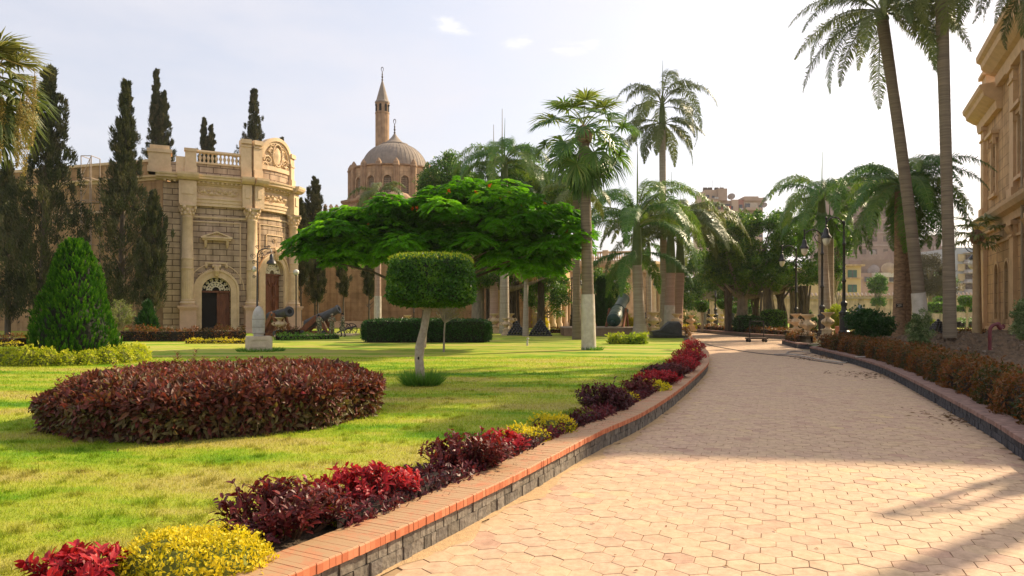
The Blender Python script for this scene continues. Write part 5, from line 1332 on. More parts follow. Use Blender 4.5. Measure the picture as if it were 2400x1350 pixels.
mb.face([(*E1, 0), (*(E1 + dv2), 0), (*(E1 + dv2), 17.4), (*E1, 17.4)], [(0, 0), (24, 0), (24, 17), (0, 17)])  # unseen near end wall, angled to shape the shadow across the path
mb.face([(*E1, 16.6), (*(E1 + dv2), 16.6), (*(E0 + dv), 15.2), (*E0, 15.2)])
Pl(mb, 'side_wall', m_pal)
for i, o in enumerate(lows):
    mb = MB(); Fr_.box(mb, o[0] - .56, o[0] + .56, 1.5, 4.95, -.4, -.3); Pl(mb, 'arched_window', m_shut)
    mb = MB(); Fr_.arch(mb, o[0], 4.35, .56, .72, 0, .07, 12, legs=2.85); Pl(mb, 'window_surround', m_palt)
for o in ups:
    mb = MB(); Fr_.box(mb, o[0] - .63, o[0] + .63, 9.6, 12.6, -.4, -.3); Pl(mb, 'upper_window', m_shut)
    mb = MB()
    for q in (o[0] - .85, o[0] + .65): Fr_.box(mb, q, q + .2, 9.3, 12.7, 0, .12)
    Fr_.box(mb, o[0] - 1.0, o[0] + 1.0, 12.7, 12.95, 0, .2); Fr_.box(mb, o[0] - 1.15, o[0] + 1.15, 12.95, 13.15, 0, .42)
    for q in (o[0] - .95, o[0] + .75): Fr_.box(mb, q, q + .2, 12.35, 12.95, .12, .3)
    Fr_.box(mb, o[0] - 1.0, o[0] + 1.0, 9.1, 9.3, 0, .25)
    Pl(mb, 'window_surround', m_palt)
for y in (48.5, 40.4, 36.6, 32.6, 29.0, 26):
    for z0, z1 in ((.0, 7.0), (8.2, 14.2)):
        mb = MB(); s_ = S(y); z1_ = z1 if (z1 < 10 or s_ < sJ) else 15.6
        Fr_.box(mb, s_ - .5, s_ + .5, z0, z1_, 0, .22); Fr_.box(mb, s_ - .6, s_ + .6, z1_ - .9, z1_ - .78, 0, .30); Fr_.box(mb, s_ - .62, s_ + .62, z1_ - .25, z1_, 0, .36)
        Fr_.box(mb, s_ - .62, s_ + .62, z0, z0 + (1.2 if z0 == 0 else .6), 0, .34)
        if z0 == 0:
            for j in range(5): mb.tube([Fr_(s_ - .45 + j * .22, z1_ - .7, .25), Fr_(s_ - .45 + j * .22, z1_ - .3, .42)], [.05, .1], 6)
        Pl(mb, 'pilaster', m_pal if False else m_palt)
mb = MB(); Fr_.sweep(mb, -.3, LP, [(0, 7.05), (.2, 7.05), (.25, 7.45), (.55, 7.6), (.7, 7.85), (.72, 8.05), (0, 8.2)], 1); Fr_.box(mb, -.1, LP, 6.1, 6.25, 0, .12); Pl(mb, 'string_cornice', m_palt)
mb = MB(); Fr_.sweep(mb, -.4, sJ - .01, [(0, 14.2), (.3, 14.2), (.35, 14.7), (.55, 14.8), (.95, 15.1), (1.0, 15.35), (1.15, 15.5), (1.18, 15.75), (0, 15.85)], 1); Pl(mb, 'far_cornice', m_palt)
mb = MB(); Fr_.sweep(mb, sJ, LP + .8, [(0, 15.5), (.35, 15.5), (.4, 16.1), (.65, 16.2), (1.1, 16.6), (1.15, 16.9), (1.35, 17.05), (1.38, 17.35), (-1, 17.45), (-1, 16)], 1); Pl(mb, 'near_cornice', m_palt)
mb = MB(); Fr_.box(mb, .1, 1.5, 15.8, 17.6, -.9, .1); Fr_.box(mb, -.05, 1.65, 17.6, 17.85, -1, .3); Fr_.box(mb, .1, 1.5, 17.85, 18.1, -.8, .1); Fr_.box(mb, 1.5, sJ, 15.8, 16.7, -.5, -.1); Fr_.box(mb, sJ + .3, LP, 17.4, 18.2, -.6, .0); Pl(mb, 'parapet', m_palt)
mb = MB(); mb.tube([Fr_(S(37.6), z, .3) for z in (.3, 8, 16)], .07, 8); Pl(mb, 'drain_pipe', m_pipe)
mb = MB(); Fr_.box(mb, 0, LP, 0, 1.0, 0, .16); Pl(mb, 'base_course', m_palt)
for y in (43.2, 40.2):
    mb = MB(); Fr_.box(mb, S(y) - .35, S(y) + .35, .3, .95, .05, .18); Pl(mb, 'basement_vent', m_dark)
# wrought iron bracket with globe on the corner
wi = thing('wall_lamp', 'wrought iron scroll bracket with glass globe on the palace corner', 'wall lamp', (0, 0, 0))
p0 = Fr_(.9, 5.7, .22)
def spiral(mb, c, r, turns, r0=.025, n=34, sg=1, plane=Vector((-1, 0, 0)), f=1.0):
    pts = [Vector(c) + plane * (sg * r * (1 - t / n * .85) * math.cos(t / n * turns * 6.283)) + Vector((0, 0, r * (1 - t / n * .85) * math.sin(t / n * turns * 6.283) * f)) for t in range(n)]
    mb.tube(pts, r0, 6)
mb = MB(); cw = p0 + Vector((-.62, -.1, .8))
spiral(mb, cw, .62, 2.2, .03); spiral(mb, cw + Vector((.85, 0, .45)), .35, 1.6, .028); mb.tube([cw + Vector((.62 * math.cos(i * .4), 0, .62 * math.sin(i * .4))) for i in range(17)], .03, 6)
mb.tube([cw + Vector((1.3, 0, 1.1)), cw + Vector((1.25, 0, -2.6))], .04, 6)
for z in (-.4, -1.2, -2.0, -2.6): mb.tube([cw + Vector((.95, 0, z)), cw + Vector((1.4, 0, z))], .035, 6)
for z in (-.8, -1.6, -2.3): spiral(mb, cw + Vector((1.12, 0, z)), .2, 1.3, .022)
mb.tube([cw + Vector((0, 0, -.1)), cw + Vector((0, 0, -.95))], .05, 6); mb.lathe([(.05, -.7), (.3, -.95), (.34, -1.05), (.1, -1.1)], cw, 10)
mb.build('bracket', m_iron, wi, True)
mb = MB(); mb.ball(cw + Vector((0, 0, -1.38)), .34, 14, (1, 1, 1.05)); mb.build('glass_globe', m_glass, wi, True)

# --- apartment block
YA = 190
def box_building(name, label, px0, px1, pyt, Y, depth, m, parts=None):
    x0, x1, zt = gx(px0, Y), gx(px1, Y), gz(pyt, Y)
    t = thing(name, label, 'building', ((x0 + x1) / 2, Y, 0))
    mb = MB(); mb.box((0, depth / 2, zt / 2), (x1 - x0, depth, zt)); mb.build('walls', m, t); return t, x0, x1, zt
m_apt = mat('apartment_render', (.42, .31, .23), (.35, .26, .19), scale=.5); m_red = mat('red_brick_infill', (.36, .17, .13), (.28, .13, .10), scale=.6); m_bei = mat('beige_render', (.48, .36, .26), (.42, .31, .22), scale=.5)
m_win = mat('window_glass', (.10, .10, .11), (.06, .06, .07), scale=2, rough=.25, spec=.5)
ap, x0, x1, zt = box_building('apartment_block', 'tall beige and brick apartment block with roof tanks above the ficus trees', 1656, 1788, 470, YA, 14, m_apt)
xm = (x0 + x1) / 2; kx = lambda px: gx(px, YA) - xm
def abox(nm, px0, px1, py0, py1, d0, d1, m, par=ap): 
    mb = MB(); z0, z1 = sorted((gz(py0, YA), gz(py1, YA))); mb.box(((kx(px0) + kx(px1)) / 2, -(d0 + d1) / 2, (z0 + z1) / 2), (kx(px1) - kx(px0), d1 - d0, z1 - z0)); return mb.build(nm, m, par)
abox('stair_tower', 1652, 1702, 445, 471, -10, 0.1, m_apt)
abox('stair_tower', 1681, 1702, 443, 471, -8, .9, m_apt)
for a_, b_ in ((1655, 1669), (1729, 1742)): abox('brick_panel', a_, b_, 469, 560, 0, .35, m_red)
for a_, b_ in ((1670, 1681), (1713, 1722), (1722, 1728)): abox('pier', a_, b_, 469, 560, 0, .9, m_bei)
for k in range(4):
    y0 = 481 + k * 23
    abox('balcony_recess', 1682, 1711, y0 - 3, y0 + 11, 0, .12, m_win); abox('balcony_front', 1682, 1713, y0 + 12, y0 + 19, 0, 2.2, m_bei)
    abox('window', 1659, 1668, y0, y0 + 9, .3, .45, m_win); abox('window', 1731, 1739, y0 - 1, y0 + 8, .3, .45, m_win)
    abox('balcony_recess', 1744, 1775, y0 - 6, y0 + 5, 0, .12, mat('balcony_cream', (.55, .47, .36), scale=1)); abox('window', 1746, 1757, y0 - 4, y0 + 6, .1, .3, m_win); abox('balcony_front', 1743, 1777, y0 + 8, y0 + 14, 0, 2.4, m_bei)
    abox('balcony_recess', 1778, 1786, y0, y0 + 7, 0, .2, m_win)
abox('window', 1654, 1662, 457, 464, 0, .2, m_win); abox('window', 1668, 1674, 459, 464, 0, .2, m_win)
abox('parapet', 1743, 1776, 461, 471, -5, .6, m_apt); abox('parapet', 1776, 1788, 464, 471, -5, .4, m_apt)
for i, (q, col) in enumerate(((1684, (.35, .06, .12)), (1690, (.15, .22, .4)), (1696, (.4, .05, .04)), (1702, (.5, .08, .06)), (1707, (.08, .08, .1)))):
    abox('hanging_laundry', q, q + 5, 486, 494 - i % 2 * 2, 2.25, 2.3, mat('laundry_%s' % ('crimson', 'blue', 'red', 'scarlet', 'black')[i], col, scale=1))
for q in (1657, 1668, 1684, 1696):
    mb = MB(); mb.tube([(kx(q - 4), 2, gz(441, YA)), (kx(q + 4.5), 2, gz(441, YA))], .55, 12); mb.build('water_tank', mat('tank_dark', (.10, .075, .065), scale=2), ap, True)
def dish(par, x, y, z, r, m=None):
    mb = MB(); M = Matrix.Translation((x, y, z)) @ Matrix.Rotation(R(-120), 4, 'X') @ Matrix.Rotation(R(25), 4, 'Y')
    mb.lathe([(.02, -.25 * r), (.5 * r, -.17 * r), (r, .05 * r), (r, .09 * r), (.5 * r, -.12 * r), (.02, -.2 * r)], n=16, M=M); mb.tube([(x, y, z - r * .2), (x, y + .1, z - r * 1.3)], .06 * r + .03, 6); mb.build('satellite_dish', m or mat('dish_grey', (.32, .27, .24), scale=2), par)
dish(ap, kx(1714), 0, gz(460, YA), 1.0); dish(ap, kx(1790), 0, gz(468, YA), .8); dish(ap, kx(1791), 0, gz(480, YA), .8)
mb = MB(); mb.tube([(kx(1674), 2, gz(443, YA)), (kx(1674), 2, gz(418, YA))], .05, 4); mb.build('aerial', m_iron, ap); mb = MB(); mb.tube([(kx(1693), 2, gz(443, YA)), (kx(1693), 2, gz(430, YA))], .05, 4); mb.build('aerial', m_iron, ap)
mb = MB(); mb.box((kx(1735), -.9, gz(492, YA)), (.9, .6, .6)); mb.box((kx(1676), -1.2, gz(466, YA)), (.9, .6, .5)); mb.build('air_conditioner', mat('white_metal', (.5, .48, .44), scale=2), ap)

# --- brick buildings right
def facade_grid(t, xs, zs, w, h, d, m, nm='window'):
    for x in xs:
        for z in zs:
            mb = MB(); mb.box((x, -d, z), (w, .2, h)); mb.build(nm, m, t)
m_hb = mat('hazy_brick', (.27, .20, .165), (.21, .155, .13), scale=.4); m_hb2 = mat('hazy_concrete', (.33, .27, .23), (.26, .21, .18), scale=.5)  # distance haze mixed into these far block colours
t, x0, x1, zt = box_building('brick_block', 'large hazy unfinished brick block seen through the palm crowns', 1985, 2115, 415, 240, 30, m_hb)
kx2 = lambda px, Y: gx(px, Y) - gx(0, Y) * 0
facade_grid(t, [-(x1 - x0) / 2 + 2 + i * 3.6 for i in range(5)], [gz(p, 240) for p in (440, 470, 500, 530, 560, 590)], 1.5, 1.7, .05, mat('hazy_window', (.13, .10, .09), scale=2))
for z_ in (455, 485, 515, 545, 575): mb = MB(); mb.box((0, -.1, gz(z_, 240)), (x1 - x0, .5, .45)); mb.build('floor_slab', m_hb2, t)
t, x0, x1, zt = box_building('brick_block', 'brown brick block with roof box between the two tall palm trunks', 2152, 2215, 577, 170, 16, m_hb)
mb = MB(); mb.box((4.2 - (x1 - x0) / 2 + .5, 4, zt + 1), (2.2, 2.5, 2.2)); mb.box(((x1 - x0) / 2 - 1.2, 3, zt + 1.4), (2.6, 3, 2.8)); mb.build('roof_box', m_hb, t)
facade_grid(t, [-(x1 - x0) / 2 + 3 + i * 2.6 for i in range(2)], [gz(p, 170) for p in (598, 622, 646)], 1.9, 1.3, .05, mat('hazy_window', (.13, .10, .09)))
for z_ in (590, 613, 637, 660): mb = MB(); mb.box((0, -.08, gz(z_, 170)), (x1 - x0, .3, .3)); mb.build('floor_slab', m_hb2, t)
for x_ in (-.45, 0.1, .45): mb = MB(); mb.box(((x1 - x0) * x_, -.1, zt / 2), (.35, .34, zt)); mb.build('concrete_column', m_hb2, t)
t, x0, x1, zt = box_building('blue_block', 'pale blue and yellow balcony block right of the straight palm trunk', 2238, 2322, 580, 150, 14, mat('blue_render', (.36, .40, .42), (.30, .33, .35), scale=.5))
for k in range(4):
    y0 = 600 + k * 23
    mb = MB(); mb.box(((x1 - x0) * .10, -.7, gz(y0 + 14, 150)), (5.4, 1.4, .8)); mb.build('balcony_front', mat('balcony_grey', (.38, .37, .36), scale=1), t)
    mb = MB(); mb.box(((x1 - x0) * .10, -.1, gz(y0 + 3, 150)), (5.0, .3, 1.0)); mb.build('balcony_opening', mat('hazy_window', (.13, .10, .09)), t)
    mb = MB(); mb.box(((x1 - x0) * -.32, -.1, gz(y0 + 4, 150)), (1.5, .3, 1.5)); mb.build('yellow_panel', mat('yellow_render', (.50, .40, .22), scale=1), t)
    mb = MB(); mb.box(((x1 - x0) * .10, -.9, gz(y0 - 7, 150)), (5.6, 1.8, .15)); mb.build('awning', mat('awning_white', (.55, .52, .48), scale=1), t)
# villa with green shutters
YV = 120
t, x0, x1, zt = box_building('villa', 'pale yellow villa with green shutters behind the lamp posts', 1905, 2018, 622, YV, 12, mat('villa_yellow', (.56, .45, .25), (.50, .39, .21), scale=.7))
xm = (x0 + x1) / 2
mb = MB(); mb.box((0, -.1, zt), (x1 - x0 + .8, 1.0, .3)); mb.box((0, -.1, gz(652, YV)), (x1 - x0 + .3, .5, .2)); mb.build('cornice', m_cream, t)
for px, py in ((1918, 676), (1936, 676), (1997, 642), (1997, 676), (1960, 642), (1960, 676)):
    mb = MB(); x = gx(px, YV) - xm
    for sg in (-1, 1): mb.box((x + sg * .42, -.12, gz(py, YV)), (.62, .12, 1.25))
    mb.build('green_shutter', mat('shutter_green', (.06, .14, .12), scale=5), t)
    mb = MB(); mb.box((x, -.06, gz(py, YV)), (.45, .2, 1.2)); mb.build('window', m_win, t)
mb = MB(); mb.box((gx(1880, YV) - xm - 5, 3, gz(690, YV) * .98), (22, 8, gz(690, YV) * 1.2)); mb.build('side_wing', MATS['villa_yellow'], t)
# low white house with dishes
YW = 135
t, x0, x1, zt = box_building('white_house', 'low white and brick house with satellite dishes on its roof', 2020, 2102, 640, YW, 12, mat('old_pink_render', (.42, .30, .24), (.34, .24, .2), scale=.6))
xm = (x0 + x1) / 2
mb = MB(); mb.box(((x1 - x0) * .14, -.5, gz(645, YW)), ((x1 - x0) * .72, 1.2, .8)); mb.box(((x1 - x0) * .14, -.3, gz(656, YW)), ((x1 - x0) * .72, .5, 1.0)); mb.build('white_parapet', mat('white_render', (.58, .54, .47), scale=1), t)
facade_grid(t, [gx(p, YW) - xm for p in (2029, 2087)], [gz(655, YW)], 1.0, .9, .6, m_win)
dish(t, gx(2079, YW) - xm, -.5, gz(629, YW), 1.25, mat('dish_sand', (.42, .31, .2), scale=1)); dish(t, gx(2053, YW) - xm, 1, gz(631, YW), 1.1)
dish(t, gx(2058, YW) - xm, 2, gz(590, YW), .6)
mb = MB(); mb.box((0, 4, zt + 1.2), ((x1 - x0) * .8, 5, 2.8)); mb.build('roof_rooms', m_hb, t)
# boundary wall
Fb = Front([(gx(1590, 112), 112), (gx(2700, 104), 104)])
t = thing('boundary_wall', 'long cream garden boundary wall with tiled top behind the far lawn', 'wall', (*Fb.p[0], 0)); o = Vector((*Fb.p[0], 0))
mb = MB(); Fb.box(mb, 0, Fb.L, 0, gz(700, 108), -.4, 0, 4); mb.v = [tuple(Vector(p) - o) for p in mb.v]; mb.build('wall', m_cream, t)
mb = MB(); k = int(Fb.L / .55)
for i in range(k): mb.tube([Fb(i * .55, gz(694, 108), .45), Fb(i * .55, gz(687, 108), -.2)], .17, 5)
Fb.box(mb, 0, Fb.L, gz(700, 108), gz(695, 108), -.4, .3); mb.v = [tuple(Vector(p) - o) for p in mb.v]; mb.build('tile_coping', mat('pale_tiles', (.5, .38, .28), (.4, .3, .22), scale=4), t)

# scaffold tower
t = thing('scaffold_tower', 'thin tubular scaffold tower standing against the left wall', 'scaffold', (gx(190, 57), 57, LZ)); mb = MB(); s = 57 / F
W_ = 24 * s; Hh = gz(365, 57) - LZ
for x in (0, W_):
    for y in (0, 1.2): mb.tube([(x, y, 0), (x, y, Hh)], .035, 6)
for k in range(1, 9):
    z = Hh * k / 8.0
    mb.tube([(0, 0, z), (W_, 0, z)], .03, 5); mb.tube([(0, 0, z), (0, 1.2, z)], .03, 5); mb.tube([(W_, 0, z), (W_, 1.2, z)], .03, 5)
    mb.tube([(-2.5 if k == 6 else 0, 0, z - Hh / 8), (W_ + (1.0 if k == 6 else 0), 0, z if k != 6 else z - Hh / 8)], .025, 5)
mb.build('poles', mat('scaffold_metal', (.42, .33, .25), scale=4, metallic=.3), t)
mb = MB(); mb.box((W_ / 2 - .8, .6, Hh * .74), (W_ + 2.6, .5, .05)); mb.build('plank', mat('plank_wood', (.36, .26, .17), scale=5), t)
# ------------------------------------------------------------------ palms
def frond_curve(base, az, e0, bend, L, K=14, curl=1.0):
    t = np.linspace(0, 1, K); e = e0 - bend * t ** curl
    st = L / (K - 1); d = np.stack([np.cos(e) * math.cos(az), np.cos(e) * math.sin(az), np.sin(e)], 1)
    P = np.array(base)[None] + np.concatenate([[np.zeros(3)], np.cumsum(d[:-1] * st, 0)])
    return P, d
def feather(lm, base, az, e0, bend, L, nl=56, ll=.55, lw=.05, hang=.55, tone=.5, start=.14, spread=.5):
    P, d = frond_curve(base, az, e0, bend, L)
    lm.tube(P, .035 * L / 3.5, .006, min(1, tone + .2), 3)
    t = np.linspace(start, .995, nl); K = len(P)
    f = t * (K - 1); i = f.astype(int).clip(0, K - 2); fr = (f - i)[:, None]
    Q = P[i] * (1 - fr) + P[i + 1] * fr; T = nrm(d[i] * (1 - fr) + d[i + 1] * fr)
    side = np.array([-math.sin(az), math.cos(az), 0.0])
    for sg in (-1, 1):
        n = nl
        prof = np.sin(np.clip((t - start) / (1 - start), 0, 1) ** .7 * math.pi * .88 + .25).clip(.15, 1)
        D = nrm(side * sg * (1.0) + T * spread + rng.normal(0, .16, (n, 3)) + np.array([0, 0, 1]) * rng.normal(.05, .28, (n, 1)))
        Lf = ll * prof * (.85 + .3 * rng.random(n))
        mid = Q + D * (Lf * .5)[:, None] + np.array([0, 0, -1]) * (hang * .12 * Lf)[:, None]
        D2 = nrm(D * (1 - hang * .6) + np.array([0, 0, -1]) * hang)
        tip = mid + D2 * (Lf * .5)[:, None]
        W = nrm(np.cross(D, T + 1e-3)); W = nrm(np.cross(W, D)) * (lw * .5)
        b0, b1 = Q - W * .6, Q + W * .6; m0, m1 = mid - W, mid + W
        V = np.stack([b0, b1, m0, m1, tip], 1).reshape(-1, 3)
        o = (np.arange(n) * 5)[:, None]
        Fc = np.stack([np.concatenate([o, o + 1, o + 3], 1), np.concatenate([o, o + 3, o + 2], 1), np.concatenate([o + 2, o + 3, o + 4], 1)], 1).reshape(-1, 3)
        v = (tone + rng.normal(0, .12, n)).clip(0, 1)
        lm.add(V, Fc, np.repeat(v, 3))
def fan(lm, base, az, e0, bend, pl, rf, tone=.5, seg=34, droop=.35, arc=2.35, fold=.25):
    P, d = frond_curve(base, az, e0, bend, pl, 8); lm.tube(P, .028, .018, min(1, tone + .25), 3)
    hub = P[-1]; T = d[-1]; side = np.array([-math.sin(az), math.cos(az), 0.0]); N = nrm(np.cross(T, side)[None])[0]
    if N[2] < 0: N = -N
    a_ = np.linspace(-arc, arc, seg); n = seg
    D = np.cos(a_)[:, None] * T + np.sin(a_)[:, None] * side + N * (fold * np.abs(np.sin(a_)))[:, None] + rng.normal(0, .05, (n, 3)); D = nrm(D)
    Lf = rf * (.72 + .28 * np.cos(a_ * .62)) * (.92 + .16 * rng.random(n))
    tangent = nrm(np.cross(N, D)); w0, w1 = .008, rf * .52 * (2 * arc / seg) * .62
    mid = hub + D * (Lf * .55)[:, None] - np.array([0, 0, 1]) * (droop * .08 * Lf)[:, None]
    tip = mid + nrm(D * (1 - droop * .5) - np.array([0, 0, droop]) + rng.normal(0, .08, (n, 3))) * (Lf * .5)[:, None]
    up = N * (.02 * rf)
    V = np.stack([hub - tangent * w0, hub + tangent * w0, mid - tangent * w1, mid + tangent * w1, mid + up[None], tip], 1).reshape(-1, 3)
    o = (np.arange(n) * 6)[:, None]
    fs = [(0, 4, 2), (0, 1, 4), (1, 3, 4), (2, 4, 5), (4, 3, 5)]
    Fc = np.stack([np.concatenate([o + a, o + b, o + c], 1) for a, b, c in fs], 1).reshape(-1, 3)
    lm.add(V, Fc, np.repeat((tone + rng.normal(0, .1, n)).clip(0, 1), 5))
def palm_trunk(name, pts, rad, m, par, rings=.16, amp=.012, n=16):
    mb = MB(); P = catmull([tuple(p) for p in pts], .08); d = np.concatenate([[0], np.cumsum(np.linalg.norm(np.diff(P, axis=0), axis=1))])
    tt = np.linspace(0, 1, len(rad)); r_ = np.interp(d / d[-1], tt, rad)
    r_ = r_ * (1 + amp * 6 * np.abs(((d / rings) % 1) - .5) - amp * 1.5 + rng.normal(0, amp * .5, len(d)))
    mb.tube(P, list(r_), n); return mb.build(name, m, par, smooth=True)
m_royal = mat('royal_trunk', (.42, .35, .27), (.30, .24, .18), scale=1.2, bump=.5, bscale=9, stretch=(.4, .4, 6))
m_pinkt = mat('pink_trunk', (.44, .29, .22), (.34, .22, .16), scale=1.2, bump=.5, bscale=9, stretch=(.4, .4, 6))
m_fant = mat('ringed_trunk', (.26, .20, .13), (.14, .105, .07), scale=2.2, bump=.9, bscale=8, stretch=(.3, .3, 7))
m_rough = mat('rough_trunk', (.36, .22, .12), (.16, .095, .055), scale=3.5, bump=1, bscale=14, stretch=(1, 1, 2.5))
m_white = mat('lime_wash', (.58, .52, .43), (.42, .36, .28), scale=3, bump=.4, bscale=20)
m_shaft = mat('green_crownshaft', (.12, .17, .045), (.08, .12, .03), scale=2, rough=.4)
def royal(label, bx, Y, bz, top, rad, fl=4.0, nf=15, crown=None, m=M_PALM, tr=m_royal, white=0, shaft=1.4, hangf=.3, ll=.6, seed=None, lean=None, spear=True, bend=2.0, nl=90, lw=.05, cat='palm tree', group='palms standing on the lawns', name='royal_palm', azs=None, e_lo=-.6, e_hi=1.25, skirt=0):
    """top: (x, y, z) of the trunk top (below the crownshaft)"""
    base = Vector((bx, Y, bz)); t = thing(name, label, cat, base, 0, group); tp = Vector(top) - base
    pts = [(0, 0, -.1), (tp.x * .05, tp.y * .05, tp.z * .12)] + [(tp.x * f ** 1.3, tp.y * f ** 1.3, tp.z * f) for f in (.35, .6, .8)] + [tuple(tp)]
    palm_trunk('trunk', pts, rad, tr, t)
    if white:
        P = [p for p in pts]; k = []
        zs = np.linspace(-.1, white, 8)
        xs = np.interp(zs, [p[2] for p in pts], [p[0] for p in pts]); ys = np.interp(zs, [p[2] for p in pts], [p[1] for p in pts]); rs = np.interp(zs / tp.z, np.linspace(0, 1, len(rad)), rad)
        mb = MB(); mb.tube([(x, y, z) for x, y, z in zip(xs, ys, zs)], [q * 1.05 + .01 for q in rs], 16); mb.build('painted_band', m_white, t, smooth=True)
    if shaft:
        mb = MB(); r1 = rad[-1]; mb.tube([tp + Vector((0, 0, q * shaft)) for q in (0, .15, .6, 1)], [r1 * 1.0, r1 * 1.12, r1 * .85, r1 * .4], 12); mb.build('crownshaft', m_shaft, t, smooth=True)
    c = np.array(tp) + np.array([0, 0, shaft * .9])
    lm = LM()
    for i in range(nf):
        az = (azs[i] if azs else i * 2.399 + rng.normal(0, .15)); f = (i + .5) / nf
        e0 = e_hi + (e_lo - e_hi) * f + rng.normal(0, .08)
        feather(lm, c + np.array([math.cos(az), math.sin(az), 0]) * rad[-1] * .5 - np.array([0, 0, .25 * f * max(shaft, .5)]), az, e0, bend * (.75 + .25 * (1 - f)) + rng.normal(0, .1), fl * (.85 + .2 * rng.random()) * (1 if f > .15 else .8), nl, ll, lw, .62, tone=.25 + .55 * rng.random())
    for i in range(skirt):
        az = i * 2.399 + 1; feather(lm, c - np.array([0, 0, shaft * .7]) + np.array([math.cos(az), math.sin(az), 0]) * rad[-1], az, rng.uniform(-.5, .3), rng.uniform(1.1, 1.7), fl * rng.uniform(.6, .85), nl, ll * .8, lw, .8, tone=.15 + .5 * rng.random())
    if spear: lm.tube([c, c + np.array([.02, 0, fl * .3]), c + np.array([.05, 0, fl * .55])], .045, .012, .6)
    lm.build('crown', m, t)
    return t
def fanpalm(label, base, top, rad, nf=40, pl=1.3, rf=1.0, m=M_FAN, tr=m_fant, white=0, name='fan_palm', cat='palm tree', e_hi=1.35, e_lo=-1.25, group=None, seg=34, fruits=0):
    base = Vector(base); t = thing(name, label, cat, base, 0, group); tp = Vector(top) - base
    pts = [(0, 0, -.1), (tp.x * .1, tp.y * .1, tp.z * .15), (tp.x * .4, tp.y * .4, tp.z * .5), tuple(tp)]
    palm_trunk('trunk', pts, rad, tr, t, rings=.14, amp=.02)
    if white:
        mb = MB(); zs = np.linspace(-.1, white, 9); xs = np.interp(zs, [p[2] for p in pts], [p[0] for p in pts]); rs = np.interp(zs / tp.z, np.linspace(0, 1, len(rad)), rad)
        mb.tube([(x, 0, z) for x, z in zip(xs, zs)], [q * 1.05 + .012 for q in rs], 18); mb.build('painted_band', m_white, t, smooth=True)
    lm = LM(); c = np.array(tp)
    for i in range(nf):
        az = i * 2.399 + rng.normal(0, .12); f = (i + .5) / nf; e0 = e_hi + (e_lo - e_hi) * f ** .9
        fan(lm, c + np.array([0, 0, .62 - 1.0 * f]), az, e0, .55 + .35 * rng.random(), pl * (.8 + .35 * rng.random()) * (.8 + .3 * math.sin(f * 3.1)), rf * (.9 + .2 * rng.random()), tone=(.2 + .5 * rng.random() + .25 * (1 - f)).clip(0, 1) if hasattr(f, 'clip') else min(1, .2 + .5 * rng.random() + .25 * (1 - f)), seg=seg, droop=.3 + .5 * f)
    lm.build('crown', m, t)
    mb = MB(); mb.ball((tp.x, tp.y, tp.z + .1), .38, 10, (1, 1, 1.3)); mb.build('leaf_bases', m_rough, t)
    return t

# fan palm in the middle of the lawn
b = gnd(1380, 820, LZ); k_ = b.y / F
fanpalm('round headed fan palm with white painted foot in the middle of the lawn', b, (gx(1368, b.y), b.y, gz(324, b.y)), [.30, .27, .24, .23, .24], nf=40, pl=1.55, rf=1.08, seg=40, white=gz(690, b.y) - LZ)
tuft('short grass round the white painted foot of the fan palm', b + Vector((.15, -.1, 0)), .45, .22, 500)
# fan palm top left corner with hanging fruit
Yc = 19.0; c0 = (gx(-45, Yc), Yc, gz(215, Yc))
t = fanpalm('fan palm leaning in at the upper left corner with hanging fruit strands', (gx(-60, Yc), Yc, LZ), c0, [.34, .3, .27, .25], nf=40, pl=.95, rf=.95, m=leafmat('olive_fan_leaf', [(.05, .08, .03), (.09, .13, .035), (.17, .19, .06), (.26, .25, .10)], .35, .45, .3), name='fruiting_fan_palm', e_lo=-1.1, seg=40)
for (px, p0y, p1y, x0) in ((88, 215, 420, -30), (105, 190, 350, -20), (12, 230, 345, -45), (30, 240, 390, -40), (72, 250, 400, -30)):
    lm = LM(); o = np.array(c0) - np.array(t.location)
    q0 = np.array([gx(px, Yc), Yc - .4, gz(p0y, Yc)]) - np.array(t.location); q1 = np.array([gx(px - 8, Yc), Yc - .4, gz(p1y, Yc)]) - np.array(t.location)
    mid = (o + q0) / 2 + np.array([.1, -.3, .55]); lm.tube([o, mid, q0 + np.array([0, 0, .15]), q0, (q0 + q1) / 2, q1], .02, .006, .3, 4)
    n = 1100; f = rng.random(n); P = q0 + (q1 - q0) * f[:, None] + rng.normal(0, 1, (n, 3)) * (.05 * np.sin((f * .9 + .1) * 3.0)[:, None] + .012) * np.array([1, 1, .3])
    lm.leaves(P, usph(n), usph(n), .035, .03, T_DIA); lm.build('fruit_strand', leafmat('palm_fruit', [(.20, .15, .04), (.34, .26, .08), (.45, .34, .12)], .2), t)

# royal palms, centre
def rp(label, bx, Y, tx, ty, rad, **k):
    k.setdefault('bz', LZ); bz = k.pop('bz')
    return royal(label, gx(bx, Y), Y, bz, (gx(tx, Y), Y, gz(ty, Y)), rad, **k)
rp('tallest slim royal palm with drooping grey crown right of the fan palm', 1556, 61, 1552, 305, [.34, .30, .29, .28, .27], fl=5.9, nf=14, shaft=2.9, bend=2.7, e_hi=1.5, e_lo=.0, skirt=12, ll=.95, nl=120, lw=.055, m=M_PALMG, hangf=.4)
rp('thick footed royal palm in front of the stone urns with long drooping fronds', 1500, 50, 1493, 622, [.62, .42, .38, .36, .36, .33], fl=7.4, skirt=5, nf=19, shaft=4.0, ll=.95, bend=2.75, nl=170, e_lo=.35, lw=.05, e_hi=1.4)
rp('bulky royal palm whose fronds hang over the white trunks by the path', 1568, 57, 1572, 640, [.42, .40, .38, .36], fl=7.6, nf=24, shaft=4.2, ll=1.0, bend=2.8, nl=170, white=2.2, m=M_PALMG, e_lo=.6, lw=.06, tr=m_pinkt)
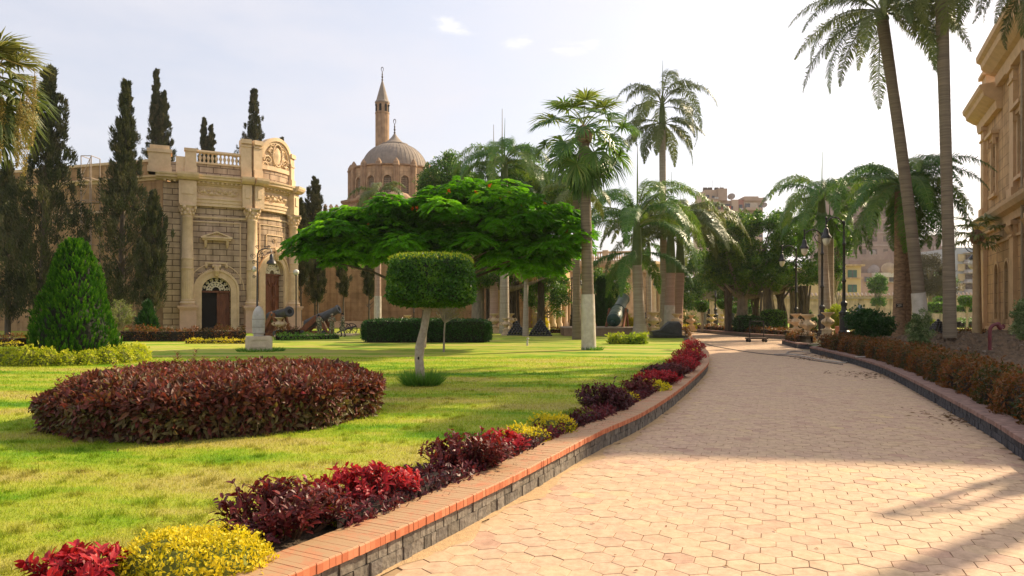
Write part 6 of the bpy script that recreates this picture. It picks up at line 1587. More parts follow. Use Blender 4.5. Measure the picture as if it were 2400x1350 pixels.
rp('pink trunked royal palm just right of the white banded one', 1588, 62, 1594, 640, [.42, .40, .38], fl=6.4, nf=13, shaft=3.6, ll=.95, nl=140, tr=m_pinkt, e_lo=.5, bend=2.5, m=M_PALMG)
rp('royal palm with grey trunk and wide crown behind the flame tree', 1182, 56, 1182, 430, [.40, .36, .33, .30, .28], fl=5.6, skirt=6, nf=19, shaft=2.2, ll=.95, nl=130, bend=2.6, e_lo=.2)
rp('pinkish royal palm trunk left beside the grey one behind the flame tree', 1158, 58, 1158, 455, [.38, .34, .31, .28], fl=3.8, nf=9, shaft=2.0, ll=.8, tr=m_pinkt, e_lo=.2)
rp('royal palm with pink trunk and white foot between the mosque and the gate pavilion', 885, 60, 887, 474, [.30, .27, .25, .24], fl=3.3, nf=16, shaft=.9, ll=.6, tr=m_pinkt, white=3.0, bend=2.3, m=M_PALMG, spear=False)
rp('slim ringed palm trunk behind and left of the white footed fan palm', 1352, 44, 1350, 470, [.30, .24, .22, .2], fl=2.8, nf=12, shaft=.8, ll=.6, tr=m_fant, bend=2.0, name='date_palm', m=M_PALMG)
rp('thin grey young palm trunk beside the cream porch', 1522, 75, 1520, 600, [.3, .28, .26], fl=3, nf=8, shaft=1.5, ll=.6)
# right side palms
rp('royal palm with pink and grey trunk behind the three lamp posts', 1934, 52, 1926, 520, [.46, .42, .36, .33, .30], fl=5.4, skirt=6, nf=21, shaft=2.3, ll=.85, nl=130, bend=2.7, e_lo=.1, bz=.3)
rp('grey royal palm trunk standing close to the right of its pink neighbour', 1944, 54, 1944, 560, [.34, .32, .3], fl=3, nf=6, shaft=1.8, ll=.7, tr=m_royal, bz=.3)
rp('bushy crowned palm with rough brown trunk left of the leaning palm', 2107, 37, 2112, 450, [.34, .28, .27, .30], fl=4.6, nf=30, shaft=.5, ll=.7, nl=110, lw=.04, bend=2.0, tr=m_rough, name='date_palm', e_lo=-.7, spear=False, bz=.5)
rp('darker rough palm trunk twinned with the bushy crowned palm', 2122, 37.8, 2128, 455, [.30, .26, .25, .28], fl=4.2, nf=22, shaft=.5, ll=.66, nl=110, lw=.04, bend=2.0, tr=m_rough, name='date_palm', e_lo=-.7, spear=False, bz=.5)
royal('tall palm leaning left with a shaggy crown cut by the top edge', gx(2160, 30), 30, .6, (gx(2068, 30), 30, gz(50, 30)), [.29, .24, .22, .22, .21, .24], fl=4.4, nf=26, shaft=.5, ll=.62, nl=130, lw=.032, bend=2.0, tr=m_fant, name='queen_palm', e_lo=-.35, spear=False, white=2.1, m=M_PALMG)
royal('tall straight grey palm rising out of the frame beside the earth mound', gx(2226, 27.5), 27.5, 1.05, (gx(2203, 27.5), 27.5, gz(-100, 27.5)), [.24, .21, .20, .20, .22, .20], fl=4.0, nf=30, shaft=.5, ll=.65, nl=130, lw=.032, bend=2.3, tr=m_fant, name='queen_palm', e_lo=-.9, spear=False, m=M_PALMG)
royal('palm beyond the right edge whose fronds hang before the palace cornice', 19.5, 26.0, .3, (19.6, 26.0, gz(-60, 26)), [.24, .21, .20, .22], fl=3.4, nf=18, shaft=.4, ll=.6, nl=120, lw=.03, bend=2.2, tr=m_fant, name='queen_palm', spear=False, m=M_PALMG)
royal('palm standing out of frame at the right that throws a thin shadow', 12.4, 11.9, .25, (12.4, 11.9, 13.5), [.22, .18, .17, .17], fl=3.2, nf=16, shaft=.5, ll=.6, tr=m_fant, name='queen_palm', spear=False)
fanpalm('bright backlit young fan palm by the palace corner', (gx(2290, 44), 44, .6), (gx(2289, 44), 44, gz(560, 44)), [.28, .24, .22, .2], nf=11, pl=1.0, rf=1.0, tr=mat('yellow_trunk', (.52, .36, .2), (.42, .29, .16), scale=2, bump=.3), e_lo=.3, m=M_PALE, seg=22)
# dead fan palm
b = gnd(1232, 788, LZ); t = thing('dead_fan_palm', 'thin palm with a dead brown collapsed crown beside the cannonball pyramids', 'palm tree', b)
mb = MB(); mb.tube([(0, 0, 0), (0, 0, 2), (.05, 0, gz(640, b.y) - LZ)], [.24, .17, .15], 10); mb.build('trunk', m_royal, t, True)
lm = LM(); zt = gz(612, b.y) - LZ
for i in range(26):
    az = i * 2.4; lm_l = rng.uniform(1.2, 2.5)
    P, d = frond_curve((0, 0, zt), az, .9, 2.6, lm_l * .32, 8)
    n = 26; a_ = np.linspace(-.5, .5, n); lm.leaves(P[-1] + rng.normal(0, .08, (n, 3)), np.column_stack([rng.normal(0, .25, (n, 2)), -np.ones(n)]), usph(n), lm_l * .55, .05, T_DIA)
    lm.tube(P, .03, .015, .5, 3)
lm.build('dead_crown', M_DEAD, t)

# ------------------------------------------------------------------ cypresses and broad trees
def cypress(label, px, Y, top_py, wpx, low=.8, bz=LZ, prof=None, m=M_CYP, n=26, dens=.95, lean=0, L=.28, W=.075, ragged=.5, group='cypresses around the gate pavilion', twin=None, trunk=True):
    base = Vector((gx(px, Y), Y, bz)); t = thing('cypress', label, 'cypress', base, 0, group)
    h = gz(top_py, Y) - bz; r = wpx / 2 / F * Y
    prof = prof or [(0, .75), (.15, 1.0), (.35, .95), (.55, .62), (.75, .38), (.9, .2), (1.0, .04)]
    pz, pr_ = zip(*prof); lm = LM()
    ncl = int(n * h * dens); f = (rng.random(ncl) ** .85) * (1 - low / h) + low / h
    th = rng.random(ncl) * 6.283; rr = np.interp((f - low / h) / (1 - low / h), pz, pr_) * r
    q = np.sqrt(rng.random(ncl)) * (1 + ragged * rng.normal(size=ncl) * .5); 
    cl = np.column_stack([rr * q * np.cos(th) + lean * f, rr * q * np.sin(th), f * h])
    cr_ = (.16 + .22 * rng.random(ncl)) * np.interp(f, [0, .6, 1], [1.3, .85, .35]) * min(1.2, max(.7, r))
    per = 70
    idx = np.repeat(np.arange(ncl), per); u = usph(len(idx))
    P = cl[idx] + u * (cr_[idx] * rng.random(len(idx)) ** .45)[:, None] * np.array([.85, .85, 2.0])
    outw = nrm(np.column_stack([np.cos(th[idx]), np.sin(th[idx]), np.zeros(len(idx))]))
    D = nrm(np.array([0, 0, 1.0]) + outw * .5 + usph(len(idx)) * .5)
    lm.leaves(P, D, nrm(u + outw), L * (.5 + .7 * rng.random(len(idx))), W, T_DIA, ((rng.random(ncl)[idx]) * .6 + .4 * rng.random(len(idx))))
    lm.build('foliage', m, t)
    if trunk:
        mb = MB(); mb.tube([(0, 0, -.1), (lean * .3, 0, h * .4), (lean, 0, h * .93)], [max(.12, r * .11), max(.08, r * .08), .02], 8)
        for k in range(int(h * 1.2)):
            f_ = .15 + .75 * rng.random(); a_ = rng.random() * 6.28; q = np.interp(f_, pz, pr_) * r * .8
            mb.tube([(lean * f_, 0, h * f_ * .9), (lean * f_ + q * math.cos(a_), q * math.sin(a_), h * f_ * .9 + q * .9)], [.05, .015], 5)
        mb.build('trunk', m_dbark, t)
    return t
cypress('broad ragged cypress left of the scaffold, taller than its neighbours', 98, 50, 165, 180, low=1.5, prof=[(0, .85), (.2, .95), (.4, 1.0), (.55, .75), (.68, .5), (.8, .38), (.9, .2), (1, .08)], n=34, lean=.6)
cypress('dark leaning cypress mass at the left edge below the fan palm', 18, 52, 385, 120, low=1.6, n=30)
cypress('tall cypress with a spire tip between scaffold and pavilion corner', 282, 52, 198, 160, low=2.0, prof=[(0, .7), (.2, .95), (.38, 1.0), (.46, .62), (.55, .42), (.7, .3), (.85, .2), (1, .05)], n=30, lean=.45)
cypress('slender cypress hugging the left side of the pavilion pier', 360, 51, 452, 62, low=2.2, n=30, prof=[(0, .7), (.3, 1), (.7, .8), (1, .1)])
cypress('small pointed cypress at the foot of the pavilion pier', 346, 47, 712, 40, low=.1, n=60, m=M_HEDGE, prof=[(0, 1), (.4, .8), (1, .05)])
cypress('twin topped cypress behind the corner parapet, left stem', 360, 78, 168, 62, low=4, n=24, prof=[(0, .9), (.4, 1), (.6, .8), (.75, .4), (1, .1)], lean=.3)
cypress('right stem of the twin cypress behind the corner parapet', 384, 78, 218, 56, low=4, n=24, prof=[(0, .9), (.4, 1), (.6, .8), (1, .1)])
cypress('small cypress top left of two behind the balustrade', 479, 92, 280, 40, low=8, n=22, prof=[(0, .9), (.5, 1), (1, .1)])
cypress('smaller cypress top right of two behind the balustrade', 495, 92, 297, 40, low=8, n=22, prof=[(0, .9), (.5, 1), (1, .1)])
cypress('pointed cypress directly behind the pediment pier', 586, 84, 212, 64, low=6, n=24, prof=[(0, .9), (.6, 1), (.8, .5), (1, .1)], lean=.5)
cypress('cypress tip showing over the curved pediment', 660, 86, 326, 30, low=8, n=20, prof=[(0, .9), (.7, .6), (1, .1)])
cypress('dark cypress rising beside the crenellated wall right of the pavilion', 738, 74, 420, 50, low=3, n=26, prof=[(0, .7), (.6, 1), (.85, .7), (1, .15)])
cypress('thin hanging cypress against the wall left of the crenels', 705, 66, 470, 46, low=4.2, n=22)
for px, ty, lab in ((745, 560, 'short dark cypress in front of the brown wall left of the seated cannon'), (805, 590, 'wispy dark cypress against the brown wall above the camouflaged men'), (865, 595, 'narrow dark cypress against the brown wall near the pink palm trunk')):
    cypress(lab, px, 68, ty, 30, low=3.2 if px > 750 else 2.6, n=16, prof=[(0, .5), (.4, 1), (1, .3)])
cypress('dark cypress beside the royal palm behind the flame tree', 1236, 66, 345, 52, low=3, n=24)
cypress('round headed dark green cypress left of the green cannon', 1408, 60, 655, 58, low=.2, n=50, m=M_HEDGE, prof=[(0, .9), (.3, 1), (.6, .95), (.85, .6), (1, .2)], L=.2)

def tree(name, label, cat, base, trunk_pts, rad, lobes, m, ncl=150, per=110, cr_=.55, L=.16, W=.09, bark=m_bark, squash=.75, limbs=14, group=None, T=T_DIA, up=.15, inner=.45, fill=.55):
    base = Vector(base); t = thing(name, label, cat, base, 0, group)
    cl = []; lob = [np.array(l_) for l_ in lobes]; wts = np.array([l_[3] * l_[4] * l_[5] for l_ in lob]) ** .6; wts /= wts.sum()
    for k in range(ncl):
        l_ = lob[rng.choice(len(lob), p=wts)]; u = usph(1)[0]; q = (fill + (1 - fill) * rng.random()) * rng.uniform(.85, 1.1)
        cl.append(l_[:3] + u * l_[3:6] * q)
    cl = np.array(cl) - np.array(base); rr = cr_ * (.55 + .8 * rng.random(ncl))
    lm = LM(); clumps(lm, cl, rr, per, L, W, T, up=up, squash=squash); lm.build('crown', m, t)
    mb = MB(); mb.tube(trunk_pts, rad, 10)
    tp = Vector(trunk_pts[-1])
    idx = rng.choice(ncl, min(limbs, ncl), replace=False)
    for i in idx:
        e = Vector(cl[i]); md = tp.lerp(e, .5) + Vector((0, 0, -.12 * (e - tp).length + .1)); mb.tube([tp, md, e], [rad[-1] * .7, rad[-1] * .4, .02], 6)
    mb.build('trunk', bark, t, True)
    return t
def LB(px, py, Y, rx, ry, dy): s = Y / F; return (gx(px, Y), Y, gz(py, Y), rx * s, dy, ry * s)

# flame tree: flat layered feathery crown
Yf = 34
base = (gx(990, Yf), Yf, LZ)
t = thing('flame_tree', 'wide flat crowned flame tree of bright feathery green dotted with orange flowers', 'tree', base)
lob = [LB(1060, 510, Yf, 160, 66, 2.6), LB(860, 550, Yf, 115, 44, 2.2), LB(840, 520, Yf, 70, 24, 1.6), LB(1200, 530, Yf - .5, 125, 70, 2.6), LB(775, 590, Yf, 62, 36, 1.6), LB(850, 600, Yf, 90, 30, 1.6), LB(1225, 610, Yf, 90, 36, 1.6), LB(1290, 575, Yf - .5, 70, 56, 2.0), LB(1100, 575, Yf - .8, 150, 34, 1.8), LB(930, 590, Yf - .6, 100, 28, 1.8), LB(1130, 470, Yf + .5, 70, 28, 1.6), LB(960, 500, Yf, 90, 30, 2), LB(1000, 580, Yf + .6, 150, 22, 2.2), LB(1250, 620, Yf, 60, 35, 1.6), LB(1310, 520, Yf, 36, 26, 1.4)]
bo = np.array(base); cl = []
for l_ in lob:
    l_ = np.array(l_); k = int(22 + 46 * l_[3] * l_[4] / 5)
    for _ in range(max(3, k // 4)): u = usph(1)[0]; u[2] = u[2] * .9 + .1; cl.append(l_[:3] + u * l_[3:6] * rng.uniform(.55, 1.02) - bo)
cl = np.array(cl); lm = LM(); tones = rng.random(len(cl)); npad = len(cl)
for c_, tn in zip(cl, tones):
    pr_ = rng.uniform(.6, 1.05)
    for j in range(58):
        a0 = rng.random() * 6.283; q = math.sqrt(rng.random()); az = a0 + rng.normal(0, .5); Ll = rng.uniform(.38, .62)
        o = c_ + np.array([math.cos(a0) * q * pr_, math.sin(a0) * q * pr_, .62 * pr_ * (1 - q * q) + rng.normal(0, .04)])
        P, d = frond_curve(o, az, rng.uniform(.0, .45) - .5 * q, rng.uniform(.4, 1.0), Ll, 6)
        n = 13; tt = np.linspace(.1, 1, n); f = tt * 5; i = f.astype(int).clip(0, 4); fr = (f - i)[:, None]
        Q = P[i] * (1 - fr) + P[i + 1] * fr; side = np.array([-math.sin(az), math.cos(az), 0.])
        wdt = .19 * np.sin(tt * 2.6 + .35)
        for sg in (-1, 1):
            D = nrm(side * sg + d[i] * .35 + np.array([0, 0, -.18]) + rng.normal(0, .05, (n, 3)))
            lm.leaves(Q, D, np.array([0, 0, 1.0]) + rng.normal(0, .25, (n, 3)), wdt + .04, .075, T_DIA, np.clip(tn * .6 + .25 * (1 - q) + .25 * rng.random(n) - .08, 0, 1))
lm.build('crown', M_POIN, t)
mb = MB(); mb.tube([(0, 0, -.1), (.1, 0, 1.2), (.2, .1, 2.4)], [.17, .15, .14], 12)
for i in range(16):
    e = Vector(cl[rng.integers(len(cl))]); s_ = Vector((.2, .1, 2.4)); md = s_.lerp(e, .45) + Vector((0, 0, .5 - .04 * (e - s_).length)); mb.tube([s_, md, e], [.09, .06, .015], 6)
mb.build('trunk', m_dbark, t, True)
for (px, py) in ((1053, 449), (1146, 436), (1116, 452), (1173, 464), (1196, 452), (1217, 485), (1222, 483), (1216, 491), (1277, 477), (967, 490), (978, 488), (868, 505), (862, 530), (1085, 600), (1330, 545)):
    lm = LM(); c_ = np.array([gx(px, Yf - 1.8), Yf - 1.8, gz(py, Yf - 1.8)]) - bo; n = 14
    lm.leaves(c_ + rng.normal(0, .04, (n, 3)), usph(n) + np.array([0, -.2, .6]), usph(n), .075, .05, T_DIA); lm.build('flower_cluster', M_FLOWER, t)

# ficus groups
Yk = 62
tree('ficus_tree', 'big ficus with dense dark crown and hanging roots right of the path', 'tree', (gx(1740, Yk), Yk, LZ), [(0, 0, -.1), (0, 0, 1.6), (.1, 0, 2.9)], [.55, .42, .35],
     [LB(1740, 620, Yk, 70, 60, 2.6), LB(1800, 560, Yk, 75, 55, 2.6), LB(1700, 570, Yk, 50, 55, 2.2), LB(1780, 640, Yk, 80, 50, 2.4), LB(1865, 625, Yk + 2, 66, 56, 2.4), LB(1790, 520, Yk + 1, 56, 26, 2), LB(1680, 640, Yk, 36, 40, 2), LB(1735, 530, Yk, 30, 26, 1.5), LB(1850, 560, Yk, 40, 30, 2)], M_FICUS, ncl=420, per=130, cr_=.62, L=.20, W=.12, limbs=30)
for i, (px, w, ty) in enumerate(((1708, 16, 690), (1740, 22, 690), (1770, 12, 700), (1800, 30, 680), (1832, 24, 690), (1862, 30, 700), (1888, 26, 690))):
    t = thing('banyan_trunk', ['slim pale ficus trunk leftmost under the dark crown', 'ridged grey ficus trunk of merged aerial roots behind the trolley hedge', 'slender ficus stem between two ridged root trunks', 'wide dark ficus trunk of hanging roots in the middle of the grove', 'twisted ficus root trunk right of the widest one', 'stout root trunk with broken top beside the lamp post', 'pale split root trunk rightmost in the ficus grove'][i], 'tree trunk', (gx(px, Yk + i % 3), Yk + i % 3, LZ), 0, 'ficus trunks with aerial roots')
    mb = MB(); k_ = (Yk + i % 3) / F; hh = gz(ty - 20, Yk) - LZ
    for j in range(7 + w // 3):
        a_ = rng.random() * 6.28; q = w / 2 * k_ * math.sqrt(rng.random()); x, y = q * math.cos(a_), q * math.sin(a_)
        mb.tube([(x * 1.2, y * 1.2, -.1), (x + rng.normal(0, .08), y, hh * .35), (x * .8 + rng.normal(0, .1), y * .8, hh * .7), (x * 1.1 + rng.normal(0, .2), y, hh)], [.13, .10, .09, .08], 6)
    mb.build('roots', m_bark if i % 2 else m_dbark, t, True)
tree('ficus_tree', 'lighter green ficus crown above the lamp posts at the right of the grove', 'tree', (gx(1950, 66), 66, LZ), [(0, 0, 0), (0, 0, 3)], [.4, .3], [LB(1962, 560, 66, 34, 44, 2.2), LB(1948, 625, 66, 24, 30, 1.6)], M_FICUS, ncl=130, per=110, cr_=.55, L=.2, W=.12)
tree('ficus_tree', 'dim grey green trees in the distance left of the ficus grove', 'tree', (gx(1650, 88), 88, LZ), [(0, 0, 0), (0, 0, 3.5)], [.3, .25], [LB(1640, 640, 88, 50, 50, 3), LB(1690, 660, 90, 60, 45, 3), LB(1610, 690, 86, 30, 36, 2), LB(1730, 690, 92, 50, 40, 3)], M_FICUS, ncl=260, per=100, cr_=.8, L=.28, W=.16)
tree('mango_tree', 'dark leafy tree beside the mosque dome behind the flame tree', 'tree', (gx(1050, 70), 70, LZ), [(0, 0, 0), (0, 0, 6)], [.4, .3], [LB(1045, 420, 70, 70, 42, 3), LB(1090, 440, 70, 60, 40, 3), LB(1020, 450, 70, 40, 30, 2), LB(1055, 375, 70, 14, 18, 1)], M_FICUS, ncl=200, per=110, cr_=.75, L=.24, W=.13)
tree('ficus_tree', 'shadowy ficus tree behind the flame tree with hanging root trunks', 'tree', (gx(1120, 60), 60, LZ), [(0, 0, 0), (0, 0, 4)], [.6, .45], [LB(1230, 430, 62, 60, 50, 3), LB(1290, 450, 60, 60, 50, 3), LB(1130, 640, 58, 50, 36, 2.5), LB(1200, 600, 60, 60, 60, 3), LB(1290, 640, 62, 40, 40, 2.5), LB(1330, 480, 64, 40, 60, 3)], M_FICUS, ncl=420, per=110, cr_=.7, L=.22, W=.13, limbs=24)
for i, (px, w) in enumerate(((1135, 26), (1205, 22), (1268, 16))):
    t = thing('banyan_trunk', ['dark ridged root trunk left of the two royal palm trunks', 'dark root trunk right of the two royal palm trunks', 'dark root trunk behind the small cannonball pyramid'][i], 'tree trunk', (gx(px, 62), 62, LZ), 0, 'dark root trunks behind the flame tree'); mb = MB()
    for j in range(12):
        a_ = rng.random() * 6.28; q = w / 2 * 62 / F * math.sqrt(rng.random()); x, y = q * math.cos(a_), q * math.sin(a_)
        mb.tube([(x * 1.3, y, -.1), (x, y, 1.8), (x * .8, y, 4.6)], [.15, .11, .10], 6)
    mb.build('roots', m_dbark, t, True)
tree('garden_tree', 'bushy green tree between the dark cypress and the cream porch', 'tree', (gx(1440, 68), 68, LZ), [(0, 0, 0), (0, 0, 2)], [.2, .15], [LB(1440, 670, 68, 36, 50, 2), LB(1400, 660, 70, 26, 30, 2)], M_FICUS, ncl=110, per=100, cr_=.5, L=.18, W=.1)
tree('garden_tree', 'yellowish green shrub tree below the sunlit arcade', 'tree', (gx(1262, 66), 66, LZ), [(0, 0, 0), (0, 0, 1.5)], [.12, .1], [LB(1255, 690, 64, 34, 36, 1.5), LB(1310, 700, 60, 22, 40, 1.5)], M_FICUS, ncl=70, per=90, cr_=.5, L=.16, W=.1)
tree('conifer', 'brownish hazy conifer between the palms in front of the brick block', 'tree', (gx(2180, 88), 88, LZ), [(0, 0, 0), (0, 0, 5)], [.3, .2], [LB(2175, 640, 88, 40, 42, 2.5), LB(2190, 675, 88, 48, 22, 2.5)], leafmat('brown_needle', [(.05, .045, .03), (.09, .08, .045), (.12, .11, .06)], .2), ncl=120, per=120, cr_=.7, L=.25, W=.08)
tree('garden_tree', 'light green tree right of the brownish conifer', 'tree', (gx(2205, 95), 95, LZ), [(0, 0, 0), (0, 0, 4)], [.2, .15], [LB(2205, 665, 95, 26, 30, 2)], M_TOPI, ncl=60, per=100, cr_=.6, L=.22, W=.12)
tree('round_tree', 'two tiered round clipped tree in front of the low white house', 'tree', (gx(2056, 100), 100, LZ), [(0, 0, 0), (0, 0, 2)], [.2, .15], [LB(2057, 668, 100, 23, 25, 1.4), LB(2057, 705, 100, 14, 14, .9)], M_TOPI, ncl=110, per=90, cr_=.42, L=.2, W=.12, fill=.3)
tree('round_tree', 'round topped clipped tree behind the lamp post left of the villa', 'tree', (gx(1957, 100), 100, LZ), [(0, 0, 0), (0, 0, 2)], [.2, .15], [LB(1957, 655, 100, 18, 28, 1.4)], M_TOPI, ncl=70, per=90, cr_=.42, L=.2, W=.12, fill=.3)
tree('pale_shrub', 'straggly pale shrub with bare grey stems right of the cone conifer', 'shrub', (gx(278, 40), 40, LZ), [(0, 0, 0), (0, 0, .6)], [.1, .07], [LB(280, 740, 40, 28, 34, .7)], M_PALE, ncl=60, per=36, cr_=.2, L=.10, W=.05, limbs=30)
b = gnd(1040, 825, LZ)
tree('sapling', 'thin pale sapling with sparse foliage in front of the long box hedge', 'tree', b, [(0, 0, -.05), (.02, 0, .8), (.05, 0, 1.2)], [.05, .035, .03], [(b.x + .15, b.y, LZ + 2.0, .85, .6, .62)], leafmat('sapling_leaf', [(.14, .13, .05), (.22, .20, .08), (.30, .26, .12)], .4), ncl=70, per=34, cr_=.2, L=.07, W=.025, limbs=34)
# shrubs right
def bsh(name, label, px, by, w, h, m, Y=None, bz=LZ, L=.09, W=.05, n=80, per=90):
    Y_ = Y or (H - bz) * F / (by - HY); s = Y_ / F
    return tree(name, label, 'shrub', (gx(px, Y_), Y_, bz), [(0, 0, 0), (0, 0, .3)], [.05, .04], [(gx(px, Y_), Y_, bz + h * s * .52, w / 2 * s * .86, w / 2 * s * .8, h * s * .5)], m, ncl=n, per=per, cr_=.16 * w * s * .6 + .05, L=L, W=W, limbs=20, fill=.3)
bsh('dark_shrub', 'large dark glossy shrub behind the earth mound right of the lamp posts', 2035, 0, 115, 85, M_HEDGE, Y=34, bz=.35, L=.13, W=.07, n=150)
bsh('variegated_shrub', 'tall pale variegated shrub in front of the leaning palm foot', 2155, 0, 62, 100, M_VARI, Y=26, bz=.40, L=.07, W=.04, n=130)
bsh('variegated_shrub', 'variegated shrub cut by the right frame edge near the hydrant', 2405, 0, 66, 110, M_VARI, Y=21, bz=1.0, L=.06, W=.035, n=130)
bsh('green_shrub', 'bright backlit green shrub between the two nearest lamp posts', 1962, 0, 66, 70, M_TOPY, Y=50, bz=.3, L=.14, W=.08, n=120)
bsh('round_shrub', 'round yellow green clipped ball behind the small pyramid of cannonballs', 1266, 772, 46, 36, M_YEL, L=.10, W=.06)
bsh('round_shrub', 'round yellow green bush between the green cannon and the royal palm', 1474, 778, 36, 46, M_YEL, Y=54, L=.10, W=.06)
bsh('round_shrub', 'small round bright green ball below the leaning palm trunk', 2183, 0, 26, 30, M_TOPY, Y=52, bz=.5, L=.1, W=.06, n=50)
bsh('green_shrub', 'dark green clipped shrub left of the three urns', 1905, 0, 30, 40, M_HEDGE, Y=56, L=.12, W=.07, n=50)
bsh('agave', 'spiky pale green plant left of the distant lollipop topiary', 1618, 0, 34, 36, M_PALE, Y=72, L=.5, W=.05, n=30, per=20)
bsh('yellow_mound', 'flat bright yellow green plant mound on the far lawn edge', 1616, 0, 46, 10, M_YEL, Y=66, L=.12, W=.07, n=50)
for px, top, by_, lab in ((1750, 738, 765, 'dark clipped hedge block directly behind the trolley'), (1812, 732, 762, 'clipped hedge block on short stems right of the trolley')):
    Y_ = 60; s = Y_ / F; z0 = gz(by_, Y_); z1 = gz(top, Y_)
    box_hedge('clipped_hedge', lab, 'hedge', (gx(px, Y_), Y_, LZ + (.05 if px < 1800 else .3)), (26 * s if px < 1800 else 24 * s, .8, (z1 - LZ) / 2 - .1), M_HEDGE if px < 1800 else M_TOPI, .13, .08, 3500)
for px, top, bot, w, Y_, lab in ((1555, 742, 742 + 22, 60, 70, 'clipped hedge block behind the front stone urn left'), (1880, 725, 765, 30, 72, 'clipped hedge behind the ficus trunks near the villa'), (1760, 716, 733, 24, 80, 'small distant hedge block left in the ficus grove'), (2200, 708, 730, 30, 75, 'hedge block below the brownish conifer'), (2275, 715, 728, 60, 85, 'long far clipped hedge in front of the boundary wall')):
    s = Y_ / F; box_hedge('clipped_hedge', lab, 'hedge', (gx(px, Y_), Y_, max(LZ, gz(bot, Y_) - .1)), (w / 2 * s, 1.0, (gz(top, Y_) - gz(bot, Y_)) / 2), M_TOPI, .16, .1, 2200)
# lollipop topiaries
def lolly(label, px, top, w, h, Y, stem_by=None):
    s = Y / F; t = thing('lollipop_topiary', label, 'topiary', (gx(px, Y), Y, LZ), 0, 'small clipped lollipop trees on the lawns')
    zc = gz(top + h / 2, Y) - LZ; P, Nn = super_pts(2600, (w / 2 * s, w / 2 * s, h / 2 * s), .5); P[:, 0:2] *= (1 + .18 * P[:, 2:3] / (h / 2 * s)); lm = LM(); surf_leaves(lm, P * (1 - .08 * rng.random((len(P), 1))) + np.array([0, 0, zc]), Nn, .11, .07)
    lm.build('crown', M_TOPI, t); mb = MB(); mb.lathe([(.1, -h * .4 * s), (w * .40 * s, -h * .3 * s), (w * .43 * s, h * .35 * s), (.1, h * .42 * s)], (0, 0, zc), 10); mb.build('inner_branches', m_core, t)
    mb = MB(); mb.tube([(0, 0, -.1), (.06, 0, zc * .5), (0, 0, zc)], [.13, .09, .08], 8)
    for a_ in (0, 2, 4): mb.tube([(0, 0, zc * .6), (w * .3 * s * math.cos(a_), w * .3 * s * math.sin(a_), zc - .2)], [.06, .03], 5)
    mb.build('trunk', m_ptrunk, t, True)
for a in ((1645, 706, 27, 24, 66, 'lollipop topiary leftmost on the far lawn beside a lamp'), (1698, 703, 29, 20, 68, 'lollipop topiary left of the slim ficus trunk'), (1727, 718, 26, 16, 84, 'small distant lollipop topiary behind the slim ficus trunk'), (2207, 696, 30, 26, 80, 'lollipop topiary half hidden by the straight palm trunk'), (2266, 694, 30, 24, 72, 'lollipop topiary right of the straight palm trunk on the bright lawn')):
    lolly(a[5], *a[:5])
# ------------------------------------------------------------------ street lamps
def lamp_proto():
    t = thing('lamp_post', 'x', 'street lamp', (0, 0, 0))
    mb = MB(); mb.lathe([(.34, 0), (.34, .25), (.27, .32), (.25, 1.25), (.30, 1.32), (.30, 1.42), (.18, 1.5), (.14, 1.75), (.19, 1.85), (.19, 2.0), (.11, 2.1)], n=8); mb.build('pedestal', m_iron, t)
    mb = MB(); mb.lathe([(.10, 2.05), (.09, 3.2), (.13, 3.25), (.13, 3.35), (.085, 3.42), (.07, 5.4), (.11, 5.45), (.11, 5.58), (.065, 5.65), (.06, 6.7), (.09, 6.74), (.09, 6.84), (.03, 6.95)], n=12); mb.build('post', m_iron, t, True)
    mb = MB(); pts = [(-.02, 0, 6.3)] + [(-.6 + .6 * math.cos(a_), 0, 6.5 + .62 * math.sin(a_)) for a_ in [i / 10 * 2.55 for i in range(11)]]
    mb.tube(pts + [(-1.15, 0, 6.95)], .045, 8)
    mb.tube([(-.1, 0, 6.2), (-.35, 0, 6.35), (-.5, 0, 6.6), (-.38, 0, 6.8), (-.22, 0, 6.7)], .028, 6); mb.tube([(-1.15, 0, 7.05), (-1.15, 0, 6.6)], .05, 8); mb.ball((-1.15, 0, 7.08), .08, 8)
    mb.build('arm', m_iron, t, True)
    mb = MB(); mb.lathe([(.03, 6.68), (.08, 6.62), (.05, 6.5), (.13, 6.42), (.15, 6.25), (.20, 6.08), (.30, 5.95), (.31, 5.86), (.24, 5.84)], (-1.15, 0, 0), 14); lan = mb.build('lantern', m_iron, t, True)
    mb = MB(); mb.lathe([(.22, 5.85), (.22, 5.72), (.16, 5.52), (.06, 5.42), (.02, 5.40)], (-1.15, 0, 0), 14); mb.build('glass', m_glass, lan, True)
    return t
LP0 = lamp_proto(); first = True
GL = 'black iron lamp posts with hanging bell lanterns'
for px, Y_, bz, rz, sc, lab in (
    (1978, 42, .55, R(8), .96, 'tallest looking black lamp post, nearest in the trio behind the stone urns'),
    (1927, 47, .35, R(-5), .97, 'black lamp post in the middle of the trio, right at the third urn'),
    (1866, 58, LZ, R(0), .98, 'thin lamp post leftmost of the trio, behind the leftmost urn'),
    (1677, 76, LZ, R(5), 1, 'dark lamp post between two lollipop topiaries on the far lawn'),
    (1661, 90, LZ, R(0), 1, 'distant lamp post seen left against the dim trees'),
    (1717, 88, LZ, R(0), 1, 'distant lamp post just right of the second lollipop topiary'),
    (1515, 80, LZ, R(180), .8, 'slim lamp post in front of the cream porch left of the young palm'),
    (1556, 66, LZ, R(10), .7, 'short lamp post among the white palm trunks by the porch wing'),
    (1340, 66, LZ, R(170), .7, 'short lamp post in front of the sunlit arcade'),
    (970, 62, LZ, R(0), .5, 'low lamp post half hidden behind the long box hedge')):
    loc = (gx(px, Y_), Y_, bz)
    if first: put(LP0, loc, rz, lab, GL, sc); first = False
    else: dup(LP0, loc, rz, lab, GL, sc)
